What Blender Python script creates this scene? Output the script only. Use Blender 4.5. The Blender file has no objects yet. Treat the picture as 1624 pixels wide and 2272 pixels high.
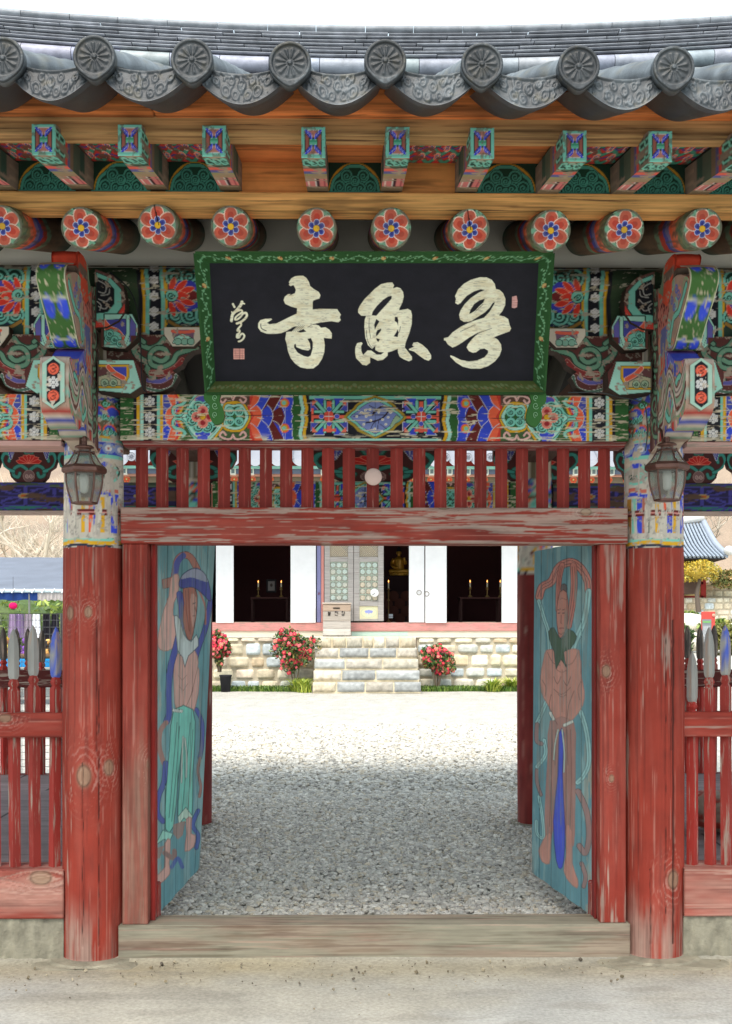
import bpy, math, random
import numpy as np
from math import radians, sin, cos, pi, tan
random.seed(7); RNG = np.random.RandomState(7)
SC = bpy.context.scene
COL = SC.collection
# ------------------------------------------------------------------ camera, sky, sun, exposure
# photograph measured in a 1624 x 2272 grid: focal length FPX, horizon row HY
FPX, CX, HY = 2573.0, 812.0, 1375.0
EYE, CAMX, CAMY, YAW = 1.5, -0.117, -5.46, radians(0.80)
cd = bpy.data.cameras.new("camera"); cam = bpy.data.objects.new("camera", cd); COL.objects.link(cam)
cam.location = (CAMX, CAMY, EYE); cam.rotation_euler = (radians(90), 0, -YAW)
cd.sensor_fit = 'VERTICAL'; cd.sensor_height = 36.0; cd.lens = 36.0*FPX/2272.0
cd.shift_y = (HY-1136.0)/2272.0; cd.clip_start = 0.05; cd.clip_end = 600.0
SC.camera = cam
world = bpy.data.worlds.new("World"); SC.world = world; world.use_nodes = True
SUN_EL, SUN_AZ = radians(58), radians(197)          # sun high, behind the camera and a little to the left
nt = world.node_tree; nt.nodes.clear()
sky = nt.nodes.new("ShaderNodeTexSky"); sky.sky_type = 'NISHITA'; sky.sun_disc = False
sky.sun_elevation = SUN_EL; sky.sun_rotation = SUN_AZ; sky.air_density = 1.0; sky.dust_density = 5.0; sky.ozone_density = 1.0
bg = nt.nodes.new("ShaderNodeBackground"); bg.inputs[1].default_value = 0.15
cl = nt.nodes.new("ShaderNodeMixRGB"); cl.inputs[0].default_value = .8; cl.inputs[2].default_value = (2.4, 2.85, 3.0, 1)      # thin bright overcast over the clear sky
nt.links.new(sky.outputs[0], cl.inputs[1])
wo = nt.nodes.new("ShaderNodeOutputWorld"); nt.links.new(cl.outputs[0], bg.inputs[0]); nt.links.new(bg.outputs[0], wo.inputs[0])
sd = bpy.data.lights.new("sun", 'SUN'); sd.energy = 1.05; sd.angle = radians(32); sd.color = (1.0, .95, .88)
sun = bpy.data.objects.new("sun", sd); COL.objects.link(sun)
sdir = (sin(SUN_AZ)*cos(SUN_EL), cos(SUN_AZ)*cos(SUN_EL), sin(SUN_EL))
from mathutils import Vector
sun.rotation_euler = Vector(sdir).to_track_quat('Z', 'Y').to_euler(); sun.location = (0, -6, 12)
SC.view_settings.view_transform = 'Standard'; SC.view_settings.look = 'None'; SC.view_settings.gamma = 1.0
SC.view_settings.exposure = 1.78
# ------------------------------------------------------------------ picture grid -> world
def P(x, y, Y):
    u = (x-CX)/FPX; v = (HY-y)/FPX
    rx = sin(YAW)+u*cos(YAW); ry = cos(YAW)-u*sin(YAW)
    t = (Y-CAMY)/ry
    return np.array([CAMX+rx*t, Y, EYE+v*t])
def X(x, Y): return float(P(x, HY, Y)[0])
def Z(y, Y, x=831): return float(P(x, y, Y)[2])
def proj(p):
    p = np.asarray(p, float); dx = p[..., 0]-CAMX; dy = p[..., 1]-CAMY
    d = dx*sin(YAW)+dy*cos(YAW); r = dx*cos(YAW)-dy*sin(YAW)
    return CX+FPX*r/d, HY-FPX*(p[..., 2]-EYE)/d
# ------------------------------------------------------------------ numbers
def lin(c):
    c = np.asarray(c, float)/255.0
    return np.where(c <= .04045, c/12.92, ((c+.055)/1.055)**2.4)
def _h(ix, iy, s):
    n = (ix.astype(np.int64)*374761393+iy.astype(np.int64)*668265263+s*144269504) & 0xffffffff
    n = ((n ^ (n >> 13))*1274126177) & 0xffffffff
    return ((n ^ (n >> 16)) & 0xffff)/65535.0
def vn(x, y, s=0):
    x = np.asarray(x, float); y = np.asarray(y, float)
    ix = np.floor(x); iy = np.floor(y); fx = x-ix; fy = y-iy
    fx = fx*fx*(3-2*fx); fy = fy*fy*(3-2*fy)
    a = _h(ix, iy, s); b = _h(ix+1, iy, s); c = _h(ix, iy+1, s); d = _h(ix+1, iy+1, s)
    return (a*(1-fx)+b*fx)*(1-fy)+(c*(1-fx)+d*fx)*fy
def fbm(x, y, s=0, o=4):
    t = 0; a = .5; n = 0
    for k in range(o):
        t = t+a*vn(x*(2**k)+k*17.3, y*(2**k)+k*9.1, s+k); n += a; a *= .55
    return t/n
def sst(a, b, x): t = np.clip((x-a)/(b-a), 0, 1); return t*t*(3-2*t)
def mixc(a, b, m): m = np.asarray(m)[..., None]; return a*(1-m)+b*m
# ------------------------------------------------------------------ mesh builder: every shape carries its paint as vertex colour
class MB:
    def __init__(s): s.V = []; s.C = []; s.L = []; s.S = []; s.n = 0; s.sm = []
    def add(s, V, F, col, smooth=False):
        V = np.asarray(V, float).reshape(-1, 3)
        c = np.asarray(col, float)
        if c.ndim == 1: c = np.tile(lin(c), (len(V), 1))
        s.V.append(V); s.C.append(c)
        if isinstance(F, np.ndarray):
            s.L.append((F+s.n).ravel()); s.S.append(np.full(len(F), F.shape[1])); k = len(F)
        else:
            s.L.append(np.array([i+s.n for f in F for i in f])); s.S.append(np.array([len(f) for f in F])); k = len(F)
        s.sm.append(np.full(k, smooth)); s.n += len(V); return s
    def grid(s, pts, col, closeu=False, smooth=True, flip=False):
        pts = np.asarray(pts, float); nv, nu = pts.shape[:2]
        i = np.arange(nv*nu).reshape(nv, nu)
        if closeu: i = np.concatenate([i, i[:, :1]], 1)
        a, b, c, d = i[:-1, :-1], i[:-1, 1:], i[1:, 1:], i[1:, :-1]
        F = np.stack([a, d, c, b] if flip else [a, b, c, d], -1).reshape(-1, 4)
        col = np.asarray(col, float)
        if col.ndim == 3: col = col.reshape(-1, 3)
        return s.add(pts.reshape(-1, 3), F, col, smooth)
    def obox(s, c, ax, h, col, b=0.0, rot=None):
        c = np.array(c, float); ax = np.array(ax, float); h = np.array(h, float)
        b = min(b, min(h)*.6)
        if b <= 0:
            sg = np.array([[x, y, z] for x in (-1, 1) for y in (-1, 1) for z in (-1, 1)], float)
            return s.add(c+(sg*h)@ax, [(0, 1, 3, 2), (4, 6, 7, 5), (0, 4, 5, 1), (2, 3, 7, 6), (0, 2, 6, 4), (1, 5, 7, 3)], col)
        V = []; idx = {}
        for x in (-1, 1):
            for y in (-1, 1):
                for z in (-1, 1):
                    for k in range(3):
                        v = np.array([x, y, z], float)*(h-b); v[k] = (x, y, z)[k]*h[k]
                        idx[(x, y, z, k)] = len(V); V.append(v)
        F = []
        for k in range(3):
            o = [j for j in range(3) if j != k]
            for sg in (-1, 1):
                q = []
                for a2, b2 in ((-1, -1), (1, -1), (1, 1), (-1, 1)):
                    t = [0, 0, 0]; t[k] = sg; t[o[0]] = a2; t[o[1]] = b2; q.append(idx[(*t, k)])
                F.append(q if (sg > 0) == (k != 1) else q[::-1])
            for a2 in (-1, 1):
                for b2 in (-1, 1):
                    t = [0, 0, 0]; t[o[0]] = a2; t[o[1]] = b2
                    t1 = list(t); t1[k] = -1; t2 = list(t); t2[k] = 1
                    F.append([idx[(*t1, o[0])], idx[(*t2, o[0])], idx[(*t2, o[1])], idx[(*t1, o[1])]])
        for x in (-1, 1):
            for y in (-1, 1):
                for z in (-1, 1): F.append([idx[(x, y, z, k)] for k in range(3)])
        V = c+np.array(V)@ax
        # consistent outward winding
        FF = []
        for f in F:
            n = np.cross(V[f[1]]-V[f[0]], V[f[2]]-V[f[0]]); m = V[f].mean(0)-c
            FF.append(f if n@m > 0 else f[::-1])
        return s.add(V, FF, col)
    def box(s, a, b2, col, b=0.0):
        a = np.array(a, float); b2 = np.array(b2, float)
        return s.obox((a+b2)/2, np.eye(3), np.abs(b2-a)/2, col, b)
    def gbox(s, a, b, cell, colf, dense=('-y',), bev=0.004):
        """box with bevelled edges whose chosen faces are dense grids painted by colf(points)"""
        a = np.array(a, float); b = np.array(b, float)
        faces = {'-y': (0, 2, 1, -1), '+y': (0, 2, 1, 1), '-x': (1, 2, 0, -1), '+x': (1, 2, 0, 1), '-z': (0, 1, 2, -1), '+z': (0, 1, 2, 1)}
        for k, (i, j, m, sg) in faces.items():
            c = cell if k in dense else max(cell, .05)
            ni = max(2, int((b[i]-a[i])/c)+2); nj = max(2, int((b[j]-a[j])/c)+2)
            u = np.linspace(a[i], b[i], ni); v = np.linspace(a[j], b[j], nj)
            p = np.zeros((nj, ni, 3)); p[..., i] = u[None, :]; p[..., j] = v[:, None]; p[..., m] = a[m] if sg < 0 else b[m]
            col = colf(p.reshape(-1, 3))
            # pull rim in for a soft edge
            if bev:
                q = p.copy(); e = np.zeros((nj, ni), bool); e[0] = e[-1] = True; e[:, 0] = e[:, -1] = True
                q[..., m] -= np.where(e, sg*bev*.6, 0)
                p = q
            n = np.cross(np.eye(3)[i], np.eye(3)[j])[m]*sg
            s.grid(p, col, smooth=False, flip=n < 0)
        return s
    def tube(s, pts, r, col, n=10, cap=True, smooth=True):
        pts = np.asarray(pts, float); m = len(pts)
        r = np.full(m, r, float) if np.isscalar(r) else np.asarray(r, float)
        t = np.gradient(pts, axis=0); t /= np.linalg.norm(t, axis=1)[:, None]+1e-12
        up = np.array([0, 0, 1.]) if abs(t[0] @ np.array([0, 0, 1.])) < .9 else np.array([1., 0, 0])
        a = np.linspace(0, 2*pi, n, endpoint=False); G = np.zeros((m, n, 3))
        for k in range(m):
            x = np.cross(t[k], up); x /= np.linalg.norm(x); y = np.cross(x, t[k]); up = y
            G[k] = pts[k]+r[k]*(np.cos(a)[:, None]*x+np.sin(a)[:, None]*y)
        s.grid(G, col, closeu=True, smooth=smooth, flip=False)
        if cap:
            for k, fl in ((0, False), (m-1, True)):
                c = col if np.asarray(col).ndim == 1 else np.asarray(col).reshape(m, n, 3)[k]
                f = tuple(range(n)); s.add(G[k], [f[::-1] if fl else f], c)
        return s
    def lathe(s, c, prof, col, n=20, axis='z', smooth=True):
        prof = np.asarray(prof, float); a = np.linspace(0, 2*pi, n, endpoint=False)
        G = np.zeros((len(prof), n, 3))
        for k, (r, h) in enumerate(prof):
            if axis == 'z': G[k] = np.stack([r*np.cos(a), r*np.sin(a), np.full(n, h)], 1)
            else: G[k] = np.stack([r*np.cos(a), np.full(n, h), r*np.sin(a)], 1)
        s.grid(G+np.array(c, float), col, closeu=True, smooth=smooth, flip=(axis != 'z')); return s
    def prism(s, pl, mapf, d, col, smooth=False):
        """outline pl (2-D) pushed from depth 0 to d by mapf(u, v, w) -> xyz"""
        n = len(pl)
        A = np.array([mapf(u, v, 0) for u, v in pl]); B = np.array([mapf(u, v, d) for u, v in pl])
        F = [tuple(range(n)), tuple(range(2*n-1, n-1, -1))]+[(i, n+i, n+(i+1) % n, (i+1) % n) for i in range(n)]
        return s.add(np.concatenate([A, B]), F, col, smooth)
    def blob(s, c, r, col, seed=0, n=10, rough=.15, flat=0):
        c = np.array(c, float); r = np.array(r if np.ndim(r) else (r, r, r), float)
        th = np.linspace(.02, pi-.02, n); ph = np.linspace(0, 2*pi, 2*n, endpoint=False)
        T, Q = np.meshgrid(th, ph, indexing='ij')
        d = np.stack([np.sin(T)*np.cos(Q), np.sin(T)*np.sin(Q), np.cos(T)], -1)
        k = 1+rough*(fbm(d[..., 0]*2+d[..., 2]*1.7+9, d[..., 1]*2+d[..., 2]+5, seed)-.5)*2
        s.grid(c+d*r*k[..., None], col, closeu=True, smooth=not flat, flip=True); return s
    def arrays(s):
        return np.concatenate(s.V), np.concatenate(s.L), np.concatenate(s.S), np.concatenate(s.C), np.concatenate(s.sm)
    def build(s, name, mat, parent=None, loc=None, mirror=None, weld=False):
        V, L, S, C, sm = s.arrays(); V = V.copy()
        if mirror is not None:       # mirror = list of x positions
            for m in mirror: V[:, 0] = 2*m-V[:, 0]
            if len(mirror) % 2:
                st = np.concatenate([[0], np.cumsum(S)[:-1]]); L = L.copy()
                if (S == S[0]).all(): L = L.reshape(-1, S[0])[:, ::-1].ravel()
                else:
                    for a, k in zip(st, S): L[a:a+k] = L[a:a+k][::-1]
        if loc is not None: V = V-np.array(loc)
        me = bpy.data.meshes.new(name)
        me.vertices.add(len(V)); me.vertices.foreach_set("co", V.ravel())
        me.loops.add(len(L)); me.loops.foreach_set("vertex_index", L.astype(np.int32))
        me.polygons.add(len(S)); st = np.concatenate([[0], np.cumsum(S)[:-1]]).astype(np.int32)
        me.polygons.foreach_set("loop_start", st); me.polygons.foreach_set("loop_total", S.astype(np.int32))
        me.polygons.foreach_set("use_smooth", sm)
        me.update(calc_edges=True); me.validate()
        at = me.color_attributes.new("Col", 'FLOAT_COLOR', 'POINT')
        at.data.foreach_set("color", np.concatenate([np.clip(C, 0, 1), np.ones((len(C), 1))], 1).ravel())
        me.materials.append(mat)
        o = bpy.data.objects.new(name, me); COL.objects.link(o)
        if loc is not None: o.location = loc
        if parent is not None:
            o.parent = parent
            if loc is None: o.location = -Vector(parent_world(parent))
            else: o.location = Vector(loc)-parent_world(parent)
        return o
def parent_world(p):
    v = Vector(p.location)
    while p.parent is not None: p = p.parent; v = v+p.location
    return v
def tag(o, label, cat, group=None, kind=None):
    if label: o['label'] = label
    if cat: o['category'] = cat
    if group: o['group'] = group
    if kind: o['kind'] = kind
    return o
def thing(name, loc, label, cat, group=None):
    o = bpy.data.objects.new(name, None); COL.objects.link(o); o.location = loc; o.empty_display_size = .1
    return tag(o, label, cat, group)
# ------------------------------------------------------------------ materials
def newmat(name):
    m = bpy.data.materials.new(name); m.use_nodes = True; n = m.node_tree; n.nodes.clear()
    o = n.nodes.new("ShaderNodeOutputMaterial"); b = n.nodes.new("ShaderNodeBsdfPrincipled"); n.links.new(b.outputs[0], o.inputs[0])
    return m, n, b
def paintmat(name, rough=.75, nscale=(30, 30, 30), var=.18, bump=.15, bscale=(60, 60, 60), wear=0, wcol=(150, 135, 120), wscale=(40, 40, 5), metal=0, spec=.3, bdist=.002, sat=1.0):
    m, n, b = newmat(name); N = n.nodes; Lk = n.links
    at = N.new("ShaderNodeAttribute"); at.attribute_name = "Col"
    tc = N.new("ShaderNodeTexCoord")
    def noise(sc, det=6, rgh=.6):
        mp = N.new("ShaderNodeMapping"); mp.inputs['Scale'].default_value = sc; Lk.new(tc.outputs['Object'], mp.inputs[0])
        t = N.new("ShaderNodeTexNoise"); t.inputs['Scale'].default_value = 1; t.inputs['Detail'].default_value = det; t.inputs['Roughness'].default_value = rgh
        Lk.new(mp.outputs[0], t.inputs['Vector']); return t
    t1 = noise(nscale)
    mr = N.new("ShaderNodeMapRange"); mr.inputs['From Min'].default_value = .3; mr.inputs['From Max'].default_value = .7
    mr.inputs['To Min'].default_value = 1-var; mr.inputs['To Max'].default_value = 1+var; Lk.new(t1.outputs[0], mr.inputs[0])
    mul = N.new("ShaderNodeVectorMath"); mul.operation = 'SCALE'; Lk.new(at.outputs['Color'], mul.inputs[0]); Lk.new(mr.outputs[0], mul.inputs['Scale'])
    last = mul.outputs[0]
    if wear:
        t2 = noise(wscale, 8, .65)
        r2 = N.new("ShaderNodeMapRange"); r2.inputs['From Min'].default_value = .62-wear*.25; r2.inputs['From Max'].default_value = .66-wear*.25+.04
        Lk.new(t2.outputs[0], r2.inputs[0])
        mx = N.new("ShaderNodeMixRGB"); Lk.new(r2.outputs[0], mx.inputs[0]); Lk.new(last, mx.inputs[1]); mx.inputs[2].default_value = (*lin(wcol), 1); last = mx.outputs[0]
    Lk.new(last, b.inputs['Base Color']); b.inputs['Roughness'].default_value = rough; b.inputs['Metallic'].default_value = metal
    b.inputs['Specular IOR Level'].default_value = spec
    if bump:
        t3 = noise(bscale, 8, .65); bp = N.new("ShaderNodeBump"); bp.inputs['Strength'].default_value = bump; bp.inputs['Distance'].default_value = bdist
        Lk.new(t3.outputs[0], bp.inputs['Height']); Lk.new(bp.outputs[0], b.inputs['Normal'])
    return m
M = {}
M['paint'] = paintmat('old_paint', .8, (8, 8, 8), .12, .5, (260, 260, 60), bdist=.001)
M['paintx'] = paintmat('old_paint_on_beam', .8, (6, 6, 30), .14, .5, (20, 60, 320), bdist=.001)
M['wearz'] = paintmat('worn_red_paint_upright', .78, (5, 5, 3), .15, .5, (220, 220, 14), wear=.34, wcol=(160, 142, 128), wscale=(60, 60, 3.5), bdist=.0015)
M['slat'] = paintmat('slat_paint', .78, (9, 9, 3), .14, .4, (220, 220, 14), wear=.12, wcol=(170, 120, 106), wscale=(50, 50, 5), bdist=.0012)
M['wearx'] = paintmat('worn_red_paint_along', .78, (3, 5, 5), .15, .5, (14, 220, 220), wear=.34, wcol=(160, 142, 128), wscale=(3.5, 60, 60), bdist=.0015)
M['wood'] = paintmat('bare_wood', .8, (2.5, 40, 90), .30, .5, (6, 100, 260), wear=.10, wcol=(92, 62, 42), wscale=(1.6, 30, 70), bdist=.002)
M['tile'] = paintmat('roof_tile_clay', .5, (14, 14, 14), .3, .6, (70, 70, 70), spec=.5, bdist=.003)
M['stone'] = paintmat('stone', .9, (9, 9, 9), .22, .9, (60, 60, 60), spec=.2, bdist=.008)
M['plain'] = paintmat('plain', .8, (5, 5, 5), .04, .3, (80, 80, 80))
M['metal'] = paintmat('weathered_metal', .45, (40, 40, 40), .25, .4, (150, 150, 150), metal=.55, spec=.5)
M['gold'] = paintmat('gilding', .34, (20, 20, 20), .1, .1, (90, 90, 90), metal=.35, spec=.8)
M['cloth'] = paintmat('cloth', .9, (60, 60, 60), .1, .5, (300, 300, 300), spec=.1)
M['skin'] = paintmat('skin', .6, (20, 20, 20), .05, .1)
M['gravel'] = paintmat('gravel_bed', .9, (40, 40, 40), .35, 1.0, (55, 55, 55), spec=.2, bdist=.02)
M['leaf'] = paintmat('leaf', .5, (12, 12, 12), .3, 0, spec=.4)
M['concrete'] = paintmat('concrete', .88, (60, 60, 60), .20, 1.0, (38, 38, 38), spec=.2, bdist=.005)
def glassmat():
    m, n, b = newmat('lantern_glass'); b.inputs['Base Color'].default_value = (.30, .31, .27, 1)
    b.inputs['Roughness'].default_value = .25; b.inputs['Transmission Weight'].default_value = .55; b.inputs['IOR'].default_value = 1.1
    b.inputs['Alpha'].default_value = .62; return m
M['glass'] = glassmat()
def emit(name, col, st):
    m, n, b = newmat(name); b.inputs['Base Color'].default_value = (*col, 1); b.inputs['Emission Color'].default_value = (*col, 1); b.inputs['Emission Strength'].default_value = st; return m
M['flame'] = emit('candle_flame', (1, .35, .08), 1.4)
# ------------------------------------------------------------------ paint canvas
TQ = (112, 178, 160); TQL = (150, 195, 178); GR = (42, 84, 40); DG = (26, 58, 46); RED = (190, 52, 40); OR = (212, 88, 58); BL = (50, 66, 178); DR = (92, 30, 28)
YE = (196, 146, 30); BK = (26, 24, 32); WH = (196, 190, 186); PK = (196, 128, 118); BR = (84, 50, 42); TAN = (168, 148, 128); BLL = (110, 124, 178)
def sm(pts, n=6, closed=False):
    p = np.array(pts, float); m = len(p); out = []
    R = range(m) if closed else range(m-1)
    for i in R:
        if closed: a, b, c, d = p[(i-1) % m], p[i], p[(i+1) % m], p[(i+2) % m]
        else: a, b, c, d = p[max(i-1, 0)], p[i], p[i+1], p[min(i+2, m-1)]
        for k in range(n):
            t = k/n; out.append(.5*((2*b)+(-a+c)*t+(2*a-5*b+4*c-d)*t*t+(-a+3*b-3*c+d)*t**3))
    if not closed: out.append(p[-1])
    return np.array(out)
class Cv:
    def __init__(s, x0, y0, x1, y1, res, col):
        s.x0, s.y0, s.res = x0, y0, res; s.w = int((x1-x0)*res)+1; s.h = int((y1-y0)*res)+1
        s.a = np.tile(lin(col), (s.h, s.w, 1))
    def _bb(s, xa, ya, xb, yb, pad):
        i0 = max(0, int((xa-pad-s.x0)*s.res)); i1 = min(s.w, int((xb+pad-s.x0)*s.res)+2)
        j0 = max(0, int((ya-pad-s.y0)*s.res)); j1 = min(s.h, int((yb+pad-s.y0)*s.res)+2)
        if i0 >= i1 or j0 >= j1: return None
        x = s.x0+np.arange(i0, i1)/s.res; y = s.y0+np.arange(j0, j1)/s.res
        Xg, Yg = np.meshgrid(x, y); return (slice(j0, j1), slice(i0, i1)), Xg, Yg
    def _put(s, sl, m, col, al=1):
        m = np.clip(m, 0, 1)[..., None]*al; s.a[sl] = s.a[sl]*(1-m)+lin(col)*m
    def _seg(s, Xg, Yg, p, closed):
        d = np.full(Xg.shape, 1e9); q = np.concatenate([p, p[:1]]) if closed else p
        for a, b in zip(q[:-1], q[1:]):
            e = b-a; L = e@e+1e-12; t = np.clip(((Xg-a[0])*e[0]+(Yg-a[1])*e[1])/L, 0, 1)
            d = np.minimum(d, (Xg-a[0]-t*e[0])**2+(Yg-a[1]-t*e[1])**2)
        return np.sqrt(d)
    def poly(s, p, col, edge=None, ew=0, smooth=0, al=1):
        p = sm(p, smooth, True) if smooth else np.array(p, float)
        r = s._bb(p[:, 0].min(), p[:, 1].min(), p[:, 0].max(), p[:, 1].max(), ew+2/s.res)
        if r is None: return s
        sl, Xg, Yg = r; ins = np.zeros(Xg.shape, bool); q = np.concatenate([p, p[:1]])
        for a, b in zip(q[:-1], q[1:]):
            if a[1] == b[1]: continue
            c = (Yg > a[1]) != (Yg > b[1]); xx = a[0]+(Yg-a[1])*(b[0]-a[0])/(b[1]-a[1]); ins ^= c & (Xg < xx)
        d = s._seg(Xg, Yg, p, True); sdv = np.where(ins, -d, d)
        s._put(sl, .5-sdv*s.res, col, al)
        if edge is not None: s._put(sl, .5-(d-ew/2)*s.res, edge)
        return s
    def line(s, p, w, col, edge=None, ew=0, smooth=0, al=1):
        p = sm(p, smooth) if smooth else np.array(p, float)
        r = s._bb(p[:, 0].min(), p[:, 1].min(), p[:, 0].max(), p[:, 1].max(), w/2+ew+2/s.res)
        if r is None: return s
        sl, Xg, Yg = r; d = s._seg(Xg, Yg, p, False)
        if edge is not None: s._put(sl, .5-(d-w/2-ew)*s.res, edge)
        s._put(sl, .5-(d-w/2)*s.res, col, al); return s
    def disc(s, x, y, r, col, ry=None, edge=None, ew=0, al=1):
        ry = ry or r; b = s._bb(x-r, y-ry, x+r, y+ry, ew+2/s.res)
        if b is None: return s
        sl, Xg, Yg = b; d = np.sqrt(((Xg-x)/r)**2+((Yg-y)/ry)**2); k = min(r, ry)
        if edge is not None: s._put(sl, .5-((d-1)*k-ew)*s.res, edge)
        s._put(sl, .5-(d-1)*k*s.res, col, al); return s
    def rect(s, xa, ya, xb, yb, col, al=1):
        b = s._bb(xa, ya, xb, yb, 0)
        if b is None: return s
        sl, Xg, Yg = b; s._put(sl, ((Xg >= xa) & (Xg <= xb) & (Yg >= ya) & (Yg <= yb)).astype(float), col, al); return s
    def flower(s, x, y, R, r, col=WH):
        for k in range(6): s.disc(x+R*sin(k*pi/3), y+R*cos(k*pi/3), r, col, edge=(120, 116, 116), ew=0)
        s.disc(x, y, r, col)
        for k in range(6): s.disc(x+R*sin(k*pi/3), y+R*cos(k*pi/3), r*.35, (160, 156, 152))
        return s
    def spiral(s, x, y, r, w, col, turns=1.3, a0=0, d=1, edge=None, ew=0):
        t = np.linspace(0, 1, 26); rr = r*(1-.8*t); a = a0+d*t*turns*2*pi
        return s.line(np.stack([x+rr*np.cos(a), y+rr*np.sin(a)], 1), w, col, edge, ew)
    def rosette(s, x, y, r, c1=TQ, c2=DG):
        s.disc(x, y, r, c1); s.disc(x, y, r*.78, c2); s.disc(x, y, r*.6, c1); s.disc(x+.1*r, y, r*.38, c2); s.disc(x+.15*r, y, r*.2, c1); return s
    def wear(s, amount, sx, sy, seed, col=(176, 162, 142), where=None):
        x = np.arange(s.w)/s.res; y = np.arange(s.h)/s.res; Xg, Yg = np.meshgrid(x, y)
        n = fbm(Xg/sx, Yg/sy, seed, 5); m = sst(.66-amount*.35, .70-amount*.35, n)
        if where is not None: m = m*where(Xg+s.x0, Yg+s.y0)
        g = .8+.4*fbm(Xg/(sx*.3), Yg/(sy*.3), seed+9, 2)
        s.a = s.a*(1-m[..., None])+(lin(col)*g[..., None])*m[..., None]; return s
    def at(s, x, y):
        i = np.clip((np.asarray(x)-s.x0)*s.res, 0, s.w-1.001); j = np.clip((np.asarray(y)-s.y0)*s.res, 0, s.h-1.001)
        i0 = i.astype(int); j0 = j.astype(int); f = (i-i0)[..., None]; g = (j-j0)[..., None]
        A = np.clip(s.a*1.34, 0, .9); return (A[j0, i0]*(1-f)+A[j0, i0+1]*f)*(1-g)+(A[j0+1, i0]*(1-f)+A[j0+1, i0+1]*f)*g  # painted colours lifted evenly, standing in for weak light under the eaves
# painted wood: u across the grain, v along it (metres)
def redwood(u, v, seed, peel=.3, red=(140, 52, 39), bare=(164, 148, 134), knots=(), cracks=(), fade=None):
    w = np.zeros_like(u); kn = np.zeros_like(u); ring = np.zeros_like(u)
    for (a, b, r) in knots:
        d2 = ((u-a)/r)**2+((v-b)/(r*1.5))**2
        w += r*1.6*np.sign(u-a+1e-6)*np.exp(-d2*.22)*-1; kn = np.maximum(kn, np.exp(-(d2*1.1)**2)); dd = np.sqrt(d2); ring = np.maximum(ring, sst(.45, .95, np.sin(dd*9+9*fbm(u*34, v*9, seed+2)))*np.exp(-d2*.16)*(dd > 1.1)*sst(.4, .62, fbm(u*30, v*9, seed+6))*.8)
    uw = u+w+.012*(fbm(u*3, v*1.5, seed+3)-.5)
    big = fbm(u*9, v*2.2, seed+1, 4); fine = fbm(uw*150, v*2.6, seed+2, 3); med = fbm(uw*46, v*2.4, seed+5, 5)
    thr = .66-.26*peel
    pm = sst(thr, thr+.07, big*.45+fine*.30+med*.35-.05)
    if fade is not None: pm = np.maximum(pm*1.0, fade)
    grain = fbm(uw*190, v*3, seed+7, 3)
    rc = lin(red)[None]*(0.66+.62*fbm(u*7, v*2, seed+8)[:, None]+.16*(grain-.5)[:, None])
    bc = lin(bare)[None]*(.7+.6*grain[:, None])
    c = mixc(rc, bc, pm*.72); c = mixc(c, lin((178, 110, 96))[None]*np.ones_like(c), sst(.50, .72, fbm(u*14, v*1.7, seed+21, 4))*.14); c = mixc(c, lin((74, 34, 30))[None]*np.ones_like(c), sst(.56, .78, fbm(u*30, v*2.4, seed+23, 5))*.35)
    c = mixc(c, lin((150, 128, 104))[None]*(0.6+.8*fine[:, None]), np.clip(kn*1.2, 0, .7)); c = mixc(c, lin((66, 26, 22))[None]*np.ones_like(c), sst(.60, .74, fbm(uw*85, v*1.1, seed+31, 5))*.38); c = mixc(c, lin((60, 36, 28))[None]*np.ones_like(c), np.clip(1-np.abs(kn-.45)/.25, 0, 1)*.6)
    # grain scratches
    g2 = sst(.66, .78, fbm(uw*230, v*1.9, seed+11, 4)); c = mixc(c, lin((196, 150, 134))[None]*np.ones_like(c), g2*.30); c = mixc(c, lin((206, 170, 156))[None]*np.ones_like(c), ring*.55)
    for (pts, cw) in cracks:
        pts = np.array(pts, float); uc = np.interp(v, pts[:, 1], pts[:, 0]); uc = uc+.004*(vn(v*25, 0*v, seed)-.5)
        ins = (v > pts[:, 1].min()) & (v < pts[:, 1].max())
        m = np.exp(-((u-uc)/cw)**2)*ins; c = mixc(c, lin((22, 14, 12))[None]*np.ones_like(c), np.clip(m, 0, .95))
    return c
# ================================================================== SETTING
GZ = -0.08
g = MB()
n = 90
xx = np.concatenate([np.linspace(-14, -2.6, 30), np.linspace(-2.5, 2.5, 420), np.linspace(2.6, 14, 30)]); yy = np.concatenate([np.linspace(-9, -1.5, 30), np.linspace(-1.45, .1, 170)]); XX, YY = np.meshgrid(xx, yy)
zz = GZ+.012*(fbm(XX*.9, YY*.9, 4)-.5)+.022*np.exp(-((YY+.04)/.08)**2)+.008*np.exp(-((YY+.28)/.14)**2)*fbm(XX*3, YY*3, 8)
cc = mixc(lin((160, 160, 155))[None, None], lin((160, 150, 126))[None, None], sst(.45, .75, fbm(XX*1.1, YY*1.6, 21))*.35+.75*np.exp(-((YY+.22)/.2)**2))
cc = cc*(.80+.4*fbm(XX*5, YY*5, 33, 6))[..., None]; cc = mixc(cc, lin((128, 124, 114))*np.ones_like(cc), sst(.60, .72, fbm(XX*2.4, YY*7, 37, 6))*.35)
g.grid(np.stack([XX, YY, zz], -1), cc)
tag(g.build('ground', M['concrete']), None, None, kind='structure')
g = MB(); xx = np.concatenate([np.linspace(-120, -5, 30), np.linspace(-4.8, 4.8, 120), np.linspace(5, 120, 30)]); yy = np.concatenate([np.linspace(.1, 8, 90), np.linspace(8.3, 30, 90), np.linspace(31, 170, 40)])
XX, YY = np.meshgrid(xx, yy); zz = GZ-.005+.02*(fbm(XX*1.2, YY*1.2, 5)-.5)
cc = lin((187, 183, 174))[None, None]*(.75+.5*fbm(XX*9, YY*9, 6, 4))[..., None]
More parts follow.
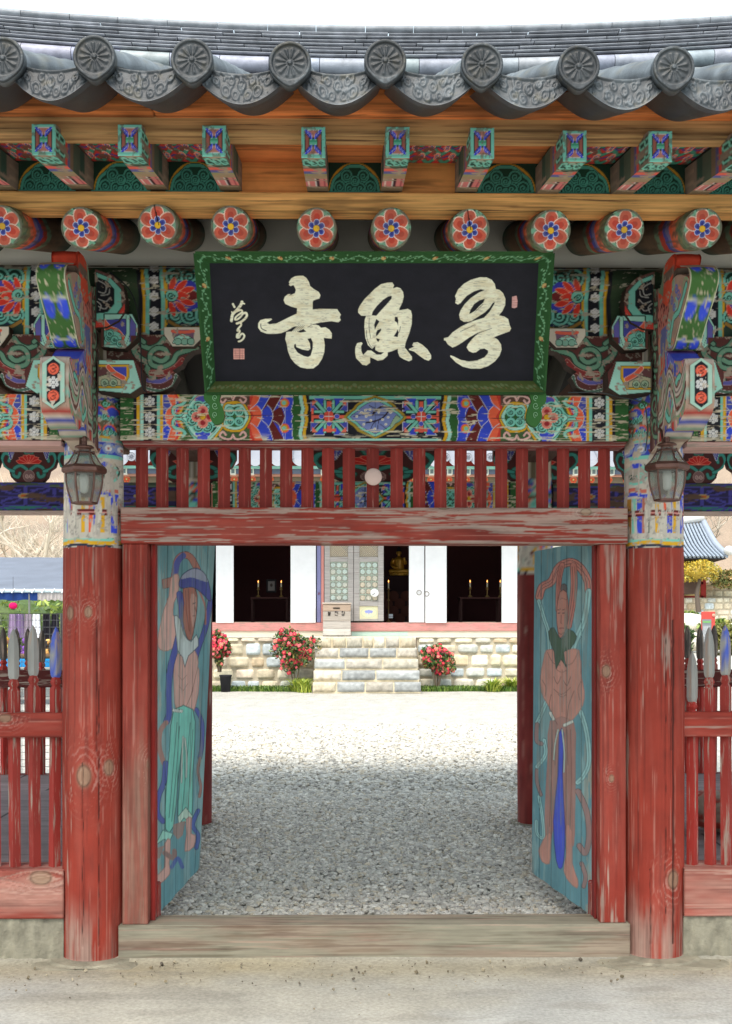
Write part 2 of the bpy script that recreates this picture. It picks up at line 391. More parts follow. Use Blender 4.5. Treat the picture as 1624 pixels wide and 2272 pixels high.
g.grid(np.stack([XX, YY, zz], -1), cc); tag(g.build('gravel_courtyard', M['gravel']), None, None, kind='structure')
# grit and crumbs of earth swept against the threshold and plinths
def grit():
    r = np.random.RandomState(3); m = MB(); n = 420; x = r.uniform(-2.2, 2.2, n); y = -.11-np.abs(r.normal(0, .22, n))-.02; s = r.gamma(2, .0011, n)+.0008
    for i in range(n):
        if abs(abs(x[i])-1.318) < .2 and y[i] > -.22: continue
        if x[i] % .7 < .35 and r.rand() < .4: continue
        g_ = r.uniform(.7, 1.1); m.obox((x[i], y[i], GZ+.012+s[i]*.5), np.linalg.qr(r.normal(size=(3, 3)))[0], (s[i], s[i]*.8, s[i]*.6), tuple(v*g_ for v in ((150, 136, 110), (120, 110, 96), (170, 158, 134))[i % 3]))
    return m
tag(grit().build('earth_crumbs', M['plain']), 'scattered grit and earth crumbs in front of the threshold', 'grit', kind='stuff')
# broken stones lying on the courtyard near the gate
def pebbles():
    t = (1+5**.5)/2
    base = np.array([(-1, t, 0), (1, t, 0), (-1, -t, 0), (1, -t, 0), (0, -1, t), (0, 1, t), (0, -1, -t), (0, 1, -t), (t, 0, -1), (t, 0, 1), (-t, 0, -1), (-t, 0, 1)])/1.9
    F = np.array([(0, 11, 5), (0, 5, 1), (0, 1, 7), (0, 7, 10), (0, 10, 11), (1, 5, 9), (5, 11, 4), (11, 10, 2), (10, 7, 6), (7, 1, 8), (3, 9, 4), (3, 4, 2), (3, 2, 6), (3, 6, 8), (3, 8, 9), (4, 9, 5), (2, 4, 11), (6, 2, 10), (8, 6, 7), (9, 8, 1)])
    n1, n2 = 50000, 34000
    x = np.concatenate([RNG.uniform(-1.5, 1.45, n1), RNG.uniform(-2.6, 2.4, n2)]); y = np.concatenate([.12+5.0*RNG.rand(n1)**1.15, RNG.uniform(4.6, 12, n2)])
    n = n1+n2; s = RNG.gamma(5, .0016, n)+.003; s[n1:] *= 1.5
    V = base[None]*(1+.35*(RNG.rand(n, 12, 3)-.5)); V = V*s[:, None, None]*np.stack([RNG.uniform(.8, 1.5, n), RNG.uniform(.8, 1.3, n), RNG.uniform(.5, .85, n)], 1)[:, None, :]
    a = RNG.rand(n)*2*pi; c, sn = np.cos(a)[:, None], np.sin(a)[:, None]
    V = np.stack([V[..., 0]*c-V[..., 1]*sn, V[..., 0]*sn+V[..., 1]*c, V[..., 2]], -1)
    V += np.stack([x, y, GZ+.000+s*.2+.012*RNG.rand(n)], 1)[:, None, :]
    pal = np.array([lin(c) for c in [(210, 205, 196), (220, 214, 203), (196, 191, 182), (230, 225, 214), (208, 196, 176), (184, 179, 171), (214, 208, 196)]])
    C = pal[RNG.randint(0, 7, n)]*RNG.uniform(.8, 1.2, n)[:, None]; C[n1:] *= .84
    m = MB(); m.add(V.reshape(-1, 3), (F[None]+12*np.arange(n)[:, None, None]).reshape(-1, 3), np.repeat(C, 12, 0)); return m
tag(pebbles().build('gravel', M['plain']), 'grey crushed gravel spread behind the gate threshold', 'gravel', kind='stuff')

# ================================================================== THE GATE
gate = thing('temple_gate', (0, 0, GZ), 'painted wooden temple gate with tiled roof, red columns and two open doors', 'gate')
BX = 1.318            # column axes at x = +-BX
RY = 3.5              # rear row
# ---- column painted capital canvas (crop grid 0..1500 x -1700..2300)
def capital(seed):
    c = Cv(100, -760, 1420, 2300, .22, (178, 168, 154))
    c.rect(100, 120, 1420, 165, YE); c.rect(100, 170, 1420, 225, TQ); c.rect(100, 232, 1420, 470, (52, 66, 160))
    for x in (180, 400, 640, 905, 1130, 1320): c.disc(x, 350, 105, (120, 132, 170)); c.disc(x, 350, 58, WH); c.disc(x, 350, 22, (150, 90, 80))
    c.rect(100, 475, 1420, 545, TQ)
    # upper collar: blue, orange and green scrolls
    c.rect(100, -760, 1420, 118, (96, 84, 64))
    for x in range(100, 1420, 220):
        c.disc(x, -330, 120, OR); c.disc(x, -320, 92, (60, 72, 170)); c.rosette(x+110, -230, 70); c.rosette(x, -190, 60); c.disc(x+110, -470, 80, GR); c.spiral(x+110, -470, 60, 20, TQ); c.disc(x, -600, 90, (60, 66, 150)); c.spiral(x+60, -640, 60, 20, TQ)
    for x in range(150, 1420, 250):
        c.disc(x, 0, 110, OR); c.disc(x, 10, 84, (60, 72, 170)); c.rosette(x-55, 70, 60); c.rosette(x+55, 70, 60); c.rosette(x, 20, 55)
    for x in (330, 760, 1100):
        c.disc(x, 820, 190, TQ); c.disc(x, 820, 150, (150, 140, 128)); c.disc(x, 650, 90, BL, ry=45); c.spiral(x-60, 850, 60, 22, DG); c.spiral(x+60, 850, 60, 22, TQ, d=-1)
        c.line([(x+130, 640), (x+190, 760), (x+150, 880)], 24, DG, smooth=5)
    w = [(x, 1120+22*sin(x/60)) for x in range(100, 1430, 30)]; c.line(w, 62, (184, 96, 80), (120, 50, 44), 5)
    w = [(x, 1205+22*sin(x/60)) for x in range(100, 1430, 30)]; c.line(w, 62, BL, WH, 5)
    for k, (a, b, col) in enumerate([(200, 265, (150, 104, 40)), (275, 330, TQ), (345, 425, BL), (430, 505, (160, 90, 76)), (515, 550, DG), (650, 720, YE), (785, 860, OR), (870, 980, BL), (985, 1060, YE), (1165, 1250, BL), (1260, 1310, (160, 90, 76)), (1340, 1380, TQ)]):
        c.rect(a, 1270, b, 1920, col)
    c.line([(x, 1650+26*sin(x/40)) for x in range(100, 1430, 20)], 20, (120, 70, 60), al=.5); c.rect(100, 1485, 1420, 1600, DR); c.rect(100, 1535, 1420, 1550, PK)
    w = [(x, 2045+26*abs(sin(x/95+.4))) for x in range(100, 1430, 20)]; c.line(w, 60, TQ, DG, 4)
    c.wear(.33, 100, 900, seed, (182, 172, 158), where=lambda x, y: sst(520, 700, y)*sst(2100, 1950, y)); c.wear(.22, 55, 460, seed+3, (170, 158, 146), where=lambda x, y: sst(500, 700, y)*sst(2100, 1950, y))
    c.wear(.24, 120, 150, seed+5, (172, 156, 138), where=lambda x, y: 1-sst(600, 800, y))
    w = [(x, 2100+22*sin(x/130+.3)) for x in range(100, 1430, 20)]; c.line(w, 66, YE, None, 0)
    w = [(x, 2165+20*sin(x/130+.2)) for x in range(100, 1430, 20)]; c.line(w, 52, (36, 42, 58))
    c.wear(.12, 60, 60, seed+8, (150, 140, 130))
    return c
def column(x0, y0, seed, zb, zt, r0, r1, label=None, dense=True, knots=(), cracks=(), fadef=None, capz=None):
    nu, nv = (200, 520) if dense else (36, 120)
    a = np.linspace(0, 2*pi, nu, endpoint=False)-pi/2-pi; z = np.concatenate([[zb], np.linspace(zb, zt, nv)])
    A, Zz = np.meshgrid(a, z); t = (Zz-zb)/(zt-zb); R = r0*(1-t)+r1*t+.012*np.sin(t*pi)*.6
    u = ((A+pi*1.5) % (2*pi)-pi)            # 0 at the front
    R = R*(1+.012*(fbm(u*1.3+3, Zz*1.6, seed)-.5)); 
    for (pts, cw) in cracks:
        p = np.array(pts); uc = np.interp(Zz, p[:, 1], p[:, 0])/r0; ins = (Zz > p[:, 1].min()) & (Zz < p[:, 1].max())
        R = R-.006*np.exp(-((u-uc)*r0/.004)**2)*ins
    pt = np.stack([x0+R*np.cos(A), y0+R*np.sin(A), Zz], -1)
    fl = None if fadef is None else fadef((u*r0).ravel(), Zz.ravel())
    c = redwood((u*r0).ravel(), Zz.ravel(), seed, .10, knots=knots, cracks=cracks, fade=fl, red=(143, 52, 38) if dense else (124, 42, 38))
    if capz:
        cvs, z0 = capz; s = (Zz-z0).ravel(); cx = 760+560*np.clip(np.sin(np.clip(u, -1.9, 1.9)), -1, 1).ravel()+np.where(abs(u) > pi/2, 400*(abs(u)-pi/2)*np.sign(u), 0).ravel()
        cy = 2190-(s/.00188)*7.573; k = cvs.at(100+np.abs((cx-100) % 2600-0) % 1320 if not dense else cx, cy)
        wob = .012*(fbm(u.ravel()*3, s*0, seed+4)-.5)
        c = mixc(c, k, (s > wob).astype(float))
    m = MB(); m.grid(pt, c.reshape(pt.shape), closeu=True)
    m.add(pt[-1], [tuple(range(nu))], (120, 100, 84))
    o = m.build('column', M['paint'], gate)
    if label: o['label'] = label
    return o
CAPZ = Z(1214, -.135)
capL, capR = capital(3), capital(41)
def foot(seed):
    return lambda u, v: sst(.24, -.04, v+.25*(fbm(u*8, v*3, seed)-.5))*sst(.35, .6, fbm(u*28, v*3, seed+2))*.9
column(-BX, 0, 11, -.062, 2.86, .1425, .128, 'round red column on the left, painted top and knots in its lower half',
       knots=[(-.015, .785, .035), (.10, .82, .025), (-.09, 1.53, .022), (.005, 1.535, .018)], cracks=[([(.03, .85), (.01, .5), (-.02, .0)], .0016), ([(.06, 1.2), (.075, .4), (.055, 0)], .0014), ([(.04, 1.5), (.045, .9)], .0012)], fadef=foot(5), capz=(capL, CAPZ))
column(BX, 0, 29, -.062, 2.86, .139, .128, 'round red column on the right with long dark splits',
       knots=[(.06, .3, .03)], cracks=[([(-.05, 1.5), (-.02, 1.1), (.02, .75), (.045, .45), (.06, 0)], .0046), ([(.01, 1.65), (.02, 1.2), (.05, .9)], .0016), ([(-.09, .35), (-.05, 0)], .0016), ([(-.03, 1.62), (.0, 1.25), (-.005, .5), (.02, .1)], .0014)], fadef=foot(9), capz=(capR, CAPZ))
for x in (-BX, BX):
    column(x, RY, 50+int(x), GZ-.03, 2.86, .135, .13, 'dark red rear column', dense=False, capz=(capL, 1.86))
for x in (-BX-2.62, BX+2.62):
    for y in (0, RY): column(x, y, 60+int(x), 0, 2.86, .135, .13, 'outer red column', dense=False, capz=(capR, CAPZ))
# ---- plinth stones
def plinth(x, y, lx, ly, seed, label):
    m = MB(); a = np.linspace(0, 2*pi, 48, endpoint=False)
    sq = np.stack([np.sign(np.cos(a))*np.abs(np.cos(a))**.35*lx, np.sign(np.sin(a))*np.abs(np.sin(a))**.35*ly], 1)*(1+.10*(vn(a*3, a*0, seed)-.5))[:, None]
    rings = []
    for s, z in ((1.02, GZ-.03), (1, GZ+.005), (.94, GZ+.009)): rings.append(np.column_stack([sq*s, np.full(48, z)]))
    for r, z in ((.214, GZ+.010), (.207, -.068), (.195, -.063), (.02, -.0625)): rings.append(np.column_stack([np.cos(a)*r, np.sin(a)*r, np.full(48, z)]))
    pt = np.array(rings)+np.array([x, y, 0]); c = lin((150, 144, 126))*(.55+.8*fbm(pt[..., 0]*25, pt[..., 1]*25+pt[..., 2]*20, seed))[..., None]
    m.grid(pt, c, closeu=True, smooth=False); o = m.build('plinth_stone', M['stone'], gate); o['label'] = label
plinth(-BX, -.02, .25, .22, 3, 'round plinth half sunk in the earth'); plinth(BX, -.02, .30, .24, 6, 'cracked square plinth with a round collar')
for x in (-BX, BX): plinth(x, RY, .22, .22, 8, 'rear plinth')
# ---- threshold, jambs, lintel
IX = BX-.152
def woodbox(name, a, b, seed, peel, grain, cell=.0042, knots=(), cracks=(), fade=None, dense=('-y',), red=(143, 52, 39), bare=(164, 150, 136), label=None, par=None):
    def cf(p):
        if grain == 'z': u = p[:, 0]+p[:, 1]*.9; v = p[:, 2]
        else: u = p[:, 2]+p[:, 1]*.9; v = p[:, 0]
        return redwood(u, v, seed, peel, red, bare, knots, cracks, None if fade is None else fade(p))
    o = MB().gbox(a, b, cell, cf, dense).build(name, M['paint' if grain == 'z' else 'paintx'], par or gate)
    if label: o['label'] = label
    return o
sz = Z(2052, -.09)
woodbox('threshold', (-IX-.02, -.09, GZ+.005), (IX+.02, .10, sz), 71, 1.0, 'x', dense=('-y', '+z'), red=(124, 116, 98), bare=(146, 140, 122),
        label='low weathered grey threshold beam across the doorway')
lz0, lz1 = Z(1206, -.085), Z(1126, -.085)
def lfade(p): return sst(.60, .66, fbm(p[:, 0]*5, p[:, 2]*150, 5, 3)*.72+.28*fbm(p[:, 0]*1.2, p[:, 2]*9, 15, 4)+.06*(fbm(p[:,0]*40,p[:,2]*90,9,2)-.5)+.14*sst(lz0+.11, lz1, p[:, 2])+.09*sst(.5, 1.2, p[:, 0])+.03*sst(-.6, -1.2, p[:, 0]))
woodbox('lintel', (-IX-.01, -.085, lz0), (IX+.01, .085, lz1), 83, .40, 'x', knots=[(lz0+.10, .32, .02), (lz0+.07, .98, .018), (lz0+.1, -.35, .012)], fade=lfade, dense=('-y', '-z'), label='thick red lintel with paint flaking to grey wood')
jx0 = X(328, -.07); jx1 = X(1331, -.07)
woodbox('door_jamb', (-IX-.005, -.07, sz), (jx0, .05, lz0), 91, .38, 'z', knots=[(-1.10, .83, .02)], bare=(128, 110, 94), label='left door jamb, red above and grey below',
        fade=lambda p: sst(1.05, .6, p[:, 2]+.5*(fbm(p[:, 0]*12, p[:, 2]*2, 3)-.5))*(.55+.4*sst(.4,.6,fbm(p[:,0]*60,p[:,2]*3,8,4))))
woodbox('door_jamb', (jx1, -.07, sz), (IX+.005, .05, lz0), 97, .30, 'z', knots=[(1.015, 1.26, .020), (1.04, .76, .012)], label='right door jamb with a large pale knot',
        fade=lambda p: sst(.62, .74, fbm(p[:, 0]*26, p[:, 2]*2.4, 3, 5)+.08*sst(1.0,.2,p[:,2]))*.75)
woodbox('door_stop', (jx0, .0, sz), (jx0+.022, .07, lz0), 93, .1, 'z', cell=.006, red=(150, 44, 38)); woodbox('door_stop', (jx1-.010, .0, sz), (jx1, .07, lz0), 94, .1, 'z', cell=.006, red=(130, 40, 36))
# ---- transom slats
tz = Z(990, -.06)
m = MB(); m.box((-IX, -.075, tz-.004), (IX, .06, Z(980, -.09)), (132, 54, 50), .004); m.box((-IX, -.082, tz+.003), (IX, -.0755, tz+.009), (190, 150, 140), .002)
m.build('transom_rail', M['wearx'], gate)
sx = [315, 360, 405, 452, 497, 543, 590, 635, 682, 728, 774, 827, 880, 930, 977, 1022, 1066, 1112, 1158, 1203, 1249, 1296, 1340]
for k, x in enumerate(sx):
    xc = X(x, 0); r = .0245; w = RNG.uniform(.9, 1.1)
    m = MB(); c = (148*w, 56*w, 48*w); rr = r*1.18
    q = [(-rr, 0), (-.003, -rr), (.003, -rr), (rr, 0), (.003, rr), (-.003, rr)]
    m.prism(q, lambda u, v, s: (xc+u, v, lz1-.01+s), tz-lz1+.012, c); m.build('transom_slat', M['slat'], gate)
# ================================================================== painted beams
# canvas B: main beam, left half, B = (src-300)*5.075
B = Cv(0, 100, 3240, 740, .4, BK)
def mir(p): return [(x, 830-y) for x, y in p]
B.rect(0, 100, 178, 740, GR); B.rect(178, 100, 216, 740, BK); B.rect(216, 100, 256, 740, YE); B.rect(259, 100, 300, 740, TQL); B.rect(300, 100, 468, 740, (30, 28, 34))
for y in (215, 415, 610): B.flower(380, y, 47, 22)
B.rect(468, 100, 508, 740, TQ); B.rect(510, 100, 547, 740, YE); B.rect(548, 100, 2300, 740, BL)
# right-hand fish-scale bands, outermost first
def band(s, lobe, dt, db, col, dark):
    x0 = 900
    for q in (dt, mir(db) if False else db): B.poly(q, col, WH, 7)
    B.poly([(x0, 262)]+lobe+[(x0, 560)], col, WH, 7)
B.rect(548, 100, 1000, 740, (56, 62, 150))
B.rect(2000, 100, 2210, 740, BL)
B.poly([(2090, 100), (2180, 100), (2192, 240), (2165, 325), (2192, 400), (2172, 460), (2188, 560), (2180, 640), (2210, 740), (2090, 740)], BL, WH, 6)
B.poly([(2188, 100), (2300, 100), (2320, 740), (2212, 740), (2185, 640), (2192, 560), (2176, 460), (2196, 400), (2170, 325), (2196, 240)], GR)
def wavy(x, w, col): B.line([(x-10, 100), (x+8, 230), (x+26, 300), (x+10, 370), (x+24, 450), (x+2, 560), (x-8, 640), (x+34, 740)], w, col, DG, 4, smooth=5)
for y in (230, 553):
    B.disc(2085, y, 60, OR); B.disc(2082, y, 42, YE); B.disc(2078, y, 26, TQ)
B.poly([(1500, 100), (2068, 100), (1950, 330), (2040, 270), (2088, 400), (2040, 545), (1940, 465), (2080, 700), (2085, 740), (1500, 740)], DR, None, 0)
B.line([(2060, 120), (1940, 340)], 7, WH); B.line([(1985, 250), (2060, 290), (2090, 400), (2050, 510), (2020, 545)], 7, WH, smooth=5); B.line([(1935, 455), (2010, 500), (2060, 620), (2078, 700)], 7, WH, smooth=5)
B.poly([(1500, 100), (1930, 100), (1800, 330), (1870, 260), (1912, 300), (1938, 400), (1905, 500), (1880, 545), (1800, 450), (1900, 560), (1940, 740), (1500, 740)], BL, None, 0)
B.line([(1922, 115), (1795, 330)], 7, WH); B.line([(1865, 255), (1915, 310), (1938, 400), (1905, 500), (1868, 545)], 7, WH, smooth=5); B.line([(1797, 450), (1870, 520), (1915, 620), (1945, 730)], 7, WH, smooth=5)
B.poly([(1400, 100), (1790, 100), (1745, 220), (1660, 300), (1735, 260), (1785, 320), (1800, 395), (1780, 470), (1742, 540), (1655, 485), (1760, 580), (1825, 740), (1400, 740)], OR, None, 0)
B.line([(1786, 110), (1745, 220), (1648, 312)], 7, WH, smooth=5); B.line([(1733, 260), (1785, 320), (1800, 400), (1742, 540)], 7, WH, smooth=5); B.line([(1652, 485), (1740, 560), (1825, 735)], 7, WH, smooth=5)
B.poly([(1400, 100), (1700, 100), (1640, 300), (1700, 400), (1640, 500), (1680, 640), (1720, 740), (1400, 740)], RED)
# left-hand bands
B.poly([(575, 110), (720, 110), (700, 400), (720, 730), (580, 730), (640, 560), (590, 490), (570, 405), (600, 310), (660, 270)], OR, WH, 6)
B.poly([(548, 740), (548, 560), (600, 510), (645, 560), (590, 740)], BL, WH, 6); B.poly([(548, 100), (548, 270), (600, 320), (650, 270), (590, 100)], (64, 70, 150), WH, 6)
B.poly([(690, 100), (1500, 100), (1500, 740), (690, 740), (760, 560), (690, 410), (760, 260)], RED)
B.poly([(710, 100), (1600, 100), (1600, 740), (710, 740), (800, 560), (720, 410), (800, 260)], YE)
B.poly([(730, 100), (1640, 100), (1600, 400), (1640, 740), (730, 740), (820, 570), (760, 410), (820, 250)], (54, 84, 44))
B.rect(1230, 560, 1640, 740, (62, 84, 48)); B.rect(1230, 100, 1640, 250, (90, 60, 50))
# lotus medallion
for f in (lambda p: p, mir):
    B.line(f([(960, 140), (900, 230), (860, 310), (800, 385), (700, 395), (672, 330), (700, 280), (790, 250), (825, 210), (800, 175)]), 36, TQ, DG, 7, smooth=5)
B.poly([(780, 412), (850, 340), (880, 250), (960, 160), (1060, 120), (1180, 170), (1270, 270), (1290, 415), (1270, 560), (1180, 660), (1060, 710), (960, 670), (880, 580), (850, 490)], TQL, DG, 8, smooth=3)
B.poly([(830, 412), (890, 350), (920, 270), (980, 200), (1060, 170), (1160, 210), (1230, 290), (1250, 415), (1230, 540), (1160, 620), (1060, 660), (980, 630), (920, 560), (890, 480)], DG, None, 0, smooth=3)
B.disc(1050, 190, 95, (74, 72, 150), ry=50, edge=PK, ew=6); B.disc(1050, 625, 95, BL, ry=46, edge=WH, ew=6); B.rect(985, 660, 1110, 740, (74, 84, 180))
for k in range(8):
    a = k*pi/4+pi/8; B.rosette(1050+150*cos(a), 410+140*sin(a), 78)
for k in range(4):
    a = k*pi/2; B.disc(1050+78*cos(a), 410+78*sin(a), 62, (200, 110, 96), edge=(226, 170, 150), ew=5)
for k in range(4):
    a = k*pi/2; B.disc(1050+78*cos(a), 410+78*sin(a), 32, (140, 34, 40))
B.disc(1050, 407, 36, YE, edge=(110, 80, 20), ew=7)
# second medallion
B.line([(1300, 300), (1330, 415), (1300, 530), (1230, 640), (1180, 720)], 26, YE, DG, 4, smooth=5); B.line([(1290, 240), (1310, 330), (1300, 470), (1240, 580), (1140, 690)], 26, TQL, DG, 4, smooth=5)
B.poly([(1300, 300), (1330, 230), (1440, 205), (1560, 225), (1620, 300), (1660, 405), (1620, 520), (1550, 595), (1440, 608), (1330, 580), (1290, 500), (1310, 410)], YE, DG, 6, smooth=3)
B.poly([(1320, 300), (1360, 245), (1440, 255), (1530, 240), (1590, 310), (1632, 405), (1590, 500), (1540, 560), (1440, 575), (1340, 550), (1312, 490), (1335, 410)], TQL, DG, 6, smooth=3)
B.poly([(1345, 310), (1380, 275), (1440, 285), (1510, 272), (1560, 330), (1590, 405), (1560, 480), (1520, 530), (1440, 540), (1365, 520), (1340, 480), (1355, 410)], GR, None, 0, smooth=3)
for dx, dy in ((-58, -62), (58, -62), (-58, 62), (58, 62)): B.disc(1450+dx, 405+dy, 58, TQ, edge=DG, ew=5); B.spiral(1450+dx, 405+dy, 34, 12, DG)
for f in (lambda p: p, mir):
    for x, d in ((1320, 1), (1545, -1)): B.line(f([(1432, 640), (1432-d*30, 690), (1432-d*100, 690), (1432-d*165, 650), (1432-d*130, 600), (1432-d*90, 640)]), 26, (206, 160, 150), DG, 4, smooth=5)
wavy(2294, 46, TQL); wavy(2340, 40, YE)
B.poly([(2362, 100), (3240, 100), (3240, 740), (2390, 740), (2352, 640), (2362, 560), (2388, 450), (2370, 370), (2388, 300)], BK)
B.rect(2400, 140, 3240, 182, TQ); B.rect(2400, 684, 3240, 722, TQL)
for sx_, sy_ in ((1, 1), (-1, 1), (1, -1), (-1, -1)):
    def q(p): return [(2650+sx_*x, 402+sy_*y) for x, y in p]
    B.poly(q([(60, 235), (200, 235), (70, 110)]), BL, WH, 6); B.poly(q([(110, 60), (235, 70), (235, 190)]), (64, 70, 160), WH, 5)
    B.line(q([(54, 60), (54, 195)]), 34, TQ, DG, 7); B.line(q([(54, 62), (175, 62)]), 34, TQ, DG, 7); B.line(q([(60, 66), (165, 185)]), 36, TQ, DG, 7); B.poly(q([(150, 200), (215, 200), (215, 130)]), (210, 100, 80))
B.rect(2625, 205, 2675, 600, (208, 88, 68)); B.rect(2425, 385, 2850, 425, (208, 88, 68)); B.rect(2570, 560, 2735, 592, (208, 88, 68)); B.rect(2422, 300, 2450, 480, (208, 88, 68))
B.rect(2595, 345, 2700, 450, (204, 74, 56)); B.rect(2647, 345, 2652, 450, WH); B.rect(2595, 398, 2700, 403, WH)
for sx_, sy_ in ((0, 1), (0, -1), (1, 0), (-1, 0)): B.disc(2650+sx_*98, 400+sy_*92, 30, (70, 76, 170), edge=WH, ew=4)
L1 = [(2832, 408), (2880, 350), (2950, 300), (2985, 250), (3080, 180), (3233, 130), (3233, 690), (3120, 640), (3010, 590), (2960, 530), (2890, 480)]
B.poly(L1, (150, 122, 40))
B.poly([(2872, 408), (2930, 350), (2985, 310), (3015, 265), (3110, 205), (3233, 160), (3233, 662), (3130, 610), (3040, 560), (2985, 500), (2920, 460)], TQ, DG, 6)
B.poly([(2915, 408), (2960, 365), (3015, 330), (3045, 290), (3130, 235), (3233, 195), (3233, 625), (3140, 580), (3060, 530), (3010, 475), (2955, 445)], (112, 122, 172), DG, 6)
Bfull = Cv(0, 100, 6466, 740, .4, BK); hw = B.w-3; Bfull.a = np.concatenate([B.a[:, :hw], B.a[:, :hw][:, ::-1]], 1); Bfull.w = Bfull.a.shape[1]; Bfull.h = B.h
for p, w in (([(3600, 300), (3450, 290), (3330, 270), (3240, 330), (3200, 380)], 26), ([(3420, 300), (3350, 400), (3260, 450), (3120, 480)], 20), ([(3330, 420), (3220, 480), (3180, 560)], 9), ([(3280, 440), (3260, 600)], 8), ([(3240, 330), (3080, 380), (2960, 400)], 8), ([(3240, 300), (3160, 260)], 10), ([(3300, 500), (3380, 560)], 8)): Bfull.line(p, w, (44, 32, 48), smooth=4)
for x, y in ((3110, 320), (3170, 310), (3060, 350), (3120, 400), (3000, 400), (3280, 345), (3330, 440), (3400, 410), (3230, 560), (3370, 500), (3090, 500), (3320, 590), (3180, 450), (3430, 350)):
    Bfull.disc(x, y, 17, (214, 206, 190)); Bfull.disc(x, y, 5, (120, 90, 60))
Bfull.poly([(3500, 380), (3560, 420), (3500, 480), (3440, 560), (3420, 520), (3460, 440)], (140, 160, 130), DG, 5)
Bfull.line([(0, 455), (1100, 405), (1700, 390), (3000, 372), (4800, 420), (6400, 470)], 5, (60, 40, 34))
Bfull.wear(.02, 260, 26, 5, (190, 176, 150)); Bfull.wear(.26, 200, 36, 8, (196, 184, 158), where=lambda x, y: sst(600, 720, y)+.9*sst(160, 110, y))
Bfull.wear(.10, 160, 12, 12, (176, 160, 136), where=lambda x, y: (np.abs(x-3233) > 2200)*1.0)
def dancheong_beam(name, x0, x1, yf, yb, z0, z1, xmap, cell, par=gate, label=None, bottom=(120, 60, 54)):
    def cf(p):
        c = Bfull.at(xmap(p[:, 0]), 718-(p[:, 2]-z0)/(z1-z0)*596)
        bt = (p[:, 2] < z0+.001); return np.where(bt[:, None], lin(bottom)[None], c)
    o = MB().gbox((x0, yf, z0), (x1, yb, z1), cell, cf, ('-y',), .006).build(name, M['paintx'], par)
    if label: o['label'] = label
    return o
bz0, bz1 = Z(979, -.095), Z(876, -.095)
sc = 5.075/.8874*FPX/(-.095-CAMY)        # B units per metre
dancheong_beam('head_beam', -IX-.012, IX+.012, -.095, .085, bz0, bz1, lambda x: np.clip(3233+(x)*sc, 1, 6460), .0036, label='main beam over the doorway painted with medallions and a plum branch')
edge = BX+.125
dancheong_beam('head_beam', -BX-2.5, -edge, -.095, .085, bz0, bz1, lambda x: np.clip((-x-edge)*sc*1.02+20, 1, 6460), .0040, label='left side beam')
dancheong_beam('head_beam', edge, BX+2.5, -.095, .085, bz0, bz1, lambda x: np.clip((x-edge)*sc*1.02+20, 1, 6460), .0040, label='right side beam')
m = MB()
for a, b in ((-BX-2.5, -edge), (edge, BX+2.5)): m.box((a, -.11, bz0-.027), (b, .09, bz0-.002), (206, 160, 150), .003)
m.box((-IX, -.100, bz0-.012), (IX, .09, bz0-.001), (120, 56, 52), .002)
m.build('beam_fillet', M['wearx'], gate)
# rear beams: same painting, seen in the shade
dancheong_beam('rear_beam', -IX, IX, RY-.09, RY+.09, Z(1150, RY), Z(1071, RY), lambda x: np.clip(3233+x*sc, 1, 6460), .008, label='rear beam behind the transom')
# side rear beams: blue rosettes
BR2 = Cv(0, 0, 400, 100, 3, (40, 34, 66)); BR2.rect(0, 0, 400, 12, (60, 70, 56)); BR2.rect(0, 12, 400, 16, (90, 104, 84)); BR2.rect(0, 84, 400, 95, (52, 110, 98)); BR2.rect(0, 80, 400, 84, BK)
for x in range(40, 420, 66):
    for yy_, xo in ((48, 0), (80, 33), (14, 33)):
        for k in range(12): a = k*pi/6; BR2.line([(x+xo+8*cos(a), yy_+8*sin(a)), (x+xo+30*cos(a), yy_+30*sin(a))], 4, (66, 60, 130))
    BR2.disc(x, 48, 9, (150, 130, 90)); BR2.disc(x, 48, 6, (170, 84, 30))
BR2.wear(.15, 40, 20, 3, (84, 62, 50))
for sg in (-1, 1):
    x0, x1 = (-BX-2.5, -edge) if sg < 0 else (edge, BX+2.5); z0, z1 = Z(1136, RY), Z(1074, RY)
    def cf(p): return BR2.at((np.abs(p[:, 0])-edge)*150 % 399, 99-(p[:, 2]-z0)/(z1-z0)*98)
    o = MB().gbox((x0, RY-.08, z0), (x1, RY+.08, z1), .010, cf, ('-y',)).build('rear_beam', M['paintx'], gate); o['label'] = 'blue rosette rear beam at the '+('left' if sg < 0 else 'right')
m = MB()
for sg in (-1, 1): m.box((sg*edge, RY-.1, Z(1142, RY)), (sg*(BX+2.5), RY+.1, Z(1136, RY)-.002), (206, 176, 160))
m.build('beam_fillet', M['wearx'], gate)
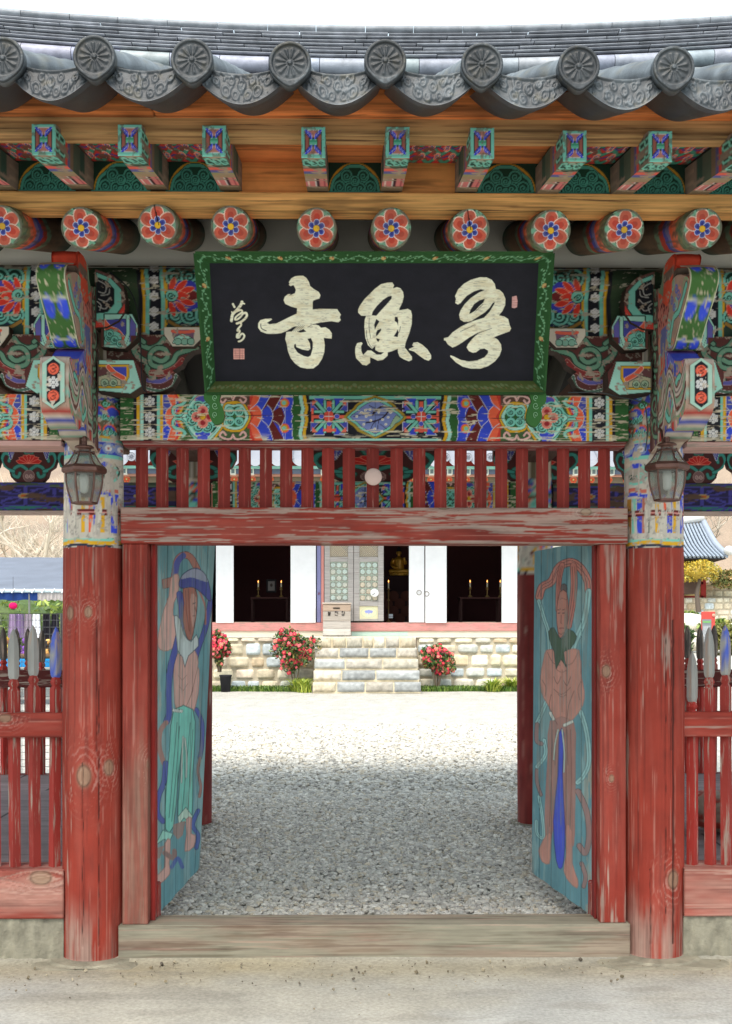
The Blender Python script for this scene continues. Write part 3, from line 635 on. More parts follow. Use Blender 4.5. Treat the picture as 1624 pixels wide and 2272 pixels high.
# canvas U: eave purlin with lotus, crop grid (x 3.248*src, y-600)
U = Cv(-20, 150, 3060, 800, .45, (46, 62, 40))
U.rect(-20, 150, 3060, 225, (84, 72, 52))
def uband(f, d=1):
    def R(a, b, c): U.poly([(f(a), 215), (f(b), 215), (f(b+18), 470), (f(b+14), 790), (f(a+14), 790), (f(a+18), 470)], c)
    R(1105, 1140, BK); R(1140, 1165, YE); R(1168, 1200, TQ); R(1200, 1292, (24, 22, 30)); R(1292, 1320, TQ); R(1320, 1346, YE)
    for y in (220, 325, 455, 582, 705): U.flower(f(1250), y, 27, 14)
    U.poly([(f(1348), 215), (f(1700), 215), (f(1700), 790), (f(1362), 790), (f(1366), 470)], (38, 44, 70))
    for yy2 in (300, 610):
        for xx2 in (1420, 1540, 1660): U.disc(f(xx2), yy2, 78, TQ, edge=DG, ew=5); U.disc(f(xx2), yy2, 58, DG); U.spiral(f(xx2), yy2, 44, 15, TQ)
    U.rect(min(f(1350), f(1700)), 690, max(f(1350), f(1700)), 790, (40, 60, 50)); U.line([(f(1370), 660), (f(1500), 720), (f(1700), 700)], 26, (150, 110, 50), DG, 6, smooth=4)
    U.poly([(f(1400), 400), (f(1450), 330), (f(1560), 330), (f(1640), 400), (f(1660), 450), (f(1640), 520), (f(1550), 580), (f(1450), 580), (f(1400), 520)], (56, 58, 160))
    U.poly([(f(1500), 450), (f(1560), 400), (f(1620), 430), (f(1650), 455), (f(1600), 500), (f(1540), 510)], (104, 34, 34), TQ, 8)
    for (x, y, lx, ly, an) in ((1400, 360, 60, 26, -1.25), (1470, 372, 66, 26, -.75), (1520, 405, 62, 26, -.25), (1400, 560, 60, 26, 1.25), (1470, 545, 66, 26, .75), (1520, 505, 60, 26, .25), (1470, 455, 66, 36, 0)):
        an = an if d > 0 else pi-an; t = np.linspace(0, 2*pi, 20); ex = np.cos(t)*lx; ey = np.sin(t)*ly*(1-.25*np.abs(np.cos(t)))
        U.poly(np.stack([f(x)+ex*cos(an)-ey*sin(an), y+ex*sin(an)+ey*cos(an)], 1), (200, 52, 38), (232, 140, 110), 5)
    U.disc(f(1395), 450, 48, TQ, edge=DG, ew=6); U.spiral(f(1390), 450, 32, 11, DG)
uband(lambda x: x); uband(lambda x: 1540-x, -1)
U.wear(.22, 120, 60, 31, (92, 76, 58), where=lambda x, y: sst(420, 200, y)); U.wear(.04, 80, 20, 33, (160, 150, 130))
uz = Z(590, -.10)
def ucol(p):
    dx = (np.abs(p[:, 0]+0.0)) ; cx = 1640-(1.36-0)*0; px_ = (np.abs(p[:, 0])*-1)
    vx, vy = proj(np.stack([px_, p[:, 1], p[:, 2]], 1)); cxp = vx/.2732
    cxp = np.where(cxp < -10, (np.abs(cxp) % 1500), cxp)
    return U.at(np.clip(cxp, -19, 3059), (vy-532.4)/.2732)
z0, z1 = Z(745, -.11), Z(588, -.11)
zz = np.linspace(z0, z1, 90); xs = np.linspace(-BX-2.6, BX+2.6, 1300); XX, ZZ = np.meshgrid(xs, zz)
zm = z0+(z1-z0)*.55
YYf = np.where(ZZ < zm, -.085, -.085-.05*np.sin(np.clip((ZZ-zm)/(z1-zm), 0, 1)*pi)); pt = np.stack([XX, YYf, ZZ], -1)
m = MB(); m.grid(pt, ucol(pt.reshape(-1, 3)), smooth=True); m.box((-BX-2.6, -.08, z0), (BX+2.6, .10, z1), (60, 56, 40)); m.build('eave_purlin', M['paintx'], gate)
# plaster strip above it
zt = Z(520, -.1); nx = 160; xs = np.linspace(-BX-2.6, BX+2.6, nx); m = MB()
zz = np.linspace(z1-.015, zt+.12, 14); XX, ZZ = np.meshgrid(xs, zz); YP = -.06-.05*sst(z1+.02, z1-.02, ZZ)+.01*fbm(XX*4, ZZ*9, 3)
pc = lin((226, 218, 204))*(.8+.35*fbm(XX*5, ZZ*12, 9)+.0*XX)[..., None]; m.grid(np.stack([XX, YP, ZZ], -1), pc); m.box((-BX-2.6, -.04, z1), (BX+2.6, .05, zt+.12), (170, 160, 150)); m.build('plaster_infill', M['plain'], gate)
# ================================================================== rafters
FLc = Cv(-110, -110, 110, 110, 1.2, (60, 74, 60))
for k in range(6):
    a = k*pi/3+pi/6; FLc.disc(92*cos(a+pi/6*0), 92*sin(a), 26, (110, 158, 130), edge=(40, 60, 50), ew=4)
for k in range(12):
    a = k*pi/6; FLc.disc(98*cos(a), 98*sin(a), 20, (104, 150, 124), edge=(40, 60, 50), ew=3)
def petal(c, a, r0, r1, w, col, edge, ew, in_=None):
    t = np.linspace(0, pi, 12); rr = r0+(r1-r0)*(1-np.cos(t))/2; ww = w*np.sin(t)**.7
    pts = [(r*cos(a)-q*sin(a), r*sin(a)+q*cos(a)) for r, q in zip(rr, ww)]+[(r*cos(a)+q*sin(a), r*sin(a)-q*cos(a)) for r, q in zip(rr[::-1], ww[::-1])]
    c.poly(pts, col, edge, ew)
    if in_: c.poly([(x*.8+cos(a)*(r0+r1)*.1, y*.8+sin(a)*(r0+r1)*.1) for x, y in [((r*.82)*cos(a)-q*.6*sin(a), (r*.82)*sin(a)+q*.6*cos(a)) for r, q in zip(rr, ww)]+[((r*.82)*cos(a)+q*.6*sin(a), (r*.82)*sin(a)-q*.6*cos(a)) for r, q in zip(rr[::-1], ww[::-1])]], in_, None, 0, al=.8)
for k in range(6): petal(FLc, k*pi/3+pi/2, 18, 97, 34, (186, 84, 64), (222, 190, 172), 5, (164, 52, 40))
for k in range(6): petal(FLc, k*pi/3+pi/6, 8, 45, 15, (60, 70, 140), (170, 176, 200), 3, (40, 44, 110))
FLc.disc(0, 0, 15, (206, 158, 40), edge=(120, 90, 30), ew=3)
def rafter_body(s, ang, seed):
    """s metres from the end, ang around"""
    k = s+.02*np.sin(ang*4)+.035*(fbm(ang*2, s*12, seed)-.5)
    cols = [(.0, (120, 130, 100)), (.05, (134, 124, 88)), (.10, (220, 120, 90)), (.15, (232, 104, 66)), (.20, (130, 126, 170)), (.25, (84, 88, 170)), (.30, (190, 70, 54)), (.37, (120, 150, 120)), (.44, (120, 96, 76)), (.7, (70, 90, 76)), (3, (52, 62, 52))]
    c = np.zeros(k.shape+(3,)); 
    for a, col in cols: c[k >= a] = lin(col)
    c[k < 0] = lin((120, 130, 100))
    sc_ = sst(.55, .62, fbm(ang*5, s*60, seed+3, 4))*(s < .12); c = mixc(c, lin((84, 110, 84))*np.ones_like(c), sc_)
    w = sst(.52, .62, fbm(ang*7, s*9, seed+5, 4)); return mixc(c, lin((104, 88, 72))*(.6+.6*fbm(ang*20, s*6, seed))[..., None], w*.75)
YR = -.90; RS = .29
rx = [-170, 5, 180, 350, 512, 702, 868, 1042, 1222, 1385, 1558, 1730]; ryy = [505, 502, 506, 500, 503, 507, 507, 510, 512, 510, 508, 508]
def rafter(x, y, seed, rad=.080, split=False):
    c = np.array([x, YR, 0]); n = 56; a = np.linspace(0, 2*pi, n, endpoint=False)
    ss = np.concatenate([np.linspace(0, .6, 46), np.linspace(.66, 3.2, 14)]); dirv = np.array([0, 1, RS])/math.hypot(1, RS); upv = np.array([0, -RS, 1])/math.hypot(1, RS)
    A, S = np.meshgrid(a, ss); R = rad*(1+.02*(fbm(A*1.5, S*2, seed)-.5))*(1-.06*np.exp(-S/.02))
    xo = seed % 5*.003; pt = np.array([x, YR, y])+S[..., None]*dirv+(R*np.cos(A))[..., None]*np.array([1, 0, 0])+(R*np.sin(A))[..., None]*upv
    m = MB(); m.grid(pt, rafter_body(S, A, seed), closeu=True)
    o = m.build('round_rafter', M['paint'], gate)
    # painted end face
    nr = 44; r = np.linspace(0, 1, nr); AA, RR = np.meshgrid(np.linspace(0, 2*pi, 96, endpoint=False), r)
    pt = np.array([x, YR-.001, y])+(RR*rad*.975*np.cos(AA))[..., None]*np.array([1, 0, 0])+(RR*rad*.975*np.sin(AA))[..., None]*upv
    rot = (seed*.37) % .5-.25; gx = RR*104*np.cos(AA+rot*.3); gy = -RR*104*np.sin(AA+rot*.3); col = FLc.at(gx, gy)
    wv = sst(.60-.06*(seed % 3), .66-.06*(seed % 3), fbm(gx*.03+seed, gy*.03, seed, 4)*.75+.25*RR); col = mixc(col, lin((110, 96, 80))*np.ones_like(col)*(.6+.7*fbm(gx*.2, gy*.02, seed))[..., None], wv*(.25+.6*(RR > .9)))
    if seed % 4 == 1: 
        ck = np.abs(gx-6-.2*gy) < 2.0+1.2*(gy < -20); col[ck & (gy < 0)] = lin((20, 14, 12))
    f = MB(); f.grid(pt, col, closeu=True); e = f.build('rafter_end', M['paint'], o); return o
zr0 = Z(505, YR)
for k, (px_, py_) in enumerate(zip(rx, ryy)): rafter(X(px_, YR), Z(py_, YR, px_), 20+k*3)
step = X(1042, YR)-X(868, YR)
for k in range(1, 5): rafter(X(1730, YR)+k*step, zr0, 70+k); rafter(X(-170, YR)-k*step, zr0, 90+k)
for k in range(-9, 10):      # rear slope rafters, plain undersides
    m = MB(); x = k*.36; m.tube([(x, RY+.9, zr0+.02), (x, RY/2+.02, zr0+(.71+RY/2)*RS)], .075, (58, 56, 46), n=10); m.build('rear_rafter', M['paint'], gate)
# deck above the rafters
m = MB(); yk = RY/2; XE = BX+2.6
rt = zr0+.088
m.add([(-XE, YR+.06, rt), (XE, YR+.06, rt), (XE, yk, rt+RS*(yk-YR)), (-XE, yk, rt+RS*(yk-YR))], [(0, 1, 2, 3)], (74, 66, 64))
m.add([(-XE, YR+.06, rt+.03), (XE, YR+.06, rt+.03), (XE, yk, rt+RS*(yk-YR)+.03), (-XE, yk, rt+RS*(yk-YR)+.03)], [(0, 1, 2, 3)], (74, 66, 64))
m.add([(-XE, RY+.95, rt), (XE, RY+.95, rt), (XE, yk, rt+RS*(yk-YR)), (-XE, yk, rt+RS*(yk-YR))], [(0, 1, 2, 3)], (64, 60, 56))
m.build('rafter_deck', M['plain'], gate)
# ---- wood boards of the eave
def woodcol(seed, base=(176, 122, 70), dark=(96, 60, 36)):
    def cf(p):
        v = p[:, 0]; u = p[:, 2]+p[:, 1]*.7
        w = .05*(fbm(v*.9, u*2, seed)-.5); g1 = fbm(v*1.6, (u+w)*120, seed, 4); g2 = fbm(v*1.1, u*9+w*40, seed+4, 4)
        c = mixc(lin(base)[None]*np.ones_like(p), lin(dark)[None]*np.ones_like(p), sst(.50, .80, g1)*.7); c = c*(.72+.55*g2)[:, None]
        st = sst(.60, .70, fbm(v*1.7, u*22, seed+8, 5)); c = mixc(c, lin((72, 50, 34))[None]*np.ones_like(p), st*.55); return c
    return cf
def board(x0, y0, z0, x1, y1, z1, seed, base=(176, 122, 70), cell=.006, dense=('-y', '-z'), name='eave_board', label=None):
    o = MB().gbox((x0, y0, z0), (x1, y1, z1), cell, woodcol(seed, base), dense, .004).build(name, M['wood'], gate)
    if label: o['label'] = label
    return o
board(-XE, -.86, Z(465, -.86), XE, -.745, Z(427, -.86), 5, (232, 174, 104), label='long plain wood board above the round rafters')  # pine tone raised to stand in for light lacking under the eave
for a, b, s in ((-XE, X(205, -1.36), 6), (X(205, -1.36)+.002, XE, 8)):
    pass
board(-XE, -1.36, Z(300, -1.36), XE, -1.27, Z(250, -1.36), 6, (190, 148, 98), label='weathered brown board above the square rafters')
jx = X(339, -1.41)
board(-XE, -1.415, Z(250, -1.415)+.002, jx-.001, -1.33, Z(195, -1.415), 9, (222, 130, 70), name='tile_seat_board', label='left tile seat board'); board(jx+.001, -1.415, Z(250, -1.415)+.002, XE, -1.33, Z(193, -1.415), 12, (218, 126, 68), name='tile_seat_board', label='right tile seat board')  # orange tone raised in place of missing eave light
# ---- square flying rafters
BE = Cv(-60, -80, 60, 80, 1.2, TQ)
BE.rect(-42, -62, 42, 62, BK); BE.rect(-38, -58, 38, 58, (56, 66, 170))
BE.poly([(-26, -58), (26, -58), (8, -20), (-8, -20)], (176, 112, 100), WH, 3); BE.poly([(-26, 58), (26, 58), (8, 20), (-8, 20)], (176, 112, 100), WH, 3)
BE.poly([(-38, -46), (-20, -22), (-20, 22), (-38, 46)], (150, 84, 72), BK, 2); BE.poly([(38, -46), (20, -22), (20, 22), (38, 46)], (150, 84, 72), BK, 2)
BE.rect(-20, -22, 20, 22, (26, 60, 46)); BE.rect(-18, -14, 18, 16, (92, 168, 140)); BE.rect(-18, -14, 18, 0, (60, 140, 112))
for q in ([(-38, -58), (-14, -40), (-10, -16)], [(38, -58), (14, -40), (10, -16)], [(-38, 58), (-14, 40), (-10, 16)], [(38, 58), (14, 40), (10, 16)]): BE.line(q, 7, (44, 60, 200), WH, 1.2, smooth=4)
BU = Cv(0, 0, 100, 160, 1.5, (118, 100, 86))      # underside: y = distance from the end
BU.rect(0, 4, 100, 46, (90, 104, 84))
for x in (20, 50, 80): BU.disc(x, 22, 17, TQ, edge=DG, ew=2); BU.spiral(x, 22, 10, 4, DG)
BU.line([(0, 40), (50, 48), (100, 40)], 5, DG); BU.rect(0, 50, 100, 64, (206, 92, 76)); BU.rect(0, 64, 100, 76, (86, 88, 140)); BU.rect(0, 76, 100, 88, (140, 134, 92)); BU.rect(0, 88, 100, 104, (150, 128, 100))
BU.rect(0, 104, 100, 146, (190, 110, 108)); BU.rect(42, 104, 50, 146, WH); BU.rect(50, 104, 60, 146, (60, 30, 40)); BU.rect(14, 104, 20, 146, (220, 190, 180)); BU.rect(84, 104, 90, 146, (150, 60, 70)); BU.rect(0, 146, 100, 160, (110, 96, 76))
BU.wear(.18, 60, 14, 5, (150, 132, 112))
BS = Cv(0, 0, 160, 100, 1.5, (110, 96, 84))      # sides
BS.rect(40, 0, 52, 100, (178, 60, 50)); BS.rect(52, 0, 62, 100, (86, 80, 120)); BS.rect(62, 0, 78, 100, (110, 90, 70)); BS.rect(110, 0, 130, 100, (40, 66, 56)); BS.rect(78, 0, 110, 100, (70, 80, 66))
for x in (8, 26): BS.disc(x, 30, 14, TQ, edge=DG, ew=2); BS.disc(x, 70, 14, TQ, edge=DG, ew=2); BS.disc(x, 30, 8, DG); BS.disc(x, 70, 8, DG)
BS.wear(.28, 40, 16, 7, (120, 104, 90))
bx = [-95, 97, 288, 475, 695, 882, 1070, 1275, 1465, 1655]; by = [312, 310, 311, 313, 316, 316, 318, 324, 325, 326]
def flying(x, zc, seed, lean=0):
    hw_, hh = .0415, .0545; m = MB(); L = .64; ns, nw = 60, 16
    s = np.linspace(0, L, ns); dirv = np.array([0, 1, .17]); c0 = np.array([x, -1.43, zc])
    w = np.linspace(-1, 1, nw); S, W = np.meshgrid(s, w); v = BU.at(50+48*W, np.clip(S/.50*150, 0, 159)); base = c0+S[..., None]*dirv
    m.grid(base+np.stack([W*hw_, 0*W, 0*W-hh], -1), v, smooth=False)
    for sg in (-1, 1):
        m.grid(base+np.stack([0*W+sg*hw_, 0*W, W*hh], -1), BS.at(np.clip(S/.50*150, 0, 159), 50-48*W), smooth=False)
    m.grid(base+np.stack([W*hw_, 0*W, 0*W+hh], -1), BS.at(S/.5*120, 50-48*W), smooth=False)
    o = m.build('flying_rafter', M['paint'], gate)
    n1, n2 = 26, 34; U_, V_ = np.meshgrid(np.linspace(-1, 1, n1), np.linspace(-1, 1, n2)); d = np.maximum(np.abs(U_), np.abs(V_))
    pt = c0+np.stack([U_*hw_*1.0, np.where(d > .97, 0, -.003), V_*hh*1.0], -1); col = BE.at(U_*58, -V_*78)
    wv = sst(.60, .66, fbm(U_*3+seed, V_*3, seed, 4)*.8+.2*d); col = mixc(col, lin((120, 104, 84))*np.ones_like(col), wv*.7)
    MB().grid(pt, col, smooth=False).build('rafter_end', M['paint'], o)
for k, (px_, py_) in enumerate(zip(bx, by)): flying(X(px_, -1.43), Z(py_, -1.43, px_), 5+k*7)
fs = X(1465, -1.43)-X(1275, -1.43)
for k in range(1, 4): flying(X(1655, -1.43)+k*fs, Z(318, -1.43), 60+k); flying(X(-95, -1.43)-k*fs, Z(318, -1.43), 80+k)
# ---- panels between them: ceiling board + upright board
CB = Cv(0, 0, 300, 120, 1.6, (186, 52, 46))
for j, y in enumerate((12, 48, 84, 120)):
    CB.line([(x, y+9*sin(x/13.0+j*2)) for x in range(0, 301, 4)], 13, (70, 140, 118), DG, 2)
    CB.line([(x, y+16+4*sin(x/9.0+j)) for x in range(0, 301, 4)], 6, (60, 60, 130))
for j, (y, o_) in enumerate(((28, 30), (66, 68), (104, 30))):
    for x in range(o_, 330, 76): CB.disc(x, y, 15, (212, 90, 70), edge=(230, 190, 170), ew=2); CB.disc(x, y, 8, (60, 60, 130), edge=WH, ew=1.5); CB.disc(x, y, 4, YE)
CB.wear(.12, 40, 20, 3, (110, 70, 60))
GP = Cv(0, 0, 200, 100, 1.6, (24, 50, 36))
GP.disc(100, 100, 92, (190, 140, 40), ry=92); GP.disc(100, 102, 85, (26, 60, 44), ry=87); GP.line([(18, 100), (28, 60), (52, 40), (74, 22), (100, 18), (126, 22), (148, 40), (172, 60), (182, 100)], 9, (74, 150, 130), DG, 2, smooth=4)
for x, y, r in ((72, 48, 20), (128, 48, 20), (48, 80, 20), (152, 80, 20), (82, 84, 18), (118, 84, 18), (100, 62, 16)): GP.disc(x, y, r, (66, 136, 118), edge=(14, 34, 28), ew=2); GP.disc(x, y, r*.72, (22, 56, 44)); GP.spiral(x, y, r*.6, 4, (66, 136, 118))
GP.rect(0, 92, 200, 100, (60, 132, 116))
bays = [('p', 'p'), ('p', 'p'), ('p', 'p'), ('w', 'w'), ('w', 'p'), ('p', 'w'), ('w', 'p'), ('p', 'p'), ('p', 'p')]
xsb = [X(v, -1.43) for v in bx]; xsb = [xsb[0]-fs*k for k in (3, 2, 1)]+xsb+[xsb[-1]+fs*k for k in (1, 2, 3)]
bays = [('p', 'p')]*3+bays+[('p', 'p')]*3
zb0, zb1, zf = Z(429, -.84), Z(360, -.84), Z(300, -1.26)
for k, (cu, cp) in enumerate(bays):
    x0, x1 = xsb[k]+.03, xsb[k+1]-.03; uu = np.linspace(0, 1, 70)
    U_, V_ = np.meshgrid(uu, np.linspace(0, 1, 34)); pt = np.stack([x0+(x1-x0)*U_, -.835+0*U_, zb0+(zb1+.01-zb0)*V_], -1)
    fp = woodcol(30+k, (222, 150, 84), (180, 112, 60)); fc = woodcol(50+k, (218, 128, 70), (176, 94, 52))
    col = GP.at(U_*198, 99-V_*98) if cp == 'p' else fp(pt.reshape(-1, 3))
    if cp == 'p' and k % 2: col = col*.8
    MB().grid(pt, col, smooth=False).box((x0, -.83, zb0), (x1, -.815, zb1+.01), (90, 70, 50)).build('upright_panel', M['paint'], gate)
    pt = np.stack([x0+(x1-x0)*U_, -.835-.44*V_, zb1+(zf-zb1)*V_/(.425/.44)], -1)
    col = CB.at(U_*298, V_*118) if cu == 'p' else fc(pt.reshape(-1, 3))
    MB().grid(pt, col, smooth=False).grid(pt+np.array([0, 0, .015]), np.zeros(3)+.1).build('soffit_panel', M['paint'], gate)
# ================================================================== roof tiles
TY = -1.81; tc = (92, 96, 100)
tx = [5, 208, 425, 643, 855, 1070, 1285, 1496, 1707]; ty_ = [127, 123, 130, 137, 132, 140, 145, 147, 150]
DX = [X(v, TY-.105) for v in tx]; DZ = [Z(y, TY-.105, x) for x, y in zip(tx, ty_)]; ts = (DX[-1]-DX[0])/8
for k in range(1, 8): DX = [DX[0]-ts]+DX+[DX[-1]+ts]; DZ = [Z(128, TY-.105)]+DZ+[Z(142, TY-.105)]
def rz(s): return .428*s
RL = RY/2-.12-TY
def tile_col(p, seed):
    x, y, z = p[..., 0], p[..., 1], p[..., 2]
    n = fbm(x*9, y*9+z*9, seed, 5); n2 = fbm(x*30, y*30+z*30, seed+3, 4)
    c = mixc(lin((66, 70, 74))*np.ones(p.shape), lin((104, 110, 114))*np.ones(p.shape), sst(.35, .7, n)); c = mixc(c, lin((98, 90, 68))*np.ones(p.shape), sst(.58, .75, n2)*.5); return c*(.8+.4*n2)[..., None]
def disc_tile(x, z, seed):
    c = np.array([x, TY-.105, z]); r = .065; na, nr = 108, 40; a = np.linspace(0, 2*pi, na, endpoint=False); q = np.linspace(0, 1, nr); A, Q = np.meshgrid(a, q)
    lip = 1+.16*np.exp(-((np.mod(A-1.5*pi+pi, 2*pi)-pi)/.35)**2)
    R = Q*r*lip; d = R/r
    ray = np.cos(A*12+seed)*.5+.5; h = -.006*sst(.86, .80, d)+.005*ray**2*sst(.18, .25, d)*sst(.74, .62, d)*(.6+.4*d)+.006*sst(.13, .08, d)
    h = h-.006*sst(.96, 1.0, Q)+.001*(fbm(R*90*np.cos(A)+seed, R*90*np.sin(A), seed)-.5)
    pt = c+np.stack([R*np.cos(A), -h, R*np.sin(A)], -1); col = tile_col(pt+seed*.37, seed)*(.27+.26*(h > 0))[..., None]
    m = MB(); m.grid(pt, col, closeu=True); rim = pt[-1]; b = rim.copy(); b[:, 1] += .03; mid = c+(rim-c)*.93; mid[:, 1] = c[1]+.03
    m.grid(np.array([rim, b, mid]), tile_col(np.array([rim, b, mid]), seed), closeu=True)
    o = m.build('eave_disc_tile', M['tile'], gate); return o
def cover_row(x, z, seed):
    m = MB(); a = np.linspace(-.15, pi+.15, 20); ns = 44; s = np.linspace(0, RL, ns); rows = []
    for k, sv in enumerate(s):
        seg = (sv/.33) % 1; r = .060-.006*seg+(.003 if seg < .06 else 0); rows.append(np.stack([x+r*np.cos(a), np.full(20, TY-.075+sv), z-.008+rz(sv)+r*np.sin(a)], 1))
    p = np.array(rows); m.grid(p, tile_col(p, seed)*1.0)
    m.build('cover_tile_row', M['tile'], gate)
def pan_row(x0, x1, z0, z1, seed):
    w = (x1-x0)/2; xc = (x0+x1)/2; zc = (z0+z1)/2; t = np.linspace(-1, 1, 30)
    m = MB(); s = np.linspace(0, RL, 30); T, S = np.meshgrid(t, s)
    top = np.stack([xc+T*w*.92, TY-.045+S, zc-.026+.030*np.abs(T)**2.2+rz(S)-(.006*((S/.2) % 1))], -1); m.grid(top, tile_col(top, seed)*1.05)
    bot = top[:10]-np.array([0, 0, .02]); m.grid(bot, (66, 64, 68))
    o = m.build('pan_tile_row', M['tile'], gate)
    # crescent face
    T, V = np.meshgrid(np.linspace(-1, 1, 110), np.linspace(0, 1, 36)); zt_ = zc-.024+.034*np.abs(T)**2.1; zb_ = zc-.126+.088*np.abs(T)**2.0
    fade = np.abs(T)
    h = np.zeros_like(T); X_ = T*2.6; Y_ = V
    for cx_, cy_, r_ in ((-.9, .35, .30), (.9, .35, .30), (-.35, .28, .22), (.35, .28, .22), (-1.5, .6, .22), (1.5, .6, .22), (0, .62, .25), (-.6, .75, .2), (.6, .75, .2), (1.9, .7, .2), (-1.9, .7, .2)):
        d = np.sqrt((X_-cx_)**2+((Y_-cy_)*1.2)**2)/r_; h += .004*np.exp(-((d-.75)/.22)**2)+.003*np.exp(-(d/.25)**2)
    h += .0035*sst(.55, .68, fbm(T*9+seed, V*4, seed, 3)); h *= sst(.98, .9, V)*sst(.02, .1, V); h += .005*(sst(.90, .97, V)+sst(.08, .03, V))
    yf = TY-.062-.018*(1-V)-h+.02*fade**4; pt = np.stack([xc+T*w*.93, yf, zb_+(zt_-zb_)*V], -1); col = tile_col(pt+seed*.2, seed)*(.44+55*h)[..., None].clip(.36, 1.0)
    f = MB(); f.grid(pt, col)
    bk = pt[[0, -1]]; f.grid(np.array([pt[0], pt[0]+np.array([0, .05, .012])]), (70, 72, 76)); f.grid(np.array([pt[-1], pt[-1]+np.array([0, .03, 0.006])]), (120, 124, 130))
    f.grid(np.array([pt[0]+np.array([0, .05, .012]), pt[0]+np.array([0, .45, .16])]), (52, 50, 52))
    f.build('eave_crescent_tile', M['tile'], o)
for k, (x, z) in enumerate(zip(DX, DZ)):
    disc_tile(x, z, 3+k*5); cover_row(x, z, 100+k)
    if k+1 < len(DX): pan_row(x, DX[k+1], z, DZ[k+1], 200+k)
# rear slope, one plain ribbed sheet, and bed under the tiles
m = MB(); xs = np.arange(-3.9, 3.9, .03); s = np.linspace(0, RL, 24); XX, S = np.meshgrid(xs, s); ze = DZ[8]-.02
m.grid(np.stack([XX, RY-(TY+S), ze+rz(S)+.035*np.cos(XX/ts*2*pi)], -1), tile_col(np.stack([XX, S, S*0], -1), 5)); m.build('rear_tile_slope', M['tile'], gate)
m = MB(); S2 = np.linspace(.42, RL, 10); XX, S = np.meshgrid([-3.9, 3.9], S2); m.grid(np.stack([XX, TY+S, ze-.10+rz(S)], -1), (80, 70, 60)); XX, S = np.meshgrid([-3.9, 3.9], S2); m.grid(np.stack([XX, RY-TY-S, ze-.10+rz(S)], -1), (80, 70, 60)); m.build('roof_bed', M['plain'], gate)
# ridge of stacked thin tiles
YG = RY/2-.17
def curve(x):      # dip in the middle, rising to both ends
    vx = CX+FPX*(x-CAMX)/(YG-CAMY)
    return Z(0, YG)*0+.00000013*1.0*(vx-880)**2
zr_b, zr_t = Z(156, YG), Z(62, YG)
m = MB(); nl = 7; lay0 = Z(130, YG); lay1 = Z(74, YG); hl = (lay1-lay0)/nl
def ridge_piece(m, xa, xb, z0, z1, yo, c, rnd=False):
    xm = (xa+xb)/2; k = max(2, int((xb-xa)/.08)); xs = np.linspace(xa, xb, k)
    if rnd:
        a = np.linspace(0, 2*pi, 16, endpoint=False); r = (z1-z0)/2; XX, A = np.meshgrid(xs, a, indexing='ij'); p = np.stack([XX, YG+yo+r*.9-r*np.cos(A), (z0+z1)/2+curve(XX)+r*np.sin(A)], -1); m.grid(p, c, closeu=True); m.add(p[0], [tuple(range(16))], c); m.add(p[-1], [tuple(range(16))], c)
    else:
        cz = curve(xs); prof = [(yo, z0), (yo-.012, z0+.004), (yo-.012, z1-.003), (yo, z1), (yo+.3, z1), (yo+.3, z0)]
        p = np.array([[(x, YG+a, b+cc) for a, b in prof] for x, cc in zip(xs, cz)]); m.grid(p, c, closeu=True, smooth=False)
        m.add(p[0], [tuple(range(6))], c); m.add(p[-1], [tuple(range(6))], c)
x = -3.9
while x < 3.9: w = .30+RNG.uniform(-.01, .01); ridge_piece(m, x, x+w-.004, zr_b-.03, lay0-.004, -.04, (140+RNG.randint(14), 144+RNG.randint(12), 154+RNG.randint(12)), True); x += w
for l in range(nl):
    x = -3.9+RNG.rand()*.2
    while x < 3.9:
        w = RNG.uniform(.2, .62); g_ = RNG.randint(132, 172); ridge_piece(m, x, x+w-.006, lay0+l*hl+.010, lay0+(l+1)*hl-.002, -.004*(l % 2)-RNG.uniform(0, .010), (g_, g_+2, g_+8)); x += w
m.box((-3.9, YG+.03, zr_b-.2), (3.9, YG+.28, lay1), (30, 28, 32))
x = -3.9
while x < 3.9: w = .30+RNG.uniform(-.01, .01); g_ = RNG.randint(120, 140); ridge_piece(m, x, x+w-.004, lay1+.004, zr_t+.012, -.015, (g_, g_+3, g_+8), True); x += w
o = m.build('roof_ridge', M['tile'], gate); o['label'] = 'roof ridge of stacked thin grey tiles'
# ================================================================== brackets on the front columns
K = Cv(760, 180, 1660, 1270, .6, (70, 52, 46))
K.rect(760, 180, 1660, 1270, BR)
# half-round boss
K.poly([(780, 240), (910, 290), (1010, 400), (1020, 560), (965, 650), (860, 700), (780, 712)], (92, 60, 54)); K.poly([(780, 640), (860, 655), (960, 600), (1010, 520), (1020, 580), (965, 655), (860, 705), (780, 712)], (190, 60, 50))
K.poly([(780, 262), (900, 310), (985, 400), (990, 545), (940, 610), (860, 650), (780, 655)], TQ, DG, 6); K.poly([(780, 300), (870, 335), (925, 400), (925, 520), (870, 585), (780, 595)], (24, 22, 28), DG, 6)
for q in ([(800, 330), (860, 370), (850, 430), (800, 420)], [(820, 450), (880, 440), (890, 400)], [(800, 480), (860, 500), (890, 470)], [(800, 540), (850, 560), (880, 530)], [(790, 500), (820, 530), (810, 570)]): K.line(q, 9, (150, 146, 140), smooth=5)
def block(p, inner, y0):
    K.poly(p, TQL, DG, 8); K.poly(inner, (66, 66, 140), DG, 4)
block([(845, 600), (1075, 600), (1120, 690), (1115, 800), (1010, 885), (845, 870)], [(850, 650), (1020, 640), (1030, 740), (990, 850), (850, 840)], 0)
K.poly([(850, 640), (900, 700), (960, 720), (1020, 790), (990, 850), (850, 840)], (206, 86, 60), (230, 180, 160), 4); K.poly([(845, 740), (900, 720), (980, 760), (1000, 850), (845, 855)], TQ, DG, 5)
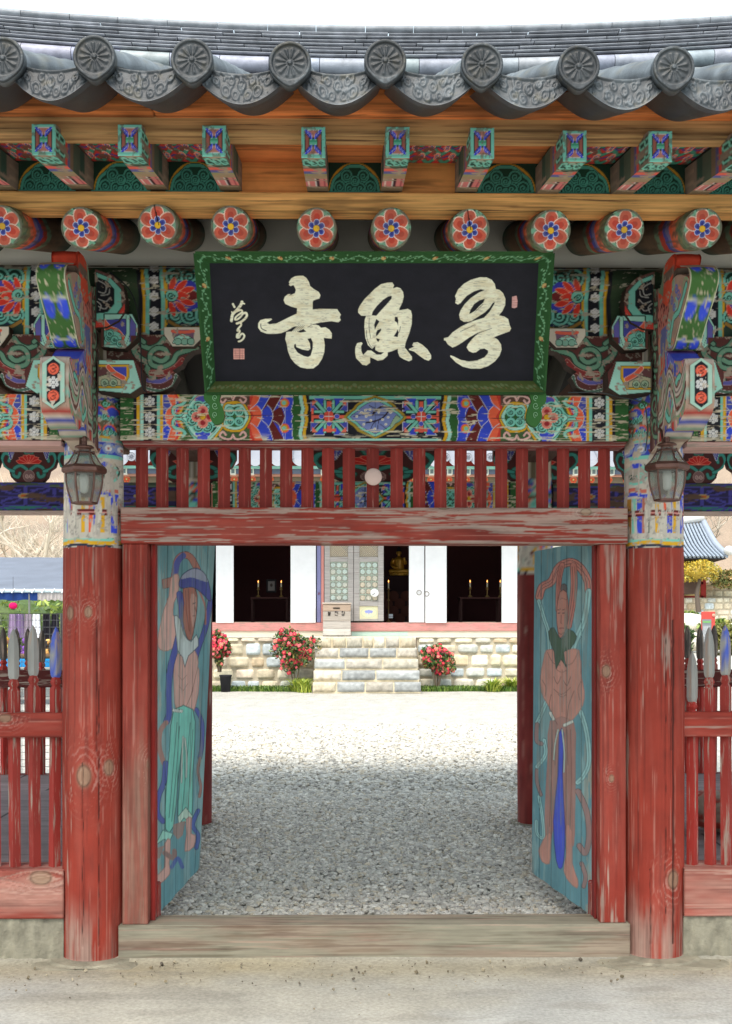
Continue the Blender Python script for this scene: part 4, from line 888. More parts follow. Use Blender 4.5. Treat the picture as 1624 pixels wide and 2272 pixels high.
for x, y in ((880, 800), (930, 810), (975, 840), (890, 760)): K.disc(x, y, 28, TQ, edge=DG, ew=5); K.spiral(x, y, 17, 7, DG)
K.poly([(1060, 620), (1105, 690), (1100, 790), (1050, 830)], (90, 84, 150), DG, 4); K.line([(1040, 620), (1040, 760), (1000, 880)], 26, TQL, DG, 4)
K.poly([(800, 975), (1085, 975), (1155, 1060), (1150, 1190), (1060, 1250), (800, 1225)], TQL, DG, 8); K.poly([(800, 1010), (1050, 1010), (1050, 1110), (1000, 1205), (800, 1205)], YE, DG, 4); K.poly([(800, 1030), (1028, 1030), (1028, 1100), (985, 1185), (800, 1185)], (96, 60, 60))
K.poly([(880, 1030), (1028, 1030), (1025, 1110), (960, 1110)], (60, 66, 160)); K.line([(880, 1030), (930, 1080), (1000, 1120)], 34, (206, 86, 60), (230, 180, 160), 4, smooth=4); K.poly([(800, 1110), (880, 1090), (980, 1140), (985, 1185), (800, 1185)], (168, 160, 130), DG, 4)
for x in (850, 920): K.disc(x, 1160, 30, (150, 168, 140), edge=DG, ew=5); K.spiral(x, 1160, 18, 7, DG)
# scroll arm
K.poly([(1060, 775), (1660, 775), (1660, 880), (1500, 960), (1380, 1120), (1450, 1120), (1390, 1200), (1250, 1235), (1160, 1235), (1060, 900)], (84, 44, 40))
for q, w in (([(1160, 860), (1220, 880), (1290, 850), (1330, 800)], 34), ([(1110, 830), (1090, 900), (1140, 960), (1200, 1000), (1200, 1060), (1250, 1120)], 38), ([(1250, 960), (1310, 985), (1360, 950), (1340, 890), (1270, 880), (1220, 930), (1230, 1010), (1320, 1030), (1400, 990), (1450, 920), (1600, 880)], 34), ([(1130, 800), (1170, 830)], 30)):
    K.line(q, w, (98, 134, 110), (34, 54, 44), 10, smooth=6)
K.line([(1230, 1080), (1330, 1080), (1420, 1040), (1480, 980)], 40, (120, 44, 42), (170, 110, 100), 5, smooth=4); K.line([(1200, 1140), (1300, 1150), (1380, 1110)], 30, (84, 80, 140), (150, 120, 130), 4, smooth=4); K.line([(1170, 1200), (1300, 1225), (1400, 1190), (1430, 1100)], 22, (70, 96, 80), WH, 3, smooth=4)
K.poly([(1330, 705), (1640, 705), (1640, 800), (1575, 868), (1400, 868), (1330, 770)], (190, 178, 160), DG, 6); K.poly([(1390, 730), (1580, 730), (1570, 830), (1420, 840)], (110, 80, 100)); K.line([(1400, 740), (1480, 750), (1570, 740)], 26, (204, 90, 70), smooth=3)
K.poly([(1400, 840), (1420, 790), (1480, 760), (1550, 790), (1580, 830), (1560, 850)], TQL, DG, 5)
for x in (1445, 1500, 1550): K.disc(x, 825, 26, (120, 160, 140), edge=DG, ew=5)
K.wear(.06, 60, 50, 3, (146, 130, 114))
def kmap(u, v, Y): return P(u*.2732, 532.4+v*.2732, Y)
def plate(name, outline, Y, th, mirror, cell=6.0, edge=(70, 54, 46), label=None):
    o2 = np.array(outline, float); m = MB()
    a = np.array([kmap(u, v, Y) for u, v in o2])
    n = len(o2); bk = a+np.array([0, th, 0]); fr = a
    m.add(np.concatenate([fr, bk]), [tuple(range(n)), tuple(range(2*n-1, n-1, -1))]+[(i, n+i, n+(i+1) % n, (i+1) % n) for i in range(n)], edge)
    us = np.arange(o2[:, 0].min(), o2[:, 0].max()+cell, cell); vs = np.arange(o2[:, 1].min(), o2[:, 1].max()+cell, cell); U_, V_ = np.meshgrid(us, vs)
    cu, cvv = U_[:-1, :-1]+cell/2, V_[:-1, :-1]+cell/2; ins = np.zeros(cu.shape, bool); q = np.concatenate([o2, o2[:1]])
    for p1, p2 in zip(q[:-1], q[1:]):
        if p1[1] == p2[1]: continue
        c = (cvv > p1[1]) != (cvv > p2[1]); ins ^= c & (cu < p1[0]+(cvv-p1[1])*(p2[0]-p1[0])/(p2[1]-p1[1]))
    x_ = U_*.2732; y_ = 532.4+V_*.2732; u = (x_-CX)/FPX; v = (HY-y_)/FPX; rx_ = sin(YAW)+u*cos(YAW); ry_ = cos(YAW)-u*sin(YAW); t = (Y-.002-CAMY)/ry_
    pt = np.stack([CAMX+rx_*t, 0*t+Y-.002, EYE+v*t], -1); idx = np.arange(U_.size).reshape(U_.shape); F = np.stack([idx[:-1, :-1], idx[1:, :-1], idx[1:, 1:], idx[:-1, 1:]], -1)[ins]
    m.add(pt.reshape(-1, 3), F, K.at(U_, V_).reshape(-1, 3))
    o = m.build(name, M['paint'], gate, mirror=mirror)
    return o
plates = [('bracket_boss', [(770, 236), (910, 286), (1000, 370), (1020, 480), (1012, 580), (960, 655), (860, 706), (770, 714)], -.20, .09),
          ('bearing_block', [(820, 600), (1075, 600), (1120, 690), (1115, 800), (1010, 885), (820, 870)], -.17, .14),
          ('bearing_block', [(790, 975), (1085, 975), (1155, 1060), (1150, 1190), (1060, 1250), (790, 1225)], -.21, .16),
          ('scroll_bracket', [(820, 770), (1640, 770), (1640, 880), (1560, 900), (1500, 960), (1480, 1010), (1400, 1060), (1450, 1100), (1400, 1190), (1300, 1232), (1180, 1244), (820, 1244)], -.10, .09),
          ('cap_block', [(1330, 708), (1640, 708), (1640, 800), (1575, 865), (1400, 865), (1330, 770)], -.15, .13)]
for nm, ol, Y, th in plates:
    for mir_ in ([], [-BX], [0.0], [-BX, 0.0]):
        plate(nm, ol, Y, th, mir_ or None)
# carved arm pointing out of each column, profile in the (y, z) plane
SB = Cv(-.9, 2.25, .0, 3.2, 420, (156, 128, 112))
def rs(a, b): return a+(b-a)*RNG.rand()
SB.rect(-.30, 2.25, 0, 3.2, (110, 72, 64))
for k in range(120):
    a_, b_ = -.3-.55*RNG.rand(), 2.3+.75*RNG.rand(); SB.spiral(a_, b_, .016+.020*RNG.rand(), .009, [TQ, (196, 120, 100), (90, 96, 160), (120, 150, 110)][k % 4], a0=RNG.rand()*6)
for k in range(7):
    z = 2.33+k*.105; SB.line([(-.26, z), (-.17, z+.03), (-.14, z+.08), (-.2, z+.1), (-.23, z+.06)], .016, (104, 140, 116), (34, 54, 44), .005, smooth=4)
SB.line([(-.72, 2.50), (-.62, 2.40), (-.52, 2.47), (-.46, 2.56), (-.38, 2.50), (-.36, 2.38)], .03, (176, 160, 146), (90, 60, 54), .005, smooth=5)
SB.line([(-.66, 2.38), (-.5, 2.37), (-.42, 2.45), (-.34, 2.42)], .02, (104, 140, 116), smooth=5); SB.disc(-.55, 2.56, .03, (64, 74, 160)); SB.disc(-.47, 2.60, .03, (120, 80, 70)); SB.poly([(-.5, 2.66), (-.44, 2.55), (-.40, 2.6), (-.36, 2.68)], (64, 72, 150), WH, .004)
SB.poly([(-.50, 2.94), (-.2, 2.98), (-.2, 2.78), (-.46, 2.76)], (176, 104, 92))
for k in range(60): SB.disc(rs(-.48, -.22), rs(2.79, 2.94), .0055, (84, 26, 26), ry=.008)
SB.poly([(-.52, 3.02), (-.34, 3.02), (-.30, 2.94), (-.44, 2.86), (-.52, 2.9)], (200, 74, 50)); SB.poly([(-.6, 3.2), (-.42, 3.2), (-.42, 3.01), (-.6, 3.01)], (196, 74, 50)); SB.poly([(-.60, 3.01), (-.38, 3.01), (-.40, 2.97), (-.56, 2.97)], (110, 92, 80))
SB.poly([(-.44, 2.78), (-.34, 2.78), (-.34, 2.66), (-.40, 2.62)], (92, 96, 140)); SB.poly([(-.42, 2.66), (-.33, 2.66), (-.33, 2.58), (-.42, 2.6)], (190, 80, 60)); SB.poly([(-.30, 3.06), (-.20, 3.1), (-.18, 2.9), (-.26, 2.84)], (120, 70, 62), TQ, .006)
SB.poly([(-.40, 3.04), (-.32, 3.05), (-.30, 2.96), (-.38, 2.92)], (110, 124, 100))
for k in range(12): SB.rect(-.75+.05*k, 2.25, -.72+.05*k, 2.345, [(176, 60, 56), (206, 190, 176), (70, 80, 160), (200, 150, 140)][k % 4])
for q in ([(-.70, 2.42), (-.62, 2.52), (-.54, 2.44), (-.48, 2.36), (-.40, 2.44)], [(-.30, 2.36), (-.24, 2.44), (-.30, 2.5), (-.22, 2.56)], [(-.70, 2.88), (-.62, 2.80), (-.54, 2.78), (-.50, 2.70)]): SB.line(q, .024, TQ, (40, 60, 50), .005, smooth=5)
SB.rect(-.29, 2.25, 0, 3.2, (88, 54, 50), al=.8)
for k in range(8):
    z = 2.32+k*.10
    SB.line([(-.27, z), (-.20, z+.015), (-.16, z+.05), (-.19, z+.085), (-.235, z+.075), (-.225, z+.045)], .016, (112, 150, 122), (34, 54, 44), .005, smooth=5)
for o_, col_, w_ in ((0, (98, 56, 50), .050), (0, (186, 170, 158), .034), (.0, (112, 96, 92), .008), (.045, (120, 150, 124), .020), (.085, (96, 50, 46), .020), (.11, (190, 176, 164), .014)):
    SB.line([(-.70, 2.56-o_), (-.64, 2.48-o_*.9), (-.58, 2.46-o_*.8), (-.53, 2.52-o_*.6), (-.48, 2.56-o_*.6), (-.43, 2.50-o_*.7), (-.38, 2.42-o_*.6), (-.31, 2.40-o_*.5)], w_, col_, smooth=6)
for a in range(5): SB.disc(-.50+.020*(a-2), 2.615+.012*(2-abs(a-2)), .012, (62, 74, 176), ry=.030, edge=(150, 150, 190), ew=.003)
for k in range(8): SB.line([(-.46+.018*k, 2.60), (-.45+.018*k, 2.67)], .006, [(176, 60, 56), TQ][k % 2])
SB.wear(.07, .03, .03, 5, (150, 134, 118))
def arm_bracket(sg, seed):
    t = .046; x0 = sg*BX
    up = [(-.12, 2.99), (-.34, 2.97), (-.39, 3.04), (-.52, 3.055), (-.545, 3.03), (-.53, 2.98), (-.50, 2.95), (-.60, 2.95), (-.70, 2.92), (-.775, 2.885), (-.76, 2.85), (-.70, 2.80), (-.62, 2.74), (-.56, 2.69), (-.50, 2.665), (-.44, 2.68), (-.42, 2.66), (-.34, 2.60), (-.12, 2.60)]
    lo = [(-.12, 2.69), (-.34, 2.69), (-.46, 2.66), (-.56, 2.60), (-.66, 2.575), (-.725, 2.565), (-.735, 2.46), (-.725, 2.37), (-.64, 2.325), (-.56, 2.30), (-.50, 2.33), (-.44, 2.32), (-.40, 2.295), (-.30, 2.29), (-.12, 2.29)]
    mainm = MB()
    for pl in (sm(up, 3, True), sm(lo, 3, True)):
        pl = np.array(pl); n = len(pl)
        for s in (-1, 1):
            # dense painted flank
            cell = .0042; us = np.arange(pl[:, 0].min(), pl[:, 0].max()+cell, cell); vs = np.arange(pl[:, 1].min(), pl[:, 1].max()+cell, cell); U_, V_ = np.meshgrid(us, vs); cu, cv_ = U_[:-1, :-1]+cell/2, V_[:-1, :-1]+cell/2; ins = np.zeros(cu.shape, bool); q = np.concatenate([pl, pl[:1]])
            for p1, p2 in zip(q[:-1], q[1:]):
                if p1[1] == p2[1]: continue
                c = (cv_ > p1[1]) != (cv_ > p2[1]); ins ^= c & (cu < p1[0]+(cv_-p1[1])*(p2[0]-p1[0])/(p2[1]-p1[1]))
            bul = .008*(fbm(U_*14, V_*14, seed, 3)-.3)+.012*np.sin(np.clip((U_+.75)/.6, 0, 1)*pi)
            pt = np.stack([x0+s*(t+bul), U_, V_], -1); idx = np.arange(U_.size).reshape(U_.shape); F = np.stack([idx[:-1, :-1], idx[1:, :-1], idx[1:, 1:], idx[:-1, 1:]], -1)[ins]
            mainm.add(pt.reshape(-1, 3), F, SB.at(U_, V_).reshape(-1, 3), True)
        w = np.linspace(-t-.013, t+.013, 6); PP = np.concatenate([pl, pl[:1]]); W, I = np.meshgrid(w, np.arange(len(PP))); pt = np.stack([x0+W, PP[I, 0]-.006*(1-(W/t)**2), PP[I, 1]], -1); col = SB.at(PP[I, 0]+.012, PP[I, 1]); sb_ = np.concatenate([[0], np.cumsum(np.linalg.norm(np.diff(PP, axis=0), axis=1))])[I]; bn = np.array([lin(v) for v in ((170, 146, 130), (176, 66, 58), (206, 190, 172), (70, 84, 170), (190, 176, 160), (130, 160, 138))])[(sb_/.034).astype(int) % 6]; ff = (PP[I, 1] < 2.37) & (PP[I, 0] > -.72); col = np.where(ff[..., None], bn*(.75+.5*fbm(W*90+seed, sb_*50, seed))[..., None], col); mainm.grid(pt, col)
        mainm.prism(pl*np.array([1, 1]), lambda a, b, s_: (x0-t*.9+s_, a, b), 2*t*.9, (100, 84, 74))
    o = mainm.build('arm_bracket', M['paint'], gate); o['label'] = ('left' if sg < 0 else 'right')+' carved bracket reaching out over the lantern'
    # tongue ribbon, green with blue leaves
    T = Cv(-1, 0, 1, 1, 90, (58, 92, 44))
    for y in (.12, .52, .86):
        for s in (-1, 1): T.disc(s*.5, y, .36, (52, 72, 190), ry=.09)
        T.line([(-.95, y-.08), (0, y-.05), (.95, y-.08)], .022, (170, 170, 140), smooth=3)
    T.line([(0, 0), (0, 1)], .06, (170, 168, 140)); T.line([(-.96, 0), (-.96, 1)], .09, (190, 184, 160)); T.line([(.96, 0), (.96, 1)], .09, (190, 184, 160)); T.wear(.02, .12, .04, seed, (166, 156, 130))
    prof = sm([(-.66, 2.965), (-.76, 2.93), (-.79, 2.88), (-.74, 2.82), (-.66, 2.76), (-.60, 2.71), (-.545, 2.665), (-.50, 2.655)], 6); w = np.linspace(-1, 1, 20); W, I = np.meshgrid(w, np.arange(len(prof))); tt = I/(len(prof)-1)
    hwid = .060-.006*tt
    pt = np.stack([x0+W*hwid, prof[I, 0]-.012+.010*np.abs(W), prof[I, 1]], -1); mm = MB(); mm.grid(pt, T.at(W, tt)); mm.grid(pt+np.array([0, .02, .012]), (160, 146, 126)); mm.grid(np.array([pt[:, 0], pt[:, 0]+np.array([0, .02, .012])]), (150, 130, 112)); mm.grid(np.array([pt[:, -1], pt[:, -1]+np.array([0, .02, .012])]), (150, 130, 112)); mm.build('tongue', M['paint'], o)
    # orange head
    mm = MB(); pr = [(-.50, 3.065), (-.55, 3.055), (-.575, 3.03), (-.56, 3.0), (-.585, 2.985), (-.56, 2.965), (-.50, 2.95), (-.50, 2.90), (-.54, 2.88), (-.53, 2.84), (-.48, 2.84)]; pr = sm(pr, 4); W, I = np.meshgrid(np.linspace(-.052, .052, 10), np.arange(len(pr)))
    cc = np.where((I < 16)[..., None], lin((206, 70, 44)), np.where((I < 26)[..., None], lin((118, 98, 84)), lin((204, 78, 54)))); cc = cc*(.7+.5*fbm(W*40+seed, I*.3, seed))[..., None]
    mm.grid(np.stack([x0+W, pr[I, 0]+.01*np.abs(W/.052)**2, pr[I, 1]], -1), cc)
    for s in (-1, 1): mm.grid(np.stack([0*W+x0+s*.052, pr[I, 0]+.0+(W+.052)*.9, pr[I, 1]], -1), cc*.9)
    mm.build('bracket_head', M['paint'], o)
    # plaque with two red rounds and a white flower
    C2 = Cv(-1, -2.3, 1, 2.3, 40, (150, 178, 160)); C2.poly([(-.62, -1.6), (0, -2.05), (.62, -1.6), (.62, 1.6), (0, 2.05), (-.62, 1.6)], (24, 22, 28))
    for s in (-1, 1):
        C2.disc(0, s*1.18, .5, (206, 88, 64)); C2.line([(-.25, s*1.18-.25), (.1, s*1.18-.3), (.25, s*1.18-.1), (-.1, s*1.18), (.2, s*1.18+.15), (-.1, s*1.18+.33), (-.28, s*1.18+.15)], .07, (90, 28, 24), smooth=4); C2.disc(0, s*1.18-.4, .05, (90, 28, 24))
    C2.flower(0, 0, .36, .17); C2.wear(.06, .5, .5, seed, (180, 164, 146))
    pl = [(-.046, -.078), (0, -.108), (.046, -.078), (.046, .078), (0, .108), (-.046, .078)]; mm = MB(); mm.prism(pl, lambda a, b, s_: (x0+a, -.742+s_-.09*b*0, 2.462+b), .05, (160, 146, 130))
    U_, V_ = np.meshgrid(np.linspace(-1, 1, 28), np.linspace(-1, 1, 64)); lim = np.clip((2.3-np.abs(V_)*2.3)/.64, 0, 1); pt = np.stack([x0+U_*lim*.045, 0*U_-.744, 2.462+V_*.107], -1); mm.grid(pt, C2.at(U_*lim, -V_*2.3), smooth=False); mm.build('end_plaque', M['paint'], o)
arm_bracket(-1, 5); arm_bracket(1, 9)
# rear brackets seen through the transom
RB = Cv(-70, 0, 70, 90, 2.4, (70, 34, 32))
RB.rect(-70, 0, 70, 6, (30, 92, 84)); RB.poly([(-18, 4), (18, 4), (10, 26), (-10, 26)], (60, 110, 96), DG, 2); RB.poly([(-12, 7), (12, 7), (7, 23), (-7, 23)], (90, 60, 80))
for k in range(-3, 4): 
    a = -pi/2+k*.42; RB.poly([(0, 46), (22*cos(a)-5*sin(a), 46+18*sin(a)+5*cos(a)), (30*cos(a), 46+20*sin(a)), (22*cos(a)+5*sin(a), 46+18*sin(a)-5*cos(a))], (176, 34, 30), (200, 110, 90), 1)
for s in (-1, 1):
    RB.line([(s*4, 58), (s*18, 50), (s*32, 56), (s*34, 70), (s*24, 74), (s*20, 66)], 6, (60, 120, 108), DG, 1.5, smooth=5); RB.line([(s*34, 62), (s*50, 56), (s*60, 40), (s*54, 24), (s*42, 28), (s*44, 40)], 6, (60, 130, 118), DG, 1.5, smooth=5)
    for k in range(3): RB.line([(s*40, 34), (s*(34+k*5), 18)], 4, (70, 70, 140), WH, .6)
RB.disc(0, 72, 12, (110, 80, 78), edge=(150, 120, 110), ew=1); RB.spiral(-4, 72, 5, 1.5, (170, 140, 130)); RB.spiral(5, 72, 5, 1.5, (170, 140, 130))
def rear_plate(x, w=.46, nm='carved_support'):
    z0 = Z(1072, RY); h = .30; sc_ = w/62
    ol = [(-62, 0), (62, 0), (62, 34), (56, 52), (44, 60), (40, 74), (30, 84), (-30, 84), (-40, 74), (-44, 60), (-56, 52), (-62, 34)]; ol = np.array(ol, float); m = MB()
    q = np.array([(x+a*sc_, RY-.06, z0+(84-b)/84*h) for a, b in ol]); n = len(q); m.add(np.concatenate([q, q+np.array([0, .08, 0])]), [tuple(range(n)), tuple(range(2*n-1, n-1, -1))]+[(i, n+i, n+(i+1) % n, (i+1) % n) for i in range(n)], (90, 40, 36))
    c = 1.3; U_, V_ = np.meshgrid(np.arange(-62, 62+c, c), np.arange(0, 84+c, c)); cu, cv_ = U_[:-1, :-1]+c/2, V_[:-1, :-1]+c/2; ins = np.zeros(cu.shape, bool); qq = np.concatenate([ol, ol[:1]])
    for p1, p2 in zip(qq[:-1], qq[1:]):
        if p1[1] == p2[1]: continue
        k = (cv_ > p1[1]) != (cv_ > p2[1]); ins ^= k & (cu < p1[0]+(cv_-p1[1])*(p2[0]-p1[0])/(p2[1]-p1[1]))
    idx = np.arange(U_.size).reshape(U_.shape); F = np.stack([idx[:-1, :-1], idx[1:, :-1], idx[1:, 1:], idx[:-1, 1:]], -1)[ins]
    m.add(np.stack([x+U_*sc_, 0*U_+RY-.062, z0+(84-V_)/84*h], -1).reshape(-1, 3), F, RB.at(U_, V_).reshape(-1, 3)); m.build(nm, M['paint'], gate)
rear_plate(X(828, RY), .47)
for s in (-1, 1):
    rear_plate(s*(BX+.0), .33)
    for k in range(5): rear_plate(s*(2.57+.43*(k-1)), .212)
m = MB(); m.box((-XE, RY-.12, Z(1072, RY)+.30), (XE, RY+.12, Z(1072, RY)+.52), (46, 70, 60)); m.build('rear_purlin', M['paintx'], gate)
m = MB()
for s in (-1, 1):
    for y0, y1, zz in ((.12, RY-.12, 2.86),): m = MB(); m.box((s*BX-.1, y0, zz-.16), (s*BX+.1, y1, zz+.1), (88, 60, 48), .02); m.build('cross_beam', M['paint'], gate)
m = MB(); m.obox((-1.86, 1.75, 2.93), np.array([[1, 0, 0], [0, 1, -.0], [0, 0, 1]]), (.05, 1.75, .16), (110, 74, 52), .01); o = m.build('tie_beam', M['wood'], gate)
for s in (-1, 1):
    m = MB(); m.obox((s*(BX+1.0), 1.75, 3.02), np.eye(3), (.06, 1.7, .10), (96, 66, 50), .01); m.build('tie_beam', M['wood'], gate)
# ================================================================== door leaves
def leaf(name, bh, bf, zt, topf, cvs, crop, hinge_red, label):
    """bh hinge-bottom xyz, bf far-bottom xyz, topf far-top xyz; painted face looks to the gate's middle"""
    bh, bf, topf = map(np.array, (bh, bf, topf)); th = np.array([bh[0]+.0, bh[1], zt]); n1, n2 = 150, 420
    S, T = np.meshgrid(np.linspace(0, 1, n1), np.linspace(0, 1, n2)); bot = bh+(bf-bh)*S[..., None]; top = th+(topf-th)*S[..., None]; pt = bot+(top-bot)*T[..., None]
    sg = 1 if bh[0] < 0 else -1
    gaps = [0, .22, .44, .66, .86, 1]; dg = np.min(np.abs(S[..., None]-np.array(gaps[1:-1])), -1); groove = np.exp(-(dg/.006)**2)
    pt[..., 0] += sg*(-.006*groove+.003*np.sin(S*23)); vx, vy = proj(pt); cx = (vx/.8874-crop[0])*2.271; cy = (vy/.8874-crop[1])*2.271
    col = cvs.at(cx, cy); col = mixc(col, lin((30, 44, 46))*np.ones_like(col), np.clip(groove, 0, .8))
    nz = fbm(S*40, T*6, 7, 4); col = col*(.84+.32*nz)[..., None]
    pm = sst(.60, .66, fbm(S*7, T*4, 12, 5)*.6+fbm(S*60, T*9, 3, 3)*.4); col = mixc(col, lin((142, 146, 136))*np.ones_like(col), pm*.6); str_ = sst(.56, .70, fbm(S*110, T*7, 31, 4)); col = mixc(col, lin((132, 158, 156))*np.ones_like(col), str_*.32); col = mixc(col, lin((122, 138, 134))*np.ones_like(col), .14*np.ones(S.shape))
    m = MB(); m.grid(pt, col, smooth=False); bk = pt[::20, ::10].copy(); bk[..., 0] -= sg*.035; m.grid(bk, (110, 80, 64), smooth=False)
    for e in (pt[:, 0], pt[:, -1], pt[0], pt[-1]): m.grid(np.array([e[::5], e[::5]-np.array([sg*.035, 0, 0])]), (96, 116, 112), smooth=False)
    o = m.build(name, M['paint'], gate); o['label'] = label
    r = MB(); r.box((bh[0]-.01*sg-.02, bh[1]-.05, GZ+.03), (bh[0]-.01*sg+.045*sg, bh[1]+.03, .24), (150, 50, 44), .006); r.build('pivot_block', M['wearz'], o)
    return o
FL = (206, 160, 148); FLD = (160, 112, 100)
LD = Cv(20, -60, 460, 2300, .6, (96, 146, 154))
LD.wear(.30, 40, 500, 3, (128, 164, 166)); LD.wear(.12, 30, 200, 9, (150, 156, 146), where=lambda x, y: sst(200, 90, x))
LD.line([(195, 235), (212, 140), (250, 108), (290, 125), (325, 190)], 34, (176, 110, 96), DR, 3, smooth=5); LD.line([(197, 235), (212, 150), (245, 112)], 34, (74, 80, 158), smooth=4)
LD.poly([(125, 248), (200, 228), (205, 285), (130, 300)], (170, 106, 92), DR, 3)
LD.line([(400, 372), (372, 520), (330, 640), (300, 760), (290, 890)], 26, (66, 72, 160), (30, 30, 60), 3, smooth=5); LD.line([(335, 310), (370, 400), (372, 500)], 10, (176, 110, 96), smooth=4)
LD.line([(320, 985), (352, 1060), (352, 1180), (340, 1260)], 20, (70, 78, 160), (40, 60, 60), 3, smooth=5); LD.line([(340, 1260), (330, 1340), (345, 1420), (338, 1480)], 12, (160, 110, 100), DR, 2, smooth=5); LD.line([(330, 1560), (300, 1640), (330, 1700), (320, 1770)], 20, (70, 90, 160), (30, 40, 70), 3, smooth=5)
LD.poly([(310, 740), (335, 760), (330, 900), (300, 1010), (265, 1100), (250, 1142), (225, 1105), (232, 1020), (262, 960), (300, 880)], FL, FLD, 4, smooth=2)
LD.poly([(195, 690), (240, 670), (310, 650), (330, 720), (315, 800), (290, 900), (250, 985), (205, 975), (195, 900)], FL, FLD, 4, smooth=2)
for q in ([(215, 790), (240, 820), (265, 790)], [(220, 850), (245, 880), (270, 840)], [(240, 700), (245, 960)]): LD.line(q, 3, FLD)
LD.poly([(192, 985), (300, 985), (312, 1150), (300, 1350), (295, 1600), (250, 1625), (215, 1590), (225, 1400), (240, 1180), (215, 1400), (190, 1650), (145, 1665), (148, 1450), (168, 1200)], (118, 196, 180), (40, 90, 84), 5, smooth=2)
for q in ([(210, 1060), (190, 1300), (165, 1600)], [(225, 1080), (205, 1350), (180, 1620)], [(285, 1060), (265, 1300), (240, 1560)], [(300, 1100), (285, 1350), (270, 1580)], [(250, 1150), (255, 1400)]): LD.line(q, 4, (50, 110, 100))
LD.poly([(215, 1595), (260, 1540), (298, 1590), (290, 1640), (250, 1600), (220, 1640)], (190, 214, 196), (40, 90, 84), 4); LD.poly([(85, 1760), (130, 1670), (188, 1690), (165, 1740), (140, 1720), (110, 1740)], (150, 206, 190), (40, 90, 84), 4)
LD.poly([(190, 1640), (255, 1620), (240, 1700), (215, 1720), (190, 1690)], (150, 126, 118), FLD, 3); LD.poly([(80, 1780), (135, 1760), (110, 1830), (85, 1830)], (150, 126, 118), FLD, 3)
LD.poly([(262, 1610), (292, 1600), (290, 1690), (315, 1700), (305, 1765), (255, 1790), (265, 1690)], FL, FLD, 4, smooth=2); LD.poly([(143, 1745), (172, 1725), (165, 1860), (168, 1920), (105, 1980), (92, 1930), (143, 1880)], FL, FLD, 4, smooth=2)
LD.line([(140, 1800), (190, 1830), (195, 1790)], 22, (140, 110, 104), FLD, 3, smooth=3); LD.line([(180, 1880), (215, 1830), (240, 1880)], 22, (74, 96, 160), smooth=3)
LD.line([(192, 990), (235, 995)], 16, (200, 204, 196), DG, 2); LD.line([(245, 1140), (238, 1280), (236, 1400)], 7, (190, 200, 190), DG, 1.5, smooth=4); LD.line([(255, 1150), (265, 1260), (262, 1370)], 7, (190, 200, 190), DG, 1.5, smooth=4)
LD.poly([(175, 240), (212, 215), (222, 250), (215, 330), (192, 380), (188, 450), (212, 480), (205, 610), (160, 650), (115, 645), (100, 600), (115, 510), (135, 420), (165, 340)], FL, FLD, 4, smooth=2)
LD.line([(225, 330), (238, 470), (210, 610), (175, 740), (162, 880), (165, 1000), (150, 1055)], 32, (66, 74, 160), (30, 34, 70), 3, smooth=5); LD.line([(148, 1060), (115, 1110), (110, 1200), (135, 1290)], 22, (162, 116, 106), FLD, 3, smooth=5); LD.line([(145, 1290), (135, 1400), (105, 1480), (98, 1570), (130, 1620)], 26, (74, 86, 160), (30, 34, 70), 3, smooth=5)
LD.poly([(245, 295), (300, 285), (325, 340), (318, 460), (292, 590), (262, 565), (245, 480), (250, 380)], (172, 104, 86), DR, 4, smooth=2); LD.poly([(290, 330), (320, 350), (316, 450), (300, 520), (285, 420)], (196, 146, 132), None, 0, smooth=2)
for q in ([(258, 310), (262, 420), (280, 540)], [(275, 300), (280, 420), (286, 560)]): LD.line(q, 4, (120, 60, 50))
LD.line([(300, 385), (314, 380)], 5, (60, 40, 40)); LD.line([(300, 455), (312, 452)], 4, (130, 50, 50)); LD.line([(312, 400), (318, 430)], 4, (130, 70, 60))
LD.poly([(195, 455), (225, 470), (250, 560), (290, 600), (320, 560), (332, 625), (275, 680), (255, 745), (243, 690), (215, 650), (205, 560)], (196, 206, 204), (60, 70, 80), 4, smooth=2)
LD.poly([(222, 260), (250, 212), (310, 182), (360, 205), (392, 270), (402, 372), (350, 325), (300, 292), (232, 296)], (62, 66, 150), (30, 30, 60), 4, smooth=3); LD.poly([(232, 245), (255, 212), (310, 186), (360, 208), (385, 260), (340, 250), (290, 235)], (168, 172, 186), None, 0, smooth=3, al=.8)
RD = Cv(30, -60, 500, 2300, .6, (92, 138, 148))
RD.wear(.26, 40, 500, 13, (124, 156, 158)); RD.wear(.14, 26, 200, 19, (156, 150, 134), where=lambda x, y: sst(330, 450, x))
PKR = (196, 122, 108); RB_ = (150, 190, 188)
RD.line([(132, 345), (150, 290), (200, 260), (235, 190), (270, 160), (320, 150), (370, 185), (405, 250), (413, 310)], 40, PKR, DR, 4, smooth=5)
for o_ in (-9, 9): RD.line([(132+o_, 345), (150, 290+o_), (200, 260+o_), (235, 190+o_), (270, 160+o_), (320, 150+o_), (370, 185+o_), (405+o_, 250), (413+o_, 310)], 3, DR, smooth=5)
for q, w in (([(413, 315), (390, 470), (350, 570), (322, 660), (322, 850)], 30), ([(130, 370), (160, 470), (188, 580), (190, 860)], 20), ([(368, 1000), (402, 1120), (414, 1280), (385, 1360), (350, 1400)], 24), ([(178, 930), (135, 1030), (120, 1060)], 22), ([(160, 1160), (168, 1240), (120, 1310)], 20), ([(130, 1480), (150, 1600), (155, 1710), (120, 1690), (115, 1620)], 16)):
    RD.line(q, w, RB_, (60, 90, 96), 3, smooth=5); RD.line(q, 3, (70, 110, 116), smooth=5)
